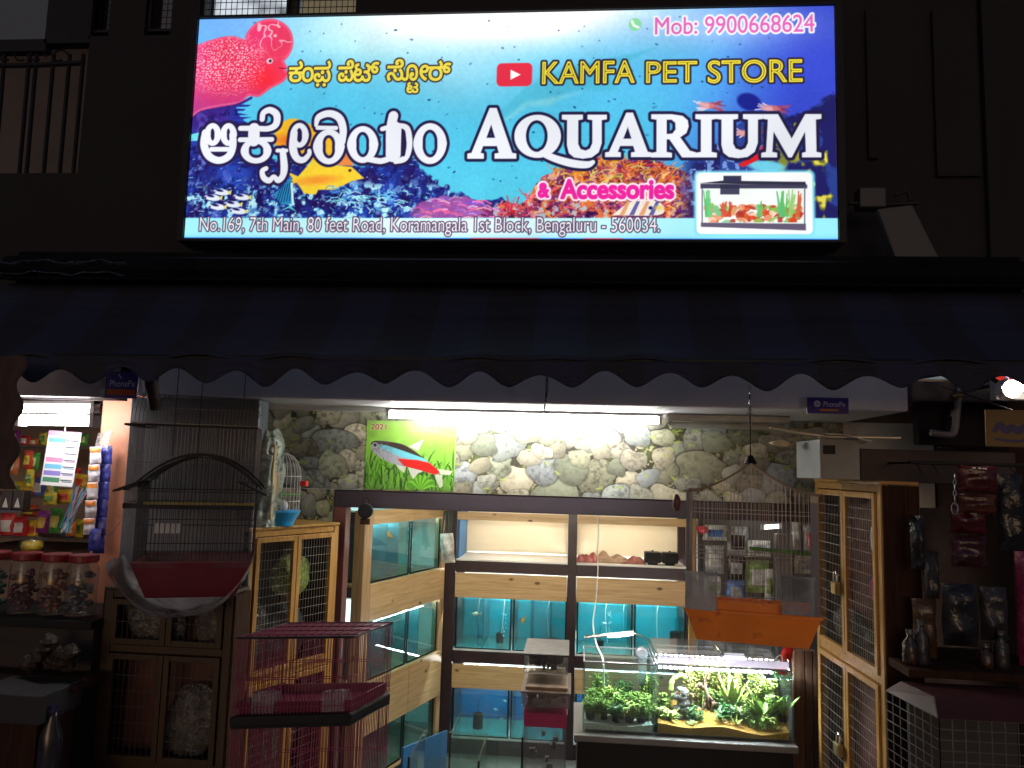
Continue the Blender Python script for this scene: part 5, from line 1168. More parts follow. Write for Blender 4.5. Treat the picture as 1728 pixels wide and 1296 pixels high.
# dim cabinet under the red cage, facing the street
zt2 = ZZ(290, 1000, 2.66)
dl, DFM, DLn = mesh_cabinet('dim cabinet of mesh doors below the red based birdcage', (XX(170, 1100, 2.66), 2.66), (XX(388, 1100, 2.66), 2.66), (0, -1, 0), .13, [zt2, ZZ(290, 1092, 2.66), ZZ(290, 1290, 2.66), .1], 2, wmat=wood('shaded_yellow_wood', (.042, .023, .006), (.025, .013, .004), 2, .5, False), rmat=wood('shaded_yellow_rail', (.042, .023, .006), (.025, .013, .004), 0, .5, False), wire=pm('faint_wire', (.09, .08, .08), .4, .4), cell=.02)  # shade put into the colour: darkened copies of the yellow cabinet wood
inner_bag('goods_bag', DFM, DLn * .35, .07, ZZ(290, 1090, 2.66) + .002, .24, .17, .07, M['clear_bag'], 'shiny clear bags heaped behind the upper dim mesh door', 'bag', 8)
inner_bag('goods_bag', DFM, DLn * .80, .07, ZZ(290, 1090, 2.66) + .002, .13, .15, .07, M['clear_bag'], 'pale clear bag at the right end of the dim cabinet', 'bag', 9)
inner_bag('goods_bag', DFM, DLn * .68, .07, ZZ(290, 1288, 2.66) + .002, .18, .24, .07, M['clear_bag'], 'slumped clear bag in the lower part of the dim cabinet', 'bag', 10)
# cabinet on the right whose mesh doors face the aisle
RG0 = (XX(1489, 1000, 2.62), 2.62); RG1 = (XX(1378, 1000, 3.22), 3.22)
zr0, zr1 = ZZ(1489, 818, 2.62), ZZ(1489, 1146, 2.62)
rc_, RFM, RLn = mesh_cabinet('tall yellow framed mesh cabinet right of the orange cage', RG0, RG1, (-1, 0, 0), .12, [zr0, zr1, zr1 - .62], 2, cell=.015)
padlock(RFM @ Vector((RLn * .5 + .03, -.026, ZZ(1415, 985, 2.9))), 'old brass padlock on the upper door of the right cabinet', tuple((Vector((RG1[0] - RG0[0], RG1[1] - RG0[1], 0))).normalized()), 1.2)
padlock(RFM @ Vector((RLn * .5 + .03, -.026, ZZ(1418, 1262, 2.9))), 'brass padlock on the lower door of the right cabinet', tuple((Vector((RG1[0] - RG0[0], RG1[1] - RG0[1], 0))).normalized()), 1.2)
inner_bag('goods_bag', RFM, RLn * .22, .07, ZZ(1489, 960, 2.62), .14, .16, .07, pm('white_pack', (.5, .5, .48), .4, var=.4, scale=14), 'white packet with a red stripe behind the upper right mesh', 'bag', 12)
inner_bag('goods_bag', RFM, RLn * .2, .07, ZZ(1489, 1050, 2.62), .15, .15, .07, pm('pink_pack', (.35, .05, .16), .4, var=.4, scale=14), 'pink packet behind the right cabinet door', 'bag', 13)
inner_bag('goods_bag', RFM, RLn * .24, .07, zr1 + .003, .2, .12, .08, M['clear_bag'], 'clear bag at the bottom of the right cabinet upper door', 'bag', 14)
inner_bag('goods_bag', RFM, RLn * .75, .07, zr1 + .003, .2, .14, .08, M['clear_bag'], 'clear bag behind the farther upper door of the right cabinet', 'bag', 15)
# grey carton and litter on its roof
t = thing('carton', 'grey carton standing on the right cabinet under the lintel', 'box', P(1420, 822, 2.75))
X0, X1, Z0, Z1 = RC(1384, 742, 1451, 822, 2.70); g = MB(); g.box(X0, X1, 2.70, 2.98, zr0 + .0135, Z1); part('body', g, pm('grey_card', (.26, .26, .25), .8, var=.15, scale=8), t, bevel=.002)
g = MB(); g.box(X0 + .01, X0 + .05, 2.697, 2.6995, Z1 - .05, Z1 - .02); part('label', g, M['black_plastic'], t)
g = MB(); g.tube([P(1300, 722, 2.72), P(1345, 730, 2.72), P(1400, 737, 2.7), P(1520, 739, 2.66)], .005, 6); solo('rod', g, M['dull_wire'], 'thin metal rod lying across the grey carton', 'rod')
g = MB(); x0 = P(1395, 741, 2.66); g.grid(lambda u, v: (x0.x + u * .15, x0.y + v * .14, Z1 + .003 + .012 * math.sin(3 * u + 1) + .006 * math.sin(8 * v)), 12, 8); solo('paper_sheet', g, pm('paper', (.6, .58, .52), .8, var=.2), 'loose curled paper sheet on top of the grey carton', 'paper', smooth=True, solid=.001)
g = MB(); x0 = P(1318, 748, 2.9); g.blob(x0, (.035, .03, .012), 5, 10, 6, .3); solo('packet', g, pm('cream_pack', (.5, .42, .25), .6, var=.3), 'small cream packet tucked beside the grey carton', 'packet', smooth=True)

# ---------------------------------------------------------------- hanging birdcages
def tray(g, x0, x1, y0, y1, zt, zb, ins):
    o = .006
    A = [(x0, y0, zt), (x1, y0, zt), (x1, y1, zt), (x0, y1, zt)]; B = [(x0 + ins, y0 + ins * .6, zb), (x1 - ins, y0 + ins * .6, zb), (x1 - ins, y1 - ins * .6, zb), (x0 + ins, y1 - ins * .6, zb)]
    A2 = [(x0 + o, y0 + o, zt), (x1 - o, y0 + o, zt), (x1 - o, y1 - o, zt), (x0 + o, y1 - o, zt)]; B2 = [(x + (o if x < (x0 + x1) / 2 else -o), y + (o if y < (y0 + y1) / 2 else -o), zb + o) for x, y, _ in B]
    g.add(A + B + A2 + B2, [(0, 4, 5, 1), (1, 5, 6, 2), (2, 6, 7, 3), (3, 7, 4, 0), (7, 6, 5, 4), (8, 9, 13, 12), (9, 10, 14, 13), (10, 11, 15, 14), (11, 8, 12, 15), (12, 13, 14, 15), (0, 1, 9, 8), (1, 2, 10, 9), (2, 3, 11, 10), (3, 0, 8, 11)])
_vr = random.Random(77)
def vbars(g, x0, x1, y0, y1, zb, zt, step, r):
    nx = int((x1 - x0) / step); ny = int((y1 - y0) / step)
    for i in range(nx + 1):
        x = x0 + (x1 - x0) * i / nx
        for y in (y0, y1): g.bar((x + _vr.uniform(-.0008, .0008), y, zb), (x + _vr.gauss(0, .0016), y, zt(x) if callable(zt) else zt), r)
    for i in range(1, ny):
        y = y0 + (y1 - y0) * i / ny
        for x in (x0, x1): g.bar((x, y, zb), (x, y, zt(x) if callable(zt) else zt), r)
def hoop(g, x0, x1, y0, y1, z, r): g.tube([(x0, y0, z), (x1, y0, z), (x1, y1, z), (x0, y1, z), (x0, y0, z)], r, 5)
# cage with the red base and arched black roof
YB = 2.33
X0, X1, Z0, Z1 = RC(218, 948, 420, 1012, YB); ytop = ZZ(320, 828, YB); zap = ZZ(320, 771, YB)
cb = thing('birdcage', 'black arched roof birdcage with a dark red base tray', 'birdcage', ((X0 + X1) / 2, YB + .13, Z0))
g = MB(); tray(g, X0, X1, YB, YB + .26, Z1, Z0, .05); part('base_tray', g, pm('red_tray', (.115, .006, .013), .4, var=.15, wear=((.09, .006, .010), 20, .62)), cb, bevel=.004)
bx0, bx1, by0, by1 = X0 + .008, X1 - .004, YB + .012, YB + .248
arch = lambda x: ytop + (zap - ytop) * (1 - ((x - (bx0 + bx1) / 2) / ((bx1 - bx0) / 2 + .02)) ** 2) * 1.0
g = MB(); vbars(g, bx0, bx1, by0, by1, Z1 - .01, arch, .0125, .0011)
for z in (Z1 + .03, Z1 + .11, ytop - .005): hoop(g, bx0, bx1, by0, by1, z, .0015)
n = 22
for i in range(n + 1):
    yy = by0 + (by1 - by0) * i / n; g.tube([(bx0 + (bx1 - bx0) * k / 14, yy, arch(bx0 + (bx1 - bx0) * k / 14)) for k in range(15)], .0011, 4)
part('wire_body', g, M['black_wire'], cb)
for yy in (by0 - .004, by1 + .002):
    g = MB(); pts = [(XX(210, 832, YB) + (XX(438, 838, YB) - XX(210, 832, YB)) * k / 24, arch(XX(210, 832, YB) + (XX(438, 838, YB) - XX(210, 832, YB)) * k / 24)) for k in range(25)]
    pts = [(x, max(z, ytop - .006) + .004) for x, z in pts]
    for (xa, za), (xb, zb_) in zip(pts[:-1], pts[1:]): g.hexa([(xa, yy, za), (xb, yy, zb_), (xb, yy + .006, zb_), (xa, yy + .006, za)], [(xa, yy, za + .009), (xb, yy, zb_ + .009), (xb, yy + .006, zb_ + .009), (xa, yy + .006, za + .009)])
    part('roof_band', g, M['black_plastic'], cb)
g = MB()
xl0, xl1 = XX(196, 825, YB), XX(247, 820, YB); g.hexa([(xl0, by0 - .01, ytop - .008), (xl1, by0 - .01, ytop + .030), (xl1, by1, ytop + .030), (xl0, by1, ytop - .008)], [(xl0, by0 - .01, ytop - .002), (xl1, by0 - .01, ytop + .036), (xl1, by1, ytop + .036), (xl0, by1, ytop - .002)]); part('eave', g, M['black_plastic'], cb); g = MB()
xr0, xr1 = XX(398, 815, YB), XX(447, 838, YB); g.hexa([(xr0, by0 - .01, ytop + .028), (xr1, by0 - .01, ytop - .014), (xr1, by1, ytop - .014), (xr0, by1, ytop + .028)], [(xr0, by0 - .01, ytop + .034), (xr1, by0 - .01, ytop - .008), (xr1, by1, ytop - .008), (xr0, by1, ytop + .034)])
part('eave', g, M['black_plastic'], cb)
g = MB(); g.bar((bx0, YB + .13, Z1 + .17), (bx1, YB + .13, Z1 + .17), .005, 8); part('perch', g, pm('perch_yellow', (.35, .30, .06), .5), cb)
g = MB()
for k in range(5): g.box(bx0 + .06 + k * .0165, bx0 + .072 + k * .0165, by0 - .004, by0 - .001, Z1 + .085, Z1 + .115)
part('feeder_grille', g, pm('pale_slat', (.42, .42, .42), .5), cb)
g = MB(); g.grid(lambda u, v: (bx0 - .012 + (bx1 - bx0 + .024) * u, by0 - .010 - .006 * math.sin(9 * u + 5 * v), Z1 - .02 + (ytop + .02 - Z1) * v), 24, 24)
for xs_, sg_ in ((bx0 - .014, -1), (bx1 + .012, 1)): g.grid(lambda u, v: (xs_ + sg_ * (.004 + .012 * math.sin(11 * v) ** 2 + .005 * math.sin(27 * v + 4 * u)), by0 + (by1 - by0) * u, Z1 - .02 + (ytop + .03 - Z1) * v), 10, 30)
part('plastic_wrap', g, M['film'], cb, smooth=True)
for xx in (XX(286, 700, YB), XX(328, 700, YB)): hk = MB(); hk.tube([(xx, YB + .13, zap), (xx, YB + .13, az1 + .06)], .0016, 5); part('hanger', hk, M['black_wire'], cb)
cb.rotation_euler.z = rad(21); cb.scale = (.93, 1, 1); cb.location.x -= .045
# white plastic hanging under it like a hammock
g = MB(); gx0, gx1 = XX(186, 950, YB), XX(420, 950, YB)
def ham(u, v):
    x = gx0 + (gx1 - gx0) * u; s = 4 * u * (1 - u)
    z = ZZ(186, 940, YB) - .012 - (ZZ(300, 940, YB) - ZZ(300, 1040, YB)) * (s ** .55) + .004 * math.sin(14 * u + 4 * v) - .02 * u * 0
    return (x, YB - .012 + .30 * v - .03 * math.sin(math.pi * u) * (1 - v), z + .035 * (abs(2 * v - 1) ** 3) * (s ** .3) + .003 * math.sin(7 * v + 9 * u))
g.grid(ham, 50, 20); hm_ = solo('plastic_sheet', g, film('white_bag', (.85, .84, .84), 1.0, (.26, .22, .235), 6, .35, .6), 'white plastic sheet slung under the red base of the cage', 'plastic sheet', smooth=True)
hm_.rotation_euler.z = rad(21); hm_.scale = (.93, 1, 1); hm_.location.x -= .045
# barrel roofed cage hanging behind it
YA = 2.64
X0, X1, Z0, Z1 = RC(222, 716, 432, 850, YA); zt = ZZ(330, 664, YA)
ca = thing('birdcage', 'tall wire birdcage with a rounded barrel roof behind the arched cage', 'birdcage', ((X0 + X1) / 2, YA + .12, Z0))
g = MB(); vbars(g, X0, X1, YA, YA + .25, Z0, Z1, .0135, .0011)
for z in (Z0, (Z0 + Z1) / 2, Z1): hoop(g, X0, X1, YA, YA + .25, z, .0016)
n = int((X1 - X0) / .0135)
for i in range(n + 1):
    x = X0 + (X1 - X0) * i / n; g.tube([(x, YA + .125 - .125 * math.cos(math.pi * k / 10), Z1 + (zt - Z1) * math.sin(math.pi * k / 10)) for k in range(11)], .0011, 4)
for k in range(1, 6):
    a = math.pi * k / 6; g.bar((X0, YA + .125 - .125 * math.cos(a), Z1 + (zt - Z1) * math.sin(a)), (X1, YA + .125 - .125 * math.cos(a), Z1 + (zt - Z1) * math.sin(a)), .0014)
part('wire_body', g, pm('grey_zinc_wire', (.15, .148, .155), .4, .4, var=.3), ca)
g = MB(); g.box(X0 - .02, X0 + .05, YA - .006, YA + .25, Z1 - .012, Z1 - .004); g.box(X0 + .0501, X1, YA - .004, YA + .004, Z1 - .010, Z1 - .003); part('trim', g, M['black_plastic'], ca); g = MB(); g.box(X0 - .004, X1 + .004, YA - .005, YA + .255, Z0 - .02, Z0 - .002); part('trim', g, M['black_plastic'], ca)
g = MB(); g.grid(lambda u, v: (X0 - .006 + (X1 - X0 + .016) * u, YA - .010 - .006 * math.sin(8 * u + 4 * v), Z0 + (Z1 - .01 - Z0) * v), 20, 16); g.grid(lambda u, v: (X0 - .016 - .010 * math.sin(17 * v) ** 2 - .004 * math.sin(41 * v), YA + .24 * u, Z0 - .06 + (Z1 + .04 - Z0) * v), 8, 30); part('plastic_wrap', g, M['film'], ca, smooth=True)
for xx in (X0 + .06, X1 - .07):
    g = MB(); g.tube([(xx, YA + .125, zt), (xx, YA + .125, zt + .10), (xx + .01, YA + .10, Z_LINT + .10)], .0016, 5); part('hanger', g, M['black_wire'], ca)
ca.rotation_euler.z = rad(19); ca.scale = (.93, 1, 1); ca.location.x -= .045
sb = MB(); sb.tube([P(253, 560, 2.5), P(256, 650, 2.55), P(263, 690, 2.58)], .022, 8); solo('cloth_strap', sb, pm('dark_strap', (.03, .012, .012), .8), 'dark maroon cloth hanging beside the barrel roofed cage', 'cloth', smooth=True)

# cage with the orange base and pagoda roof
YO = 2.36; DO = .28
X0, X1, Z0, Z1 = RC(1163, 1036, 1397, 1091, YO); zs_ = ZZ(1275, 838, YO); zp = ZZ(1268, 782, YO)
co = thing('birdcage', 'hanging wire birdcage with an orange tray and pagoda roof', 'birdcage', ((X0 + X1) / 2, YO + DO / 2, Z0))
m_bb = pm('brown_band', (.11, .06, .045), .4); m_or = pm('orange_plastic', (.78, .20, .012), .38, var=.14, scale=7, wear=((.45, .12, .02), 24, .62))
g = MB(); tray(g, X0, X1, YO, YO + DO, Z1, Z0, .035); g.box(X0 - .004, X1 + .004, YO - .004, YO + .004, Z1 - .006, Z1 + .004); part('base_tray', g, m_or, co, bevel=.003)
bx0, bx1, by0, by1 = X0 + .006, X1 - .006, YO + .010, YO + DO - .01; xc = (bx0 + bx1) / 2
def pag(x):
    s = abs(x - xc) / ((bx1 - bx0) / 2 + .012); return zs_ + (zp - zs_) * max(0, (1 - s)) ** 1.5 + .010 * s ** 5
g = MB(); vbars(g, bx0, bx1, by0, by1, Z1, pag, .0125, .0011)
for z in (Z1 + .045, Z1 + .15, Z1 + .165, ZZ(1275, 868, YO)): hoop(g, bx0, bx1, by0, by1, z, .0014)
for i in range(8):
    yy = by0 + (by1 - by0) * i / 7; g.tube([(bx0 + (bx1 - bx0) * k / 24, yy, pag(bx0 + (bx1 - bx0) * k / 24)) for k in range(25)], .0010, 4)
part('wire_body', g, pm('aged_wire', (.20, .19, .19), .35, .7, var=.25), co)
for yy in (by0 - .006, by1 + .002):
    g = MB()
    for s in (-1, 1):
        pts = [(xc + s * (.006 + ((bx1 - bx0) / 2 + .008) * k / 20)) for k in range(21)]
        for a, b in zip(pts[:-1], pts[1:]): g.hexa([(a, yy, pag(a) - .002), (b, yy, pag(b) - .002), (b, yy + .006, pag(b) - .002), (a, yy + .006, pag(a) - .002)], [(a, yy, pag(a) + .004), (b, yy, pag(b) + .004), (b, yy + .006, pag(b) + .004), (a, yy + .006, pag(a) + .004)])
    part('roof_band', g, m_bb, co)
g = MB(); g.box(bx0 - .003, bx0 + .005, by0 - .004, by0 + .004, Z1, zs_ + .005); part('corner_strip', g, M['pier_blue'], co); g = MB(); g.box(bx1 - .022, bx1, by0 - .005, by0 - .002, Z1, zs_ - .012); part('corner_strip', g, M['pier_blue'], co)
g = MB(); g.box(XX(1220, 1026, YO), XX(1338, 1026, YO), by0 - .004, by0 - .001, Z1 + .004, Z1 + .030); part('door', g, m_or, co)
g = MB(); g.bar((xc - .005, YO + .14, Z1 + .175), (bx1, YO + .14, Z1 + .168), .006, 8); part('perch', g, pm('perch_green', (.05, .22, .03), .5), co)
for a, b, y0_, y1_ in ((1168, 1222, 968, 1032), (1334, 1388, 972, 1036)):
    q0, q1, r0, r1 = RC(a, y0_, b, y1_, YO - .03); g = MB(); yy0, yy1 = YO - .04, YO + .006; th = .0025
    g.box(q0, q1, yy0, yy0 + th, r0, r1); g.box(q0, q0 + th, yy0 + th, yy1, r0, r1); g.box(q1 - th, q1, yy0 + th, yy1, r0, r1); g.box(q0 + th, q1 - th, yy0 + th, yy1, r0, r0 + th); g.box(q0 - .003, q1 + .003, yy0 - .003, yy0 - .0005, r1 - .004, r1 + .002)
    part('feeder', g, M['cup'], co)
g = MB(); g.tube([(xc, YO + DO / 2, zp), (xc, YO + DO / 2, ZZ(1265, 722, 2.5)), (xc - .003, YO + .05, az1 - .03)], .002, 5); g.lathe([(.012, 0), (.02, .006), (.008, .03)], (xc, YO + DO / 2, zp - .003), 12); part('hanger', g, M['black_wire'], co)
co.rotation_euler.z = rad(-12); co.scale = (.97, 1, 1); co.location.x += .012
# maroon feeding knob on the beam left of it
g = MB(); g.blob(P(1142, 848, 2.5), (.013, .012, .026), 3, 10, 8, .12); solo('clip', g, pm('brown_clip', (.12, .04, .03), .4), 'small brown plastic clip at the left shoulder of the orange cage', 'clip', smooth=True)

# maroon wire cages on the left, one on top of the other
MC0 = (XX(398, 1150, 2.36), 2.36); MC1 = (XX(600, 1150, 2.29), 2.29)
def Pz(px, py, z):
    d = FWD * F_PX + RGT * (px - 864) + UPV * (648 - py); k = (z - CZ) / d.z
    return Vector((d.x * k, d.y * k, z))
zt = ZZ(400, 1077, 2.30); zb = ZZ(400, 1208, 2.30)
_a, _b, _c = Pz(400, 1077, zt), Pz(598, 1075, zt), Pz(483, 1053, zt)
ML = (_b - _a).length; MD = (_c - _a).length; _u = (_b - _a) / ML; _v = (_c - _a) / MD
MF = Matrix(((_u.x, _v.x, 0, _a.x), (_u.y, _v.y, 0, _a.y), (0, 0, 1, 0), (0, 0, 0, 1)))
def maroon_cage(label, top, bot, base):
    t = thing('wire_cage', label, 'cage', MF @ Vector((ML / 2, MD / 2, bot - .035)), 'maroon wire cages')
    mw = pm('maroon_wire', (.20, .018, .060), .4, var=.2); mp = pm('maroon_panel', (.13, .009, .04), .35, var=.2)
    g = MB(MF); vbars(g, 0, ML, 0, MD, bot, top, .0098, .0012)
    for z in (bot + .02, bot + (top - bot) * .45, bot + (top - bot) * .48): hoop(g, 0, ML, 0, MD, z, .0014)
    part('wire_body', g, mw, t)
    g = MB(MF); hoop(g, 0, ML, 0, MD, top, .004)
    part('top_frame', g, M['black_plastic'], t)
    g = MB(MF); g.box(.003, ML - .003, .003, MD - .003, top - .001, top + .0015)
    for i in range(int(ML / .026)): g.bar((.006 + i * .026, .004, top + .002), (.006 + i * .026, MD - .004, top + .002), .0022)
    for j in range(4): g.bar((.004, .03 + j * .07, top + .003), (ML - .004, .03 + j * .07, top + .003), .003)
    part('roof', g, mp, t)
    g = MB(MF); g.box(-.004, ML + .004, -.008, MD + .004, bot - .035, bot - .001)
    part('base_tray', g, M['black_plastic'] if base else mp, t, bevel=.008)
    g = MB(MF); tray(g, .004, ML - .004, .010, MD - .004, bot + .034, bot + .001, .006); part('skirt', g, mp, t)
    for x in (.05, ML - .09):
        g = MB(MF); g.box(x, x + .065, .006, .04, bot + .002, bot + .06); part('feeder', g, M['cup'], t)
    return t
maroon_cage('maroon and black wire cage standing on top of another cage', zt, zb, True)
maroon_cage('lower maroon wire cage under the black tray', zb - .036, zb - .30, False)
g = MB(MF); g.box(.01, ML - .01, .01, MD - .01, .0, zb - .336); solo('cage_stand', g, M['brown_ply'], 'dark wooden stand beneath the two maroon cages', 'stand', bevel=.004)
# small white dome cage and wrapped cage on top of the yellow cabinet
c = Vector((XX(472, 888, 3.10), 3.10, ztc + .0125)); r_ = .074; hh = .20
sc = thing('birdcage', 'small white dome topped birdcage with a blue base', 'birdcage', c)
g = MB(); n = 26
for k in range(n):
    a = 2 * math.pi * k / n; x, y = r_ * math.cos(a), r_ * math.sin(a)
    g.tube([c + Vector((x, y, .055)), c + Vector((x, y, hh))] + [c + Vector((x * math.cos(q), y * math.cos(q), hh + .095 * math.sin(q))) for q in (.35, .7, 1.05, 1.4)], .0012, 4)
for z in (.06, .10, hh): g.tube([c + Vector((r_ * math.cos(k * .2618), r_ * math.sin(k * .2618), z)) for k in range(25)], .0014, 4)
part('wire_body', g, pm('white_wire', (.75, .75, .75), .4), sc)
g = MB(); g.lathe([(.052, 0), (.058, .02), (.079, .055), (.079, .062), (.070, .062)], c, 24); part('base', g, pm('blue_base', (.02, .30, .62), .35), sc, smooth=False)
g = MB(); g.bar(c + Vector((-r_, -.02, .125)), c + Vector((r_, .02, .125)), .004, 8); part('perch', g, pm('perch_green2', (.18, .55, .10), .5), sc)
g = MB(); q = P(512, 816, 3.06); g.box(q.x - .012, q.x + .014, q.y - .01, q.y + .02, q.z - .011, q.z + .011); part('feeder', g, pm('red_feeder', (.75, .03, .03), .35), sc, bevel=.002)
g = MB(); g.blob(c + Vector((.02, -.02, .08)), (.018, .016, .022), 4, 10, 7, .1); part('swing_toy', g, M['white_plastic'], sc, smooth=True)
wx0, wx1 = XX(400, 800, 2.95), XX(456, 800, 2.95); wz0, wz1 = ztc + .0125, ZZ(450, 724, 2.95)
wc = thing('wrapped_cage', 'boxed cage in crinkled clear wrap on top of the yellow cabinet', 'cage', ((wx0 + wx1) / 2, 3.02, wz0))
g = MB(); g.box(wx0 + .015, wx1 - .02, 2.99, 3.10, wz0, wz0 + .03); g.box(wx1 - .012, wx1 - .002, 2.985, 3.06, wz0 + .0305, wz1 - .06); part('base', g, pm('tan_base', (.45, .34, .18), .6), wc)
g = MB(); vbars(g, wx0 + .015, wx1 - .02, 2.99, 3.10, wz0 + .03, wz1 - .04, .014, .001); part('wire_body', g, M['steel_wire'], wc)
rr = random.Random(12); ph = [rr.uniform(0, 6) for _ in range(6)]
def wrap(u, v):
    a = 2 * math.pi * u; k = 1 + .05 * math.sin(5 * a + ph[0] + 6 * v) + .05 * math.sin(9 * a + ph[1] - 11 * v) + .03 * math.sin(16 * v + ph[2] + 3 * a)
    sq = lambda t: math.copysign(abs(t) ** .5, t); top = 1 - .35 * max(0, v - .86) / .14
    return ((wx0 + wx1) / 2 + (wx1 - wx0) / 2 * k * sq(math.cos(a)) * top, 3.045 + .075 * k * sq(math.sin(a)) * top, wz0 + (wz1 - wz0) * v + .008 * math.sin(3 * a + ph[3]) * v)
g = MB(); g.grid(wrap, 60, 40); part('plastic_wrap', g, film('green_film', (.80, .88, .80), .95, (.42, .48, .40), 13, .16, 1.0), wc, smooth=True)
# ---------------------------------------------------------------- planted show tanks on their table
TY0 = 3.20; TD = .36
sx0, sx1 = XX(1108, 1190, TY0), XX(1336, 1190, TY0); sz0, sz1 = ZZ(1220, 1247, TY0), ZZ(1220, 1127, TY0)
px0, px1 = XX(984, 1180, TY0), XX(1105, 1180, TY0); pz1 = ZZ(1045, 1119, TY0)
tb = thing('show_table', 'dark low table carrying the two planted tanks', 'table', ((px0 + sx1) / 2, TY0 + .2, 0))
g = MB(); g.box(px0 - .035, sx1 + .015, TY0 - .04, TY0 + TD + .03, sz0 - .028, sz0 - .0025); part('top', g, pm('table_edge', (.17, .16, .155), .35, var=.15), tb, bevel=.004)
g = MB(); g.box(px0 - .02, sx1, TY0 - .02, TY0 + TD + .02, .02, sz0 - .029); part('cabinet', g, M['black_plastic'], tb)
clearw = glass('clear_water', (.93, .98, .97), .5, .02, .0)
ft = fish_tank('large planted show tank with orange sand and driftwood', sx0, sx1, TY0, TY0 + TD, sz0, sz1, .93, None, None, None, (), None, False, clearw)
pt = fish_tank('smaller clear tank of potted green plants beside the show tank', px0, px1, TY0, TY0 + TD * .75, sz0, pz1, .90, None, None, None, (), None, False, clearw)
g = MB(); e = .006
for x0, x1, zz, y1 in ((sx0, sx1, sz1, TY0 + TD), (px0, px1, pz1, TY0 + TD * .75)):
    g2 = MB(); hoop(g2, x0 + .002, x1 - .002, TY0 + .002, y1 - .002, zz - .001, .0034); part('rim', g2, pm('frosted_rim', (.20, .22, .24), .25), ft if x0 == sx0 else pt)
def bed(name, x0, x1, y0, y1, z, h, m, label, seed):
    rr = random.Random(seed); ph = [rr.uniform(0, 6) for _ in range(4)]; g = MB(); nu, nv = 60, 26
    f = lambda x, y: z + h * (1 + .28 * math.sin(22 * x + ph[0]) + .22 * math.sin(31 * y + ph[1] + 9 * x) + .5 * (y - y0) / (y1 - y0))
    g.grid(lambda u, v: (x0 + (x1 - x0) * u, y0 + (y1 - y0) * v, f(x0 + (x1 - x0) * u, y0 + (y1 - y0) * v)), nu, nv)
    for (xa, ya, xb, yb) in ((x0, y0, x1, y0), (x1, y0, x1, y1), (x1, y1, x0, y1), (x0, y1, x0, y0)):
        g.grid(lambda u, v: (xa + (xb - xa) * u, ya + (yb - ya) * u, z + (f(xa + (xb - xa) * u, ya + (yb - ya) * u) - z) * v), nu, 1)
    o = solo(name, g, m, label, name.replace('_', ' ')); o['kind'] = 'stuff'; return f
zb_ = sz0 + .0065
sf = bed('sand', sx0 + .008, sx1 - .008, TY0 + .008, TY0 + TD - .008, zb_, .028, M['sand'], 'orange sand bed of the large show tank', 1)
gf = bed('gravel', px0 + .008, px1 - .008, TY0 + .008, TY0 + TD * .75 - .008, zb_, .022, M['gravel'], 'white gravel bed of the smaller plant tank', 2)
def blade(g, p, d, L, w, droop, n=5, fold=.25):
    """one leaf: a folded strip that bends over"""
    d = Vector(d).normalized(); s = d.cross(Vector((0, 0, 1))); s = s.normalized() if s.length > 1e-3 else Vector((1, 0, 0))
    vs = []; q = Vector(p); st = L / n
    for i in range(n + 1):
        t = i / n; ww = w * (math.sin(math.pi * min(1, (.12 + .88 * t))) ** .8 if t < 1 else .02)
        up = Vector((0, 0, ww * fold))
        vs += [q - s * ww + up, q.copy(), q + s * ww + up]
        q = q + d * st; d = (d + Vector((0, 0, -droop / n))).normalized()
    fs = []
    for i in range(n): a = i * 3; fs += [(a, a + 1, a + 4, a + 3), (a + 1, a + 2, a + 5, a + 4)]
    g.add(vs, fs)
def rosette(label, c, n, L, w, m, seed, up=.9, droop=.8, group=None, pot=False, cat='plant', name='water_plant'):
    rr = random.Random(seed); c = Vector(c); t = thing(name, label, cat, c, group); g = MB()
    for k in range(n):
        a = 2 * math.pi * k / n + rr.uniform(-.3, .3); e = rr.uniform(.35, 1.5) * up
        blade(g, c + Vector((0, 0, .004 if not pot else .022)), (math.cos(a), math.sin(a), e), L * rr.uniform(.6, 1.1), w * rr.uniform(.7, 1.2), droop * rr.uniform(.4, 1.4))
    part('leaves', g, m, t, smooth=True)
    if pot:
        g = MB(); g.lathe([(.013, 0), (.017, .022), (.018, .024)], c + Vector((0, 0, -.002)), 12); part('pot', g, M['black_plastic'], t)
    return t
def stemplant(label, c, ns, H, m, seed, spread=.02, ll=.014, lw=.0045, group=None, pot=False, name='water_plant'):
    rr = random.Random(seed); c = Vector(c); t = thing(name, label, 'plant', c, group); g = MB(); gs = MB(); b0 = .022 if pot else .002
    for s in range(ns):
        bx, by = rr.uniform(-spread, spread), rr.uniform(-spread, spread); h = H * rr.uniform(.6, 1.05); lx, ly = rr.uniform(-.3, .3) * h, rr.uniform(-.2, .2) * h
        pts = [c + Vector((bx + lx * t_ * t_, by + ly * t_ * t_, b0 + h * t_)) for t_ in (0, .25, .5, .75, 1)]
        gs.tube(pts, .0011, 4)
        nl = max(4, int(h / .0055))
        for k in range(nl):
            t_ = (k + .7) / nl; i = min(3, int(t_ * 4)); p = pts[i] + (pts[i + 1] - pts[i]) * (t_ * 4 - i); a = k * 2.4 + rr.uniform(-.4, .4)
            blade(g, p, (math.cos(a), math.sin(a), rr.uniform(.2, .9)), ll * rr.uniform(.7, 1.2) * (1.1 - .45 * t_), lw * rr.uniform(.7, 1.2), .5, 3)
    part('leaves', g, m, t, smooth=True); part('stem', gs, M['leaf_dark'], t)
    if pot:
        g = MB(); g.lathe([(.015, 0), (.020, .030), (.021, .032)], c + Vector((0, 0, -.003)), 12); part('pot', g, M['black_plastic'], t)
    return t
def SP(px, py, dy): return P(px, py, TY0 + dy)
def on_sand(px, dy, f=None, ref=1235):
    x = XX(px, ref, TY0 + dy); f = f or sf; return Vector((x, TY0 + dy, f(x, TY0 + dy) - .003))
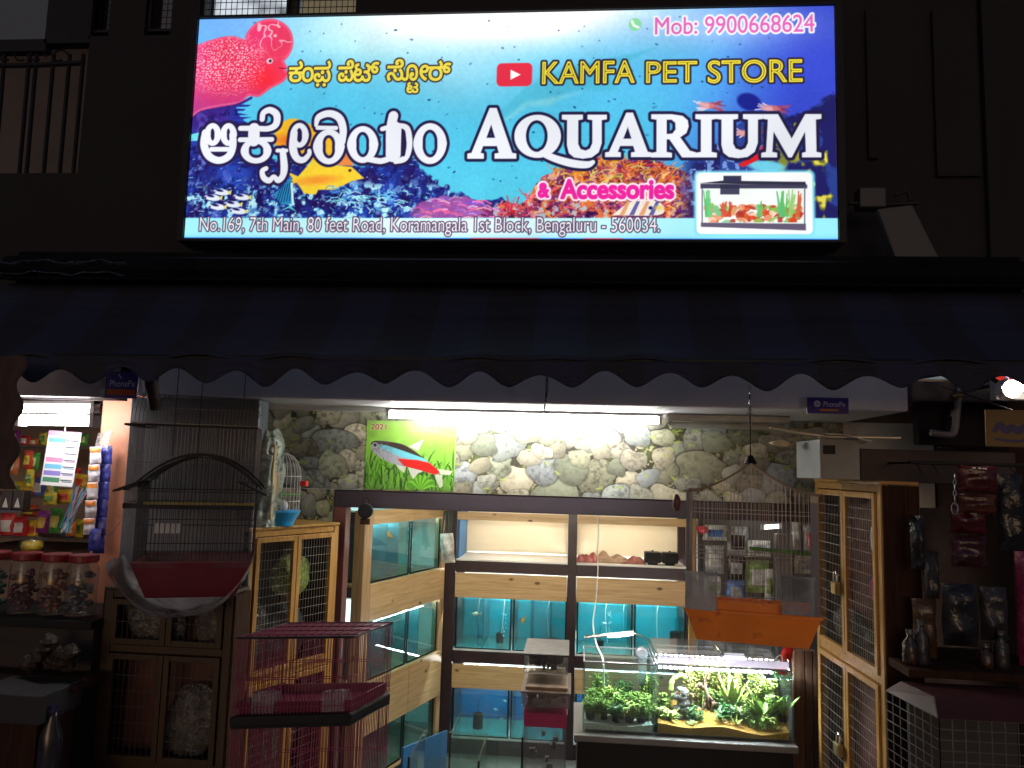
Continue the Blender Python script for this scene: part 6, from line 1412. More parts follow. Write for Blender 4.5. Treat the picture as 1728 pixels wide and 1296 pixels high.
# smaller tank: six black pots of dense stems and a back row
i = 0
for px, dy, H, m in ((1000, .10, .075, 'leaf'), (1022, .16, .085, 'leaf_light'), (1046, .09, .070, 'leaf'), (1066, .14, .075, 'leaf'), (1088, .09, .080, 'leaf_light'), (1010, .21, .11, 'leaf'), (1092, .20, .11, 'leaf_light'), (1052, .22, .085, 'leaf_dark'), (996, .045, .055, 'leaf'), (1018, .05, .06, 'leaf'), (1040, .04, .05, 'leaf_dark'), (1062, .05, .058, 'leaf_light'), (1082, .045, .062, 'leaf'), (1034, .15, .08, 'leaf_light')):
    stemplant(('bushy green pot plant at the front left of the smaller tank', 'light green pot plant second from left in the smaller tank', 'low green pot plant in the middle front of the smaller tank', 'green pot plant right of the middle in the smaller tank', 'pale green pot plant at the front right of the smaller tank', 'taller green plant at the back left of the smaller tank', 'taller pale plant at the back right of the smaller tank', 'dark plant in front of the grey stone in the smaller tank', 'short green pot plant touching the left front glass of the smaller tank', 'short pot plant second along the front glass of the smaller tank', 'short dark pot plant midway along the front glass of the smaller tank', 'short pale pot plant fourth along the front glass of the smaller tank', 'short green pot plant at the right front glass of the smaller tank', 'light bushy pot plant in the very middle of the smaller tank')[i], on_sand(px, dy, gf), 30, H, M[m], 20 + i, .026, .015, .0070, 'pot plants in the smaller tank', True); i += 1
for px, dy, s in ((1012, .04, 31), (1028, .045, 32), (1044, .03, 33)):
    rosette('grassy tuft at the front glass of the smaller tank, ' + {31: 'leftmost', 32: 'middle', 33: 'rightmost'}[s] + ' tuft', on_sand(px, dy, gf), 16, .035, .0022, M['leaf_light'], s, 1.6, .5, 'grass tufts in the smaller tank')
g = MB(); c = SP(1040, 1172, .24); g.blob(c, (.032, .02, .030), 5, 12, 9, .25); solo('stone', g, M['rock'], 'upright grey stone at the back of the smaller tank', 'stone', smooth=False)
c = SP(1084, 1120, .22); t = thing('tank_filter', 'translucent hang-on filter in the smaller tank', 'filter', c)
g = MB(); g.box(c.x - .016, c.x + .016, c.y - .02, c.y + .02, c.z - .085, c.z + .03); part('case', g, glass('blue_case', (.45, .55, .62), 1, .1, .15), t, bevel=.003); g = MB(); g.tube([c + Vector((0, 0, -.085)), c + Vector((0, 0, -.12))], .005, 8); part('intake', g, M['black_plastic'], t)
c = SP(1083, 1102, .24); t = thing('tank_filter', 'rounded dark hang-on filter at the rim between the two tanks', 'filter', c)
g = MB(); g.lathe([(.020, -.015), (.026, -.006), (.026, .012), (.018, .02)], c, 16, 'y'); part('case', g, pm('smoke_plastic', (.16, .17, .19), .2), t, smooth=False, bevel=.002)
# gooseneck lamp
m_led = emit('led_lamp', (.96, .96, .94), 150)
t = thing('clip_lamp', 'slim gooseneck lamp arching over the smaller tank', 'lamp', SP(1104, 1112, .10))
g = MB(); g.tube(catmull([tuple(SP(1106, 1128, .12)), tuple(SP(1106, 1108, .12)), tuple(SP(1098, 1088, .11)), tuple(SP(1084, 1074, .10)), tuple(SP(1070, 1069, .10))], 6), .0035, 8); part('neck', g, M['chrome'], t, smooth=True)
a, b = SP(1070, 1069, .10), SP(986, 1077, .10); g = MB(); w = .018
g.hexa([a + Vector((0, -w, 0)), b + Vector((0, -w, 0)), b + Vector((0, w, 0)), a + Vector((0, w, 0))], [a + Vector((0, -w, .008)), b + Vector((0, -w, .008)), b + Vector((0, w, .008)), a + Vector((0, w, .008))]); part('head', g, M['chrome'], t, bevel=.002)
a2 = a + (b - a) * .03; b2 = a + (b - a) * .52; g = MB(); dn = Vector((0, 0, -.002)); fw = Vector((0, -w - .001, 0))
g.hexa([a2 + fw + dn, b2 + fw + dn, b2 + Vector((0, w * .7, 0)) + dn, a2 + Vector((0, w * .7, 0)) + dn], [a2 + fw + dn * .1 + Vector((0, 0, .006)), b2 + fw + Vector((0, 0, .006)), b2 + Vector((0, w * .7, -.0005)), a2 + Vector((0, w * .7, -.0005))]); part('diode_strip', g, m_led, t)
g = MB(); c = SP(1106, 1108, .12); g.box(c.x - .010, c.x + .010, c.y - .014, c.y + .014, c.z - .03, c.z + .012); part('clamp', g, M['clear'], t, bevel=.002)
# light bar and clear lid of the show tank
m_bar = emit('led_bar', (.97, .90, .98), 270)
t = thing('light_bar', 'bright violet white light bar under the clear lid of the show tank', 'lamp', ((sx0 + sx1) / 2, TY0 + .16, sz1))
g = MB(); g.box(sx0 + .02, sx1 - .03, TY0 + .13, TY0 + .20, sz1 + .010, sz1 + .020); part('housing', g, pm('white_lid', (.75, .75, .8), .3), t, bevel=.003)
g = MB()
for k in range(22): x = sx0 + .03 + (sx1 - sx0 - .07) * k / 21; g.box(x - .005, x + .005, TY0 + .14, TY0 + .19, sz1 + .006, sz1 + .0095)
part('diode', g, m_bar, t)
g = MB(); g.box(XX(1224, 1110, TY0 + .1), XX(1258, 1110, TY0 + .1), TY0 + .11, TY0 + .128, sz1 + .004, sz1 + .030); part('power_block', g, emit('glow_block', (.93, .90, 1.0), 3.5), t, bevel=.003)
g = MB(); g.box(sx0 + .004, sx1 - .004, TY0 + .02, TY0 + TD - .02, sz1 + .030, sz1 + .034); part('lid', g, M['clear'], t); g = MB(); g.box(sx0 + .004, sx1 - .004, TY0 + .018, TY0 + .0205, sz1 + .002, sz1 + .0295); part('lid_front', g, milky('milky_acrylic', (.80, .76, .92)), t)
g = MB(); g.box(XX(1205, 1092, TY0 + .2), XX(1275, 1092, TY0 + .2), TY0 + .06, TY0 + .22, sz1 + .0345, sz1 + .046); part('lid_handle', g, M['clear'], t, bevel=.002)
wr_ = MB(); wr_.tube(catmull([tuple(SP(x, y, .06)) for x, y in ((1270, 1112), (1285, 1108), (1296, 1120), (1308, 1112), (1318, 1106), (1322, 1125))], 6), .0018, 5); solo('lamp_cable', wr_, M['white_plastic'], 'thin white cable looping under the show tank lid', 'cable')
# rocks, driftwood, arch of moss
for k, (px, py, w, h, dy, lab) in enumerate(((1150, 1196, .050, .013, .16, 'lower flat slate of the stack in the show tank'), (1153, 1185, .045, .012, .165, 'middle slate of the stack in the show tank'), (1148, 1174, .042, .012, .17, 'upper slate of the stack in the show tank'), (1152, 1164, .032, .008, .17, 'topmost small slate of the stack'), (1166, 1222, .036, .020, .10, 'round grey boulder at the foot of the slate stack'), (1142, 1207, .040, .016, .15, 'base slab under the slate stack'))):
    g = MB(); g.blob(SP(px, py, dy), (w * .72, .04, h * 1.15), 40 + k, 12, 8, .22); solo('stone', g, M['rock'], lab, 'stone', 'stones in the show tank')
t = thing('driftwood', 'branching brown driftwood root in the middle of the show tank', 'driftwood', SP(1195, 1225, .16))
g = MB()
for pts in (((1190, 1226), (1196, 1200), (1193, 1175), (1190, 1150), (1194, 1136)), ((1180, 1155), (1190, 1165), (1200, 1180), (1215, 1192), (1222, 1200)), ((1194, 1178), (1187, 1195), (1180, 1222)), ((1205, 1186), (1200, 1210), (1208, 1222)), ((1166, 1170), (1168, 1195), (1176, 1222))):
    q = catmull([tuple(SP(x, y, .17 + .02 * math.sin(x))) for x, y in pts], 5); n = len(q); g.tube(q, [(.009 - .006 * i / n) * (1 + .25 * math.sin(i * 2.1)) for i in range(n)], 7)
part('root', g, M['driftwood'], t, smooth=True)
g = MB(); q = catmull([tuple(SP(x, y, .22)) for x, y in ((1133, 1165), (1134, 1150), (1142, 1142), (1152, 1140), (1160, 1147))], 6); g.tube(q, [.012 - .0008 * (i % 5) for i in range(len(q))], 7); solo('mossy_arch', g, M['leaf_light'], 'small mossy arch at the left back of the show tank', 'moss', smooth=True)
# plants of the show tank
stemplant('tall yellow green stem plant behind the driftwood', on_sand(1180, .27), 44, .225, M['leaf_yellow'], 51, .045, .020, .005)
stemplant('bushy yellow stems at the centre back of the show tank', on_sand(1210, .28), 40, .215, M['leaf_yellow'], 52, .05, .020, .005)
stemplant('paler stems at the right back of the show tank', on_sand(1262, .28), 34, .15, M['leaf_yellow'], 53, .05, .018, .005)
rosette('broad light green fern at the centre of the show tank', on_sand(1235, .20), 20, .185, .013, M['leaf_light'], 54, 2.4, .35)
rosette('dark spiky rosette before the driftwood', on_sand(1215, .08) + Vector((0, 0, .004)), 16, .075, .0045, M['leaf_dark'], 55, .9, .9)
rosette('small bright green rosette near the driftwood foot', on_sand(1168, .05), 13, .035, .0035, M['leaf_light'], 56, 1.0, .9)
rosette('leafy light green rosette at the front left of the sand', on_sand(1130, .08), 20, .075, .0075, M['leaf_light'], 57, 1.0, .9)
rosette('pale narrow tuft right of the dark rosette', on_sand(1242, .06), 12, .045, .003, M['leaf_light'], 58, 1.6, .5)
rosette('big green sword plant on the right of the show tank', on_sand(1288, .12), 30, .15, .012, M['leaf'], 59, 1.3, .7)
stemplant('round leaved bush behind the sword plant', on_sand(1290, .20), 26, .175, M['leaf_light'], 60, .04, .022, .009)
stemplant('low green bush at the right of the sword plant', on_sand(1308, .12), 12, .10, M['leaf'], 61, .03, .022, .008)
rosette('single broad leaved plant against the right glass', on_sand(1322, .10), 8, .10, .011, M['leaf'], 62, 2.2, .4, None, True)
stemplant('tall plant in a black pot in the right corner of the show tank', on_sand(1322, .20), 6, .17, M['leaf_dark'], 63, .012, .028, .009, None, True)
for k, (px, dy, H, m, lab) in enumerate(((1120, .20, .06, 'leaf', 'low green clump behind the slate stack at the left'), (1172, .12, .05, 'leaf_dark', 'dark clump at the foot of the driftwood'), (1200, .20, .075, 'leaf', 'green clump behind the driftwood root'), (1228, .13, .055, 'leaf_dark', 'dark clump under the broad fern'), (1250, .12, .06, 'leaf', 'green clump right of the broad fern'), (1266, .18, .085, 'leaf_light', 'pale clump between the fern and the sword plant'), (1276, .07, .04, 'leaf', 'short green clump before the sword plant'), (1300, .06, .045, 'leaf_light', 'short pale clump at the right front of the sand'), (1112, .10, .04, 'leaf_light', 'short pale clump in the left corner of the show tank'))):
    stemplant(lab, on_sand(px, dy), 22, H, M[m], 80 + k, .030, .018, .007)
t = thing('driftwood', 'dark low driftwood lying behind the round leaved bush', 'driftwood', SP(1285, 1190, .22)); g = MB(); q = catmull([tuple(SP(x, y, .23)) for x, y in ((1255, 1196), (1272, 1180), (1292, 1172), (1312, 1176), (1326, 1168))], 6); g.tube(q, [.012 + .004 * math.sin(i * 1.3) for i in range(len(q))], 7); part('root', g, M['driftwood'], t, smooth=True)
for px, py, dy, L, m in ((1145, 1170, .10, .022, 'orange_fish'), (1270, 1150, .08, .018, 'silver_fish')): fish(px, py, TY0 + dy, L, M[m], 'tiny %s fish swimming in the show tank' % ('orange' if m == 'orange_fish' else 'silver'), .1)

# ---------------------------------------------------------------- clear boxes stacked in the middle
def clear_box(label, x0, x1, yb, yf, Yf, depth, h, lid_m, body_m, rot=0.0, fill=None):
    X0, X1 = XX(x0, yf, Yf), XX(x1, yf, Yf); z1 = ZZ((x0 + x1) / 2, yf, Yf); z0 = z1 - h
    t = thing('storage_box', label, 'box', ((X0 + X1) / 2, Yf + depth / 2, z0)); th = .003
    g = MB(); g.box(X0, X1, Yf, Yf + th, z0, z1 - .008); g.box(X0, X1, Yf + depth - th, Yf + depth, z0, z1 - .008); g.box(X0, X0 + th, Yf + th, Yf + depth - th, z0, z1 - .008); g.box(X1 - th, X1, Yf + th, Yf + depth - th, z0, z1 - .008); g.box(X0 + th, X1 - th, Yf + th, Yf + depth - th, z0, z0 + th); part('body', g, body_m, t, bevel=.001)
    g = MB(); g.box(X0 - .003, X1 + .003, Yf - .003, Yf + depth + .003, z1 - .0075, z1); part('lid', g, lid_m, t, bevel=.002)
    if fill:
        g = MB(); rr = random.Random(x0)
        for k in range(fill[1]):
            w = rr.uniform(.012, .03); x = rr.uniform(X0 + .01, X1 - .01 - w); y = rr.uniform(Yf + .008, Yf + depth * .5); zz = rr.uniform(z0 + .006, z1 - .03); g.hexa([(x, y, zz), (x + w, y + .004, zz + .004), (x + w, y + .02, zz + .004), (x, y + .02, zz)], [(x + .003, y, zz + .018), (x + w, y, zz + .02), (x + w, y + .02, zz + .02), (x, y + .02, zz + .018)])
        part('contents', g, fill[0], t)
    return t
dk = pm('dark_items', (.03, .028, .034), .3, var=.9, scale=60); smk = pm('smoky_lid', (.045, .042, .042), .45, var=.7, scale=30, bump=.3); mar = pm('maroon_lid', (.34, .02, .09), .3, var=.1)
clear_box('clear box of dark items with a clear lid on top of the box stack', 884, 959, 1077, 1104, 2.98, .26, .070, smk, M['clear'], 0, (dk, 60))
clear_box('middle clear box with a brown packet on the box stack', 880, 962, 1137, 1168, 2.90, .28, .055, pm('amber_lid', (.10, .065, .045), .4, var=.5, scale=20), M['clear'], 0, (pm('brown_packets', (.16, .10, .06), .6, var=.5, scale=20), 26))
g = MB(); X0, X1, Z0, Z1 = RC(886, 1172, 958, 1200, 2.92); g.box(X0, X1, 2.92, 3.10, Z1 + .012, Z1 + .026); solo('packet', g, pm('brown_card', (.24, .16, .10), .7, var=.3), 'flat brown card packet inside the middle clear box', 'packet', bevel=.003)
clear_box('tall clear container with a maroon lid at the bottom of the stack', 884, 956, 1195, 1203, 2.90, .24, .30, mar, M['clear'], 0, (pm('pale_items', (.10, .11, .10), .4, var=.8, scale=30), 14))
bs = thing('box_stand', 'dark pedestal hidden under the stack of clear boxes', 'stand', P(920, 1296, 3.0)); z_ = ZZ(920, 1203, 2.90) - .302
g = MB(); g.box(XX(880, 1290, 2.9), XX(960, 1290, 2.9), 2.89, 3.17, 0, z_); part('body', g, M['black_plastic'], bs)
g = MB(); x0, x1 = XX(884, 1215, 2.89), XX(956, 1215, 2.89); g.box(x0, x1, 2.893, 2.8965, ZZ(920, 1228, 2.89), ZZ(920, 1206, 2.89)); solo('maroon_label', g, mar, 'maroon band card on the front of the tall clear container', 'label')
# empty glass tanks at the bottom
c1 = RC(764, 880, 1241, 1420, 3.0) if False else None
x0, x1 = XX(690, 1283, 2.92), XX(808, 1283, 2.92); z1 = ZZ(750, 1281, 2.92)
fish_tank('nearer empty glass tank at the bottom of the view', x0, x1, 2.92, 3.22, z1 - .34, z1, 0, None, None, 'empty glass tanks on the floor')
x0, x1 = XX(760, 1242, 3.3), XX(882, 1242, 3.3); z1 = ZZ(820, 1240, 3.3)
fish_tank('farther empty glass tank at the bottom of the view', x0, x1, 3.3, 3.56, z1 - .36, z1, 0, None, None, 'empty glass tanks on the floor')
g = MB(); pA, pB = P(676, 1296, 3.35), P(752, 1228, 3.9); g.hexa([(pA.x, pA.y, .03), (pB.x, pB.y, .03), (pB.x + .01, pB.y, .03), (pA.x + .01, pA.y, .03)], [(pA.x, pA.y, ZZ(680, 1262, 3.35)), (pB.x, pB.y, ZZ(750, 1232, 3.9)), (pB.x + .01, pB.y, ZZ(750, 1232, 3.9)), (pA.x + .01, pA.y, ZZ(680, 1262, 3.35))]); solo('blue_board', g, M['blue_board'], 'blue board standing on the floor before the slanting rack', 'board')
sg_ = MB(); sg_.box(XX(690, 1290, 2.9) - .02, XX(885, 1290, 3.3), 2.90, 3.60, 0, min(ZZ(820, 1240, 3.3) - .364, ZZ(750, 1281, 2.92) - .344)); solo('low_bench', sg_, M['black_plastic'], 'low dark bench under the empty glass tanks', 'bench')
# ---------------------------------------------------------------- goods hanging at the back right
gy = 4.62
def gm(name, c, var=.5, rough=.25): return pm(name, c, rough, var=var, scale=22, bump=.6, bscale=40)
g_white, g_green, g_silver, g_black, g_red, g_blue = gm('g_white', (.55, .56, .54)), gm('g_green', (.22, .36, .10)), gm('g_silver', (.34, .36, .38)), gm('g_black', (.03, .03, .035)), gm('g_red', (.6, .04, .06)), gm('g_blue', (.05, .16, .45))
for i, (x0, y0, x1, y1, m, pnl, lab) in enumerate(((1186, 886, 1226, 912, g_white, g_blue, 'white and blue packet hanging highest at the back right'), (1190, 920, 1222, 968, g_silver, g_white, 'silver packet hanging below the white and blue packet'), (1226, 888, 1262, 940, g_silver, g_black, 'silver packet with a dark slot hanging behind the orange cage'), (1228, 938, 1256, 978, g_black, g_silver, 'black and silver packet hanging low behind the cage'),
        (1262, 912, 1300, 940, g_white, g_silver, 'white packet hanging below the far tube lamp'), (1258, 945, 1298, 1000, g_green, g_white, 'yellow green packet hanging low behind the orange cage'), (1226, 980, 1256, 1016, g_blue, g_silver, 'blue packet at the bottom behind the cage'), (1290, 960, 1306, 1016, g_white, g_green, 'narrow white packet right of the yellow green packet'), (1336, 880, 1352, 930, g_white, None, 'tall pale packet hanging behind the right side of the cage'), (1356, 885, 1376, 935, g_silver, g_red, 'silver and red packet hanging farthest right at the back'), (1340, 935, 1372, 968, g_white, g_silver, 'pale packet hanging above the right feeder'), (1186, 972, 1216, 1012, g_white, g_green, 'white and green packet at the lower left behind the cage'))):
    pouch('hanging_packet', x0, y0, x1, y1, gy + .04 * (i % 3), m, lab, 'packet', 'packets hanging at the back right', .02, 0, i, pnl)
g = MB(); c = P(1186, 894, gy - .04); g.blob(c, (.03, .015, .022), 2, 9, 6, .35); solo('red_bow', g, g_red, 'small red bow on the highest hanging packet', 'bow')
pg = MB(); pg.box(XX(1178, 940, 4.8), XX(1400, 940, 4.8), 4.80, 4.82, 0.02, ZZ(1280, 870, 4.8)); solo('display_board', pg, pm('board_grey', (.10, .10, .11), .5, var=.3), 'dark grey display board behind the hanging packets', 'board')
pst = MB(); pst.box(XX(1306, 940, 4.6), XX(1334, 940, 4.6), 4.55, 4.60, 0.02, ZZ(1320, 900, 4.6)); solo('display_post', pst, pm('post_grey', (.13, .12, .12), .5, var=.2), 'grey post between the hanging packets', 'post', bevel=.004)
yo = MB(); yo.box(XX(1163, 950, 4.6), XX(1175, 950, 4.6), 4.6, 4.64, 0.02, ZZ(1170, 868, 4.6)); solo('wood_post', yo, M['yellow_wood'], 'narrow yellow wood post right of the back rack', 'post', bevel=.003)
a, b = P(1284, 890, 4.56), P(1318, 888, 4.56)
tube_lamp('tube_light', 'short bright tube light seen through the orange cage', a, b, .011, emit('far_tube', (1, .97, .93), 14), M['white_plastic'], None, .03, .02)

# ---------------------------------------------------------------- neighbouring shop on the left
nb = thing('neighbour_shop', 'brightly lit little shop with a salmon pillar at the left edge', 'building', P(100, 900, 3.6))
g = MB(); sx_0, sx_1 = XX(163, 800, 3.05), XX(224, 800, 3.05); g.box(sx_0, X_PL0 - .002, 3.05, 3.30, 0, ZZ(190, 640, 3.05)); part('pillar', g, M['salmon'], nb, bevel=.004)
g = MB(); g.box(-4.6, sx_0 + .25, 4.40, 4.46, 0, 2.6); part('back_wall', g, pm('neigh_wall', (.36, .27, .22), .7, var=.15, scale=5), nb)
g = MB(); g.box(-4.6, sx_0 + .25, 2.95, 4.399, ZZ(100, 655, 3.0) + .02, ZZ(100, 655, 3.0) + .10); g.box(-4.6, X_PL0 - .004, 2.72, 2.90, ZZ(100, 676, 2.95), ZZ(100, 655, 3.0) + .3); part('soffit', g, pm('neigh_soffit', (.25, .22, .24), .7, var=.15), nb)
g = MB(); g.box(sx_0 + .001, sx_0 + .04, 3.301, 4.399, 0, 2.3); part('side_wall', g, M['salmon'], nb)
g = MB()
for yy, zz in ((3.62, 752), (3.62, 838), (3.60, 908)): g.box(-4.4, sx_0 - .002, yy, yy + .32, ZZ(100, zz, yy) - .012, ZZ(100, zz, yy))
part('shelf', g, pm('shelf_dark', (.10, .08, .07), .5), nb)
na, nb_ = P(28, 690, 2.84), P(163, 690, 2.84); nc, nd = P(33, 709, 2.82), P(163, 711, 2.82)
tube_lamp('tube_light', 'upper of the two tube lights in the neighbouring shop', na, nb_, .016, M['tube_near'], M['white_plastic'], 'tube lights in the neighbouring shop', .04, .03)
tube_lamp('tube_light', 'lower of the two tube lights in the neighbouring shop', nc, nd, .019, M['tube_near'], M['white_plastic'], 'tube lights in the neighbouring shop', .04, .03)
# hanging card of pens
W_, H_ = 110, 200; A = Art(W_, H_); A.img[:] = (.88, .88, .90)
A.fill(A.rrect(0, 0, 110, 18, 2), (.78, .62, .80))
for k, cc in enumerate(((.45, .68, .85), (.86, .90, .90), (.92, .94, .95), (.88, .55, .72), (.45, .72, .86), (.55, .50, .82), (.30, .55, .42))):
    yk = 26 + k * 24; A.fill(A.rrect(5, yk, 62, yk + 17, 2), cc); A.fill(A.rrect(64, yk + 6, 104, yk + 10, 1), (.25, .25, .38)); A.fill(A.rrect(70, yk + 12, 104, yk + 15, 1), tuple(c * .8 for c in cc))
pc = thing('pen_card', 'tilted white card of coloured pens hanging in the neighbouring shop', 'stationery', P(102, 820, 3.02))
art_panel('printed_card', A.img, P(83, 726, 3.02), P(138, 730, 3.02), P(122, 822, 3.0), P(68, 818, 3.0), M['print_gloss'], pc)
g = MB(); g.hexa([P(83, 726, 3.0205), P(138, 730, 3.0205), P(122, 822, 3.0005), P(68, 818, 3.0005)], [P(83, 726, 3.03), P(138, 730, 3.03), P(122, 822, 3.01), P(68, 818, 3.01)]); part('card', g, M['white_plastic'], pc)
g = MB(); g.tube([P(110, 728, 3.02), P(110, 722, 3.02), P(113, 718, 3.02), P(109, 712, 3.05)], .0018, 5); part('hook', g, M['chrome'], pc)
# strip of sachets
m_sb, m_sw, m_so = gm('sachet_blue', (.05, .06, .34), .3), gm('sachet_white', (.72, .70, .78), .2), gm('sachet_orange', (.70, .24, .05), .3)
for k in range(6):
    y0 = 752 + k * 30; x0 = 152 - k * 2.6; pouch('sachet', x0 + 16, y0, x0 + 36, y0 + 32, 2.995, m_sb, '%s blue sachet of the hanging strip by the salmon pillar' % ('topmost', 'second', 'third', 'fourth', 'fifth', 'lowest')[k], 'sachet', 'strip of blue sachets', .008, .07, k)
    if k < 5: pouch('sachet', x0 - 1, y0 + 2, x0 + 18, y0 + 30, 2.965, m_sw, '%s white and orange sachet hanging before the blue strip' % ('topmost', 'second', 'third', 'fourth', 'lowest')[k], 'sachet', 'strip of white sachets', .008, .07, k + 9, m_so, panel_rect=(.05, .66, .95, .95))
pouch('sachet', 150, 892, 170, 930, 2.96, m_sb, 'blue foil sachet at the foot of the hanging strips', 'sachet', 'strip of blue sachets', .008, 0, 33)
g = MB(); g.grid(lambda u, v: (XX(158, 740, 2.96) + .055 * u + .01 * v, 2.97 + .02 * math.sin(3 * u), ZZ(170, 760, 2.96) + .07 * v + .012 * u), 8, 8); solo('clear_sleeve', g, M['film_white'], 'pale plastic sleeve above the hanging sachets', 'plastic', smooth=True)
# bundle of coloured straws
rr = random.Random(2); cols = [gm('straw%d' % i, c, .1) for i, c in enumerate(((.10, .50, .75), (.75, .55, .70), (.35, .65, .80), (.70, .70, .75)))]
t = thing('straw_bundle', 'fan of blue and pink drinking straws beside the sachets', 'straws', P(118, 896, 3.1))
for k in range(16):
    g = MB(); g.bar(P(104 + rr.uniform(-3, 10), 895 + rr.uniform(-5, 5), 3.1 + rr.uniform(0, .04)), P(126 + k * 1.5, 822 + rr.uniform(-8, 12), 3.12 + rr.uniform(0, .04)), .0032, 6); part('straw', g, cols[k % 4], t)
# packets on the shelves
packs = [((.70, .10, .06), (.9, .7, .1)), ((.85, .55, .05), (.7, .1, .05)), ((.10, .45, .10), (.9, .9, .3)), ((.60, .04, .05), (.9, .9, .9)), ((.30, .05, .35), (.9, .6, .1)), ((.85, .75, .08), (.2, .4, .1)), ((.08, .15, .5), (.85, .85, .9)), ((.75, .25, .08), (.95, .9, .6))]
pm_ = [(gm('pack%d' % i, a, .25), gm('packlabel%d' % i, b, .25)) for i, (a, b) in enumerate(packs)]
names = ('red and yellow', 'orange and red', 'green', 'red and white', 'purple', 'yellow', 'blue', 'rust orange')
for i, (x0, y0, x1, y1, Y, k, lab) in enumerate(((36, 735, 52, 752, 3.7, 3, 'at the left of the top shelf'), (50, 740, 66, 752, 3.7, 7, 'on the top shelf beside the pen card'), (40, 800, 62, 837, 3.7, 0, 'on the middle shelf at the left'), (58, 806, 78, 838, 3.68, 6, 'on the middle shelf behind the pen card'), (74, 830, 96, 852, 3.3, 5, 'hanging below the pen card'), (96, 826, 122, 850, 3.35, 1, 'hanging behind the straws'), (126, 800, 148, 826, 3.5, 1, 'beside the white sachets'),
        (0, 866, 26, 907, 3.66, 3, 'at the left end of the lower shelf'), (22, 872, 46, 907, 3.64, 3, 'second on the lower shelf'), (64, 862, 84, 900, 3.5, 4, 'left of the green packet'), (84, 858, 106, 900, 3.45, 2, 'at the foot of the straws'), (120, 790, 136, 822, 3.6, 3, 'behind the hanging sleeve'), (0, 770, 34, 800, 3.5, 7, 'near the left edge above the grey boxes'), (36, 852, 64, 872, 3.8, 0, 'lying on the lower shelf behind'), (110, 880, 128, 905, 3.4, 7, 'by the lower sachets'), (2, 728, 16, 752, 3.72, 1, 'leftmost on the top shelf'), (18, 726, 34, 752, 3.7, 4, 'between the first packets of the top shelf'), (66, 730, 80, 752, 3.74, 5, 'behind the pen card on the top shelf'), (136, 732, 150, 752, 3.7, 2, 'beside the sleeve on the top shelf'), (122, 733, 135, 752, 3.7, 6, 'second from the sleeve on the top shelf'), (80, 812, 96, 838, 3.72, 2, 'behind the yellow hanging packet'), (140, 812, 154, 838, 3.7, 4, 'behind the orange sachets'), (24, 812, 40, 838, 3.7, 5, 'at the far left of the middle shelf'), (46, 878, 64, 908, 3.66, 1, 'third on the lower shelf'), (106, 872, 122, 906, 3.62, 6, 'right of the green packet on the lower shelf'), (128, 876, 142, 908, 3.66, 5, 'at the right end of the lower shelf'), (40, 760, 56, 792, 3.34, 0, 'hanging at the upper left of the shop'), (54, 764, 68, 794, 3.36, 2, 'hanging just left of the pen card'), (44, 792, 58, 824, 3.34, 5, 'hanging at the middle left of the shop'))):
    pouch('snack_packet', x0, y0, x1, y1, Y, pm_[k][0], '%s snack packet %s' % (names[k], lab), 'snack packet', 'snack packets in the neighbouring shop', .02, (i % 3 - 1) * .06, i, pm_[k][1])
for i, x0 in enumerate((1, 21)):
    t = thing('grey_box', ('left' if i == 0 else 'right') + ' small dark box with a pale mark at the left shop edge', 'box', P(x0 + 9, 862, 3.2), 'dark boxes at the left edge'); X0, X1, Z0, Z1 = RC(x0, 828, x0 + 18, 860, 3.2)
    g = MB(); g.box(X0, X1, 3.2, 3.25, Z0, Z1); part('case', g, pm('dk_box', (.06, .05, .05), .5), t, bevel=.002); g = MB(); g.prism([(X0 + .012, Z0 + .01), (X1 - .012, Z0 + .01), ((X0 + X1) / 2, Z0 + .05)], 3.197, 3.1995); part('mark', g, M['white_plastic'], t)
g = MB(); g.box(XX(-60, 862, 3.2), XX(42, 862, 3.2), 3.18, 3.3, ZZ(20, 864, 3.2), ZZ(20, 860.5, 3.2)); solo('glass_shelf', g, M['chrome'], 'thin bright shelf edge under the dark boxes', 'shelf')
# jars on the counter
YJ = 2.62; zc = ZZ(80, 1042, YJ)
ct = thing('counter', 'dark counter of the neighbouring shop holding the red lidded jars', 'counter', (XX(60, 1042, YJ), YJ + .1, 0))
g = MB(); g.box(-2.6, XX(163, 1045, YJ), YJ - .03, YJ + .30, zc - .03, zc - .001); part('top', g, M['black_plastic'], ct, bevel=.003)
g = MB(); g.box(-2.6, XX(160, 1045, YJ), YJ, YJ + .28, 0, zc - .031); part('front', g, pm('counter_front', (.020, .014, .014), .5, var=.3), ct)
m_red = pm('red_lid', (.20, .010, .016), .4, var=.15)
def jar(px, label, m_fill, w=.058, h=None, Y=YJ + .07):
    c = Vector((XX(px, 990, Y), Y, zc)); h = h or (ZZ(80, 946, Y) - zc); t = thing('jar', label, 'jar', c, 'jars on the counter')
    g = MB(); g.lathe([(w * .92, 0), (w, .01), (w, h * .88), (w * .86, h * .97), (w * .86, h)], c, 22); part('body', g, M['clear'], t, smooth=True)
    g = MB(); g.lathe([(w * .9, .0), (w * .96, .004), (w * .96, .022), (w * .9, .026)], c + Vector((0, 0, h + .0005)), 22); part('lid', g, m_red, t, smooth=False)
    g = MB(); rr = random.Random(int(px) + 5)
    for k in range(46):
        a = rr.uniform(0, 6.28); r = w * .75 * math.sqrt(rr.random()); q = rr.uniform(.010, .016); g.blob(c + Vector((r * math.cos(a), r * math.sin(a), .014 + rr.random() * h * .72)), (q, q, q * .7), k, 7, 5, .15)
    part('contents', g, m_fill, t); return t
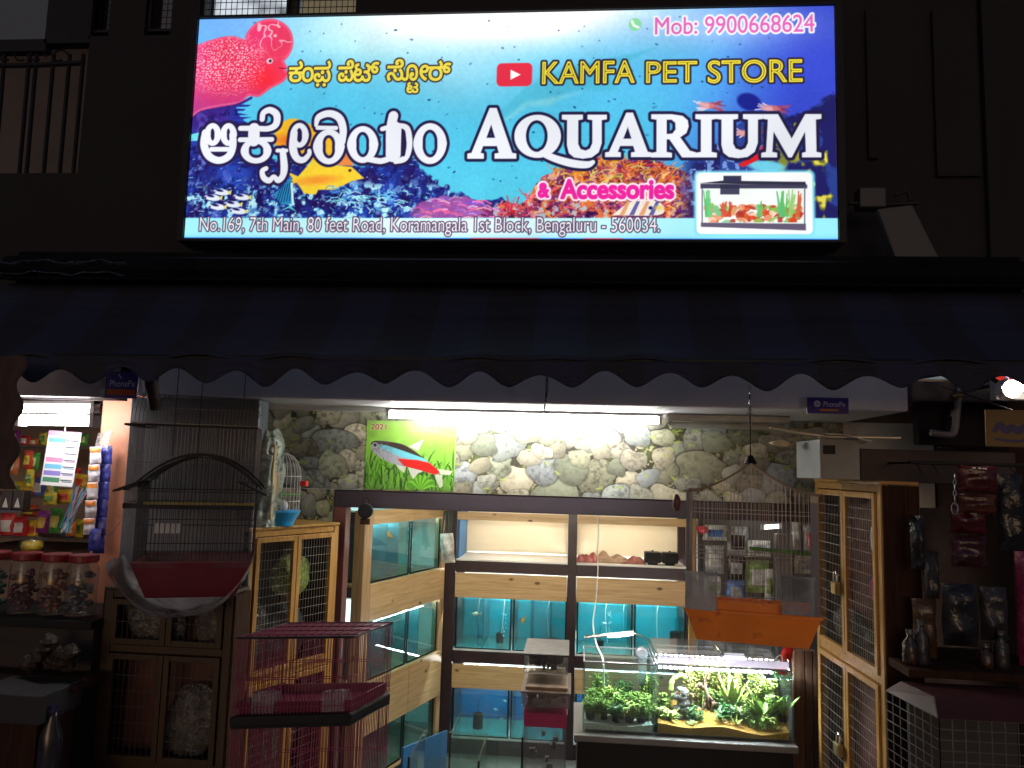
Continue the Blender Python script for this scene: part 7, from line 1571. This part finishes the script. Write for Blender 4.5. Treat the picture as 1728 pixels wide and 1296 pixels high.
for px, lab, cc in ((-12, 'jar of green sweets at the left end of the counter', (0.020, 0.080, 0.050)), (42, 'jar of dark red sweets with a red lid', (0.100, 0.015, 0.020)), (92, 'jar of orange and maroon sweets in the middle of the counter', (0.170, 0.060, 0.030)), (138, 'jar of pale sweets nearest the salmon pillar', (0.090, 0.080, 0.090))):
    jar(px, lab, gm('sweet_%d' % (px + 20), cc, .8), .052)
t = thing('jar', 'low round jar of yellow sweets behind the red lidded jars', 'jar', (XX(54, 925, 3.1), 3.1, ZZ(54, 930, 3.1)), 'jars on the counter'); c = Vector(t.location)
g = MB(); g.lathe([(.04, 0), (.048, .02), (.045, .05), (.03, .058)], c, 18); part('body', g, M['clear'], t, smooth=True); g = MB(); g.lathe([(.038, .003), (.043, .02), (.038, .04), (.01, .045)], c, 14); part('contents', g, gm('sweet_y', (.6, .42, .02), .5), t, smooth=True)
g = MB(); g.box(-2.6, sx_0 - .003, 3.02, 3.5, c.z - .03, c.z - .002); solo('inner_counter', g, M['brown_ply'], 'brown inner counter behind the jars', 'counter')
wr2 = MB(); wr2.tube([P(182, 905, 2.9), P(190, 898, 2.8), P(196, 890, 2.7), P(203, 880, 2.65)], .0014, 5); solo('hook_wire', wr2, M['chrome'], 'short bright wire hook beside the salmon pillar', 'wire')
# dark clutter below the counter
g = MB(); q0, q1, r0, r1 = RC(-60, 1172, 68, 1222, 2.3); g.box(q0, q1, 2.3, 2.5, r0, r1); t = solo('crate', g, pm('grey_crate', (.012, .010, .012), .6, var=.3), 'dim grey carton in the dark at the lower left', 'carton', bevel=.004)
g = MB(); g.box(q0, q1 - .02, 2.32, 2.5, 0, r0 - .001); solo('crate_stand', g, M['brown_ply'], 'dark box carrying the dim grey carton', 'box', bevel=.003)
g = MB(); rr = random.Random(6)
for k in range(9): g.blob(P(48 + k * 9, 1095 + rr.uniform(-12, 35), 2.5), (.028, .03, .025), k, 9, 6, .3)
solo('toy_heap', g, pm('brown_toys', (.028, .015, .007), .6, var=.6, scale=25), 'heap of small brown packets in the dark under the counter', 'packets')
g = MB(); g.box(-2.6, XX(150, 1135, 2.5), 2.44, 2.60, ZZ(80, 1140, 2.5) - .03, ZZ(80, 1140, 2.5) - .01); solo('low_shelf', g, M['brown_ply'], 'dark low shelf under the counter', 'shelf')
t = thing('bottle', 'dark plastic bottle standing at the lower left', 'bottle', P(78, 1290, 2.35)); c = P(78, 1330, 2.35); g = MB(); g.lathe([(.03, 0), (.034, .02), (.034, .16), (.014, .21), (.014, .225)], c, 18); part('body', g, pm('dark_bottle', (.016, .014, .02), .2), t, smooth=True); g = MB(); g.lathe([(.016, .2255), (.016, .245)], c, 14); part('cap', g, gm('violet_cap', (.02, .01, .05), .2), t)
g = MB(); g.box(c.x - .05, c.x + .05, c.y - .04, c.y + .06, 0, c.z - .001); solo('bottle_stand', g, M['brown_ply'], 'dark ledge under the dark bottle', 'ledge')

# ---------------------------------------------------------------- right hand neighbour
rn = thing('side_building', 'dim brown side building with pipe and ledge on the right edge', 'building', P(1640, 900, 3.3))
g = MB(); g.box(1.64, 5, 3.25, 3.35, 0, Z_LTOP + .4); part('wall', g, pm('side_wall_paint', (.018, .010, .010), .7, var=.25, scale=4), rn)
g = MB(); q0, q1, r0, r1 = RC(1536, 644, 1690, 678, 3.0); g.box(q0 + .004, q1 + 1.5, 3.0, 3.24, r0, r1); part('beam', g, pm('grimy_beam', (.13, .11, .10), .7, var=.35, scale=6, wear=((.08, .06, .06), 5, .5)), rn, bevel=.01)
g = MB(); q0, q1, r0, r1 = RC(1452, 760, 1690, 816, 2.86); g.box(q0, q1 + .05, 2.86, 2.95, r0, r1); part('ledge', g, pm('brown_ledge', (.035, .020, .018), .6, var=.3, scale=5), rn, bevel=.004)
g = MB(); g.box(XX(1540, 700, 3.1), XX(1690, 700, 3.1), 3.05, 3.10, ZZ(1600, 752, 3.1), ZZ(1600, 682, 3.1)); part('recess_panel', g, M['dark_wall'], rn)
pp = thing('water_pipe', 'grey plastic water pipe with elbow and brass joint on the right', 'pipe', P(1610, 730, 2.98))
g = MB(); g.tube(catmull([tuple(P(x, y, 2.97)) for x, y in ((1618, 672), (1614, 700), (1612, 722), (1606, 733), (1590, 733), (1570, 730))], 5), .013, 12); part('pipe', g, pm('pvc', (.20, .19, .21), .4), pp, smooth=True)
g = MB(); g.tube([P(1617, 676, 2.97), P(1618, 664, 2.97)], .016, 10); g.tube([P(1608, 668, 2.95), P(1630, 667, 2.95)], .006, 8); part('valve', g, M['brass'], pp); g = MB(); g.tube([P(1618, 664, 2.97), P(1621, 630, 2.97)], .008, 8); part('riser', g, M['chrome'], pp); g = MB(); g.tube([P(1613, 693, 2.97), P(1612, 703, 2.97)], .0165, 12); part('collar', g, pm('pvc2', (.24, .23, .24), .4), pp)
# lamp and red sign at the right edge
t = thing('spot_lamp', 'glaring round lamp at the right edge below the awning', 'lamp', P(1716, 655, 2.50)); c = Vector(t.location)
g = MB(); g.blob(c, (.019, .019, .019), 1, 14, 10, 0); part('bulb', g, emit('glare_lamp', (1.0, .90, .76), 45), t, smooth=True)
g = MB(); g.lathe([(.012, .02), (.03, .025), (.036, .06), (.02, .09)], c, 16, 'y'); part('holder', g, M['white_plastic'], t); g = MB(); g.tube([c + Vector((-.026, .04, .004)), c + Vector((-.032, .04, .004))], .018, 12); part('screw', g, M['chrome'], t)
g = MB(); g.tube([c + Vector((0, .08, .02)), c + Vector((.02, .3, .10)), c + Vector((.02, .73, .12))], .008, 6); part('bracket', g, M['black_plastic'], t)
q0, q1, r0, r1 = RC(1683, 629, 1760, 673, 2.72)
rs_ = thing('shop_sign', 'small lit red and white sign with white lettering at the right edge', 'sign', ((q0 + q1) / 2, 2.72, r0))
art_panel('printed_face', paint_lamp_shop_sign(), (q0, 2.72, r1), (q1, 2.72, r1), (q1, 2.72, r0), (q0, 2.72, r0), printed('red_sign_face', .95), rs_); g = MB(); g.box(q0 - .004, q1 + .004, 2.7215, 2.76, r0 - .004, r1 + .004); part('light_box', g, M['white_plastic'], rs_)
g = MB(); g.box(q0 + .03, q0 + .04, 2.761, 3.0, r0 + .05, r0 + .06); part('bracket', g, M['black_plastic'], rs_)
q0, q1, r0, r1 = RC(1664, 692, 1760, 754, 2.45)
A = Art(120, 78); A.img[:] = (.40, .30, .05); rs2 = np.random.RandomState(4); A.fill(vstroke(A, [(18, 44, 5), (30, 34, 8), (42, 44, 7), (54, 38, 8), (68, 44, 7), (82, 36, 7), (102, 42, 4)]), (.16, .12, .36), 1.2); A.fill(vstroke(A, [(18, 62, 2), (60, 66, 3), (104, 60, 2)]), (.16, .12, .36), 1)
t = thing('yellow_board', 'dim yellow board with purple scrawl below the glaring lamp', 'sign', ((q0 + q1) / 2, 2.45, r0)); art_panel('printed_face', A.img, (q0, 2.45, r1), (q1, 2.45, r1), (q1, 2.45, r0), (q0, 2.45, r0), M['print'], t); g = MB(); g.box(q0, q1, 2.451, 2.456, r0, r1); part('board', g, M['yellow_rail'], t); g = MB(); g.bar(((q0 + q1) / 2, 2.455, r1), ((q0 + q1) / 2, 2.9, r1 + .12), .002); part('hanger', g, M['black_wire'], t)
# packets, bottles and a cage in the gloom
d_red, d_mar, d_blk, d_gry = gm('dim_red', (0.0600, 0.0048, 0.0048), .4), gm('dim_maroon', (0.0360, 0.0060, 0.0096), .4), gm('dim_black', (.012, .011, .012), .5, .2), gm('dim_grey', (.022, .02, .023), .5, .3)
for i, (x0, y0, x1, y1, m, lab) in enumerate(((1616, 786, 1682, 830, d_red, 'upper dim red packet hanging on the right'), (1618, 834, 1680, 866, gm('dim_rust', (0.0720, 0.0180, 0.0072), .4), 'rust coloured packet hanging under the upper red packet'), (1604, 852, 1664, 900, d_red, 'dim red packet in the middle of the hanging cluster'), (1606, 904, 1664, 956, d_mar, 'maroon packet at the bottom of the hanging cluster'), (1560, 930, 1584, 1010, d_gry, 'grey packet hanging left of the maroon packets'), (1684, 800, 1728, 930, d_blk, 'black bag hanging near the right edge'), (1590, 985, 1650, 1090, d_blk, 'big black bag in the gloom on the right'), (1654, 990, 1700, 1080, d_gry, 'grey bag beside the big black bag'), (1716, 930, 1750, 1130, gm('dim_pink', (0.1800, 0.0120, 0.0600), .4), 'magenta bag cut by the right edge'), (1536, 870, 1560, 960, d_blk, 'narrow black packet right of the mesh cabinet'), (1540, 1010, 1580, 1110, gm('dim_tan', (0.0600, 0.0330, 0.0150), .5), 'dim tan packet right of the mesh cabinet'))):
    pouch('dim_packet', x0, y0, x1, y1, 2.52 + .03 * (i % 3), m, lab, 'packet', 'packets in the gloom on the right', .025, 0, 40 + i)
solo('chain', chain(1611, 800, 846, 2.46, .014), M['steel_wire'], 'fine steel chain among the hanging packets on the right', 'chain')
hr = MB(); hr.tube([(XX(1535, 775, 2.62), 2.62, ZZ(1600, 782, 2.62)), (XX(1790, 775, 2.62), 2.62, ZZ(1600, 782, 2.62))], .006, 6)
for px in (1545, 1572, 1620, 1650, 1700, 1740): hr.tube([(XX(px, 790, 2.62), 2.62, ZZ(1600, 782, 2.62)), (XX(px, 790, 2.6), 2.55, ZZ(px, 800, 2.55))], .002, 4)
hr.bar((XX(1550, 775, 2.62), 2.62, ZZ(1600, 782, 2.62)), (XX(1550, 775, 2.62), 2.861, ZZ(1600, 782, 2.62)), .005)
solo('hanging_rail', hr, M['black_plastic'], 'dark rail with hooks carrying the packets on the right', 'rail')
sh = MB(); sh.box(XX(1524, 1130, 2.5), XX(1790, 1130, 2.5), 2.46, 2.80, ZZ(1620, 1142, 2.5), ZZ(1620, 1128, 2.5)); solo('shelf', sh, M['brown_ply'], 'dark brown shelf in the gloom on the right', 'shelf', bevel=.003)
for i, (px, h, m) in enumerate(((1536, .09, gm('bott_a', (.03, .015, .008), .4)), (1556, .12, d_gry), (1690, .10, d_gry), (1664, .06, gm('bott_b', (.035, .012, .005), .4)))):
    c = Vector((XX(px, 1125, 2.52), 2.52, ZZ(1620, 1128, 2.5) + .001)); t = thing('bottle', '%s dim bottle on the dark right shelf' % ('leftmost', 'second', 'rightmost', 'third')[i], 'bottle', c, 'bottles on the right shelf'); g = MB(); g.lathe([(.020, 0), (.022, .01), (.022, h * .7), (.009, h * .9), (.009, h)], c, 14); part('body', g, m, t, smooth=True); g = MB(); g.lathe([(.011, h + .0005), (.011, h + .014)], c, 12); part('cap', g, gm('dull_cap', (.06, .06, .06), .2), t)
YC = 2.28; q0, q1, r0, r1 = RC(1588, 1218, 1790, 1420, YC)
t = thing('wire_cage', 'grey wire mesh cage with a dark red roof at the lower right corner', 'cage', ((q0 + q1) / 2, YC + .12, r0))
g = MB()
for k in range(10): x = q0 + (q1 - q0) * k / 9; g.bar((x, YC, r0), (x, YC, r1), .0016)
for k in range(12): z = r0 + (r1 - r0) * k / 11; g.bar((q0, YC, z), (q1, YC, z), .0016); g.bar((q0, YC, z), (q0 - .04, YC + .26, z), .0016)
for k in range(8): g.bar((q0 - .04 * k / 7, YC + .26 * k / 7, r0), (q0 - .04 * k / 7, YC + .26 * k / 7, r1), .0016)
part('wire_body', g, pm('grey_wire', (.14, .14, .14), .4, .5), t)
g = MB(); g.hexa([(q0 - .006, YC - .006, r1), (q1, YC - .006, r1), (q1, YC + .26, r1), (q0 - .046, YC + .26, r1)], [(q0 + .012, YC + .05, r1 + .045), (q1, YC + .05, r1 + .045), (q1, YC + .20, r1 + .045), (q0 - .02, YC + .20, r1 + .045)]); part('roof', g, pm('dim_red_roof', (.05, .009, .011), .5), t, bevel=.003)
g = MB(); g.box(q0 + .004, q1, YC + .20, YC + .21, r0, r1 - .004); part('liner', g, pm('liner_grey', (.05, .046, .042), .7, var=.3, scale=6), t); g = MB(); g.box(q0 - .05, q1, YC - .01, YC + .27, 0, r0 - .001); part('stand', g, M['brown_ply'], t)
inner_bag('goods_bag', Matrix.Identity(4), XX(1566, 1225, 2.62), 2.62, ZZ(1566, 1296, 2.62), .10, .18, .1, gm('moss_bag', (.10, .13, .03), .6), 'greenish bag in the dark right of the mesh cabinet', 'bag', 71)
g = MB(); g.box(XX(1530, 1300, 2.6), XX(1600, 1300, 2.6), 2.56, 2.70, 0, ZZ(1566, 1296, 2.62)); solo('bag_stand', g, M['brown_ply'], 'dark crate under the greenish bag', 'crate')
g = MB(); g.grid(lambda u, v: (XX(1546, 1180, 2.5) + (XX(1606, 1180, 2.5) - XX(1546, 1180, 2.5)) * u, 2.44 + .05 * v + .01 * math.sin(9 * u), ZZ(1575, 1205, 2.45) + .05 * math.sin(2.6 * u + .3) + .03 * v), 20, 10); solo('plastic_wrap', g, M['film'], 'clear crinkled wrap lying over the lower right cage', 'plastic', smooth=True)
# floodlight on the wall right of the sign
FYy = 2.62; t = thing('floodlight', 'unlit grey floodlight on a bracket right of the big sign', 'floodlight', P(1510, 380, FYy))
g = MB(); g.hexa([P(1482, 352, FYy), P(1540, 345, FYy), P(1586, 436, FYy), P(1512, 437, FYy)], [p + Vector((0, .05, 0)) for p in (P(1482, 352, FYy), P(1540, 345, FYy), P(1586, 436, FYy), P(1512, 437, FYy))]); part('housing', g, pm('flood_grey', (.035, .033, .035), .5, var=.1), t, bevel=.004)
g = MB(); g.box(*RC(1455, 312, 1500, 346, FYy + .04)[:2], FYy + .06, FYy + .12, *RC(1455, 312, 1500, 346, FYy + .04)[2:]); part('driver_box', g, pm('flood_box', (.03, .03, .034), .5), t, bevel=.005)
g = MB(); g.tube([P(1432, 343, FYy + .08), P(1500, 345, FYy + .08), P(1548, 343, FYy + .08)], .008, 8); g.tube([P(1500, 345, FYy + .08), P(1500, 345, WALL_Y)], .012, 8); g.tube([P(1510, 330, FYy + .08), P(1530, 322, FYy + .08), P(1536, 338, FYy + .08)], .006, 6); part('bracket', g, M['black_plastic'], t)
g = MB(); g.hexa([P(1512, 437, FYy - .002), P(1586, 436, FYy - .002), P(1586, 440, FYy - .002), P(1512, 441, FYy - .002)], [p + Vector((0, .05, 0)) for p in (P(1512, 437, FYy - .002), P(1586, 436, FYy - .002), P(1586, 440, FYy - .002), P(1512, 441, FYy - .002))]); part('glass_edge', g, M['white_plastic'], t)

# wooden panel and red packet right of the show tank
q0, q1, r0, r1 = RC(1341, 1098, 1381, 1420, 3.42); wp_ = thing('wooden_pillar', 'narrow glossy brown wood pillar right of the show tank', 'pillar', ((q0 + q1) / 2, 3.42, .0))
for a, b in ((0, .46), (.50, .80), (.84, 1)):
    g = MB(); g.box(q0 + (q1 - q0) * a, q0 + (q1 - q0) * b, 3.42, 3.45, 0, r1); part('board', g, wood('gloss_brown%d' % int(a * 100), (.17, .10, .065), (.10, .055, .035), 2, .2, False), wp_, bevel=.002)
pouch('packet', 1322, 1092, 1340, 1140, 3.30, gm('bright_red', (.55, .02, .02), .3), 'red packet standing at the right end of the show tank lid', 'packet', None, .012, -.25, 91)
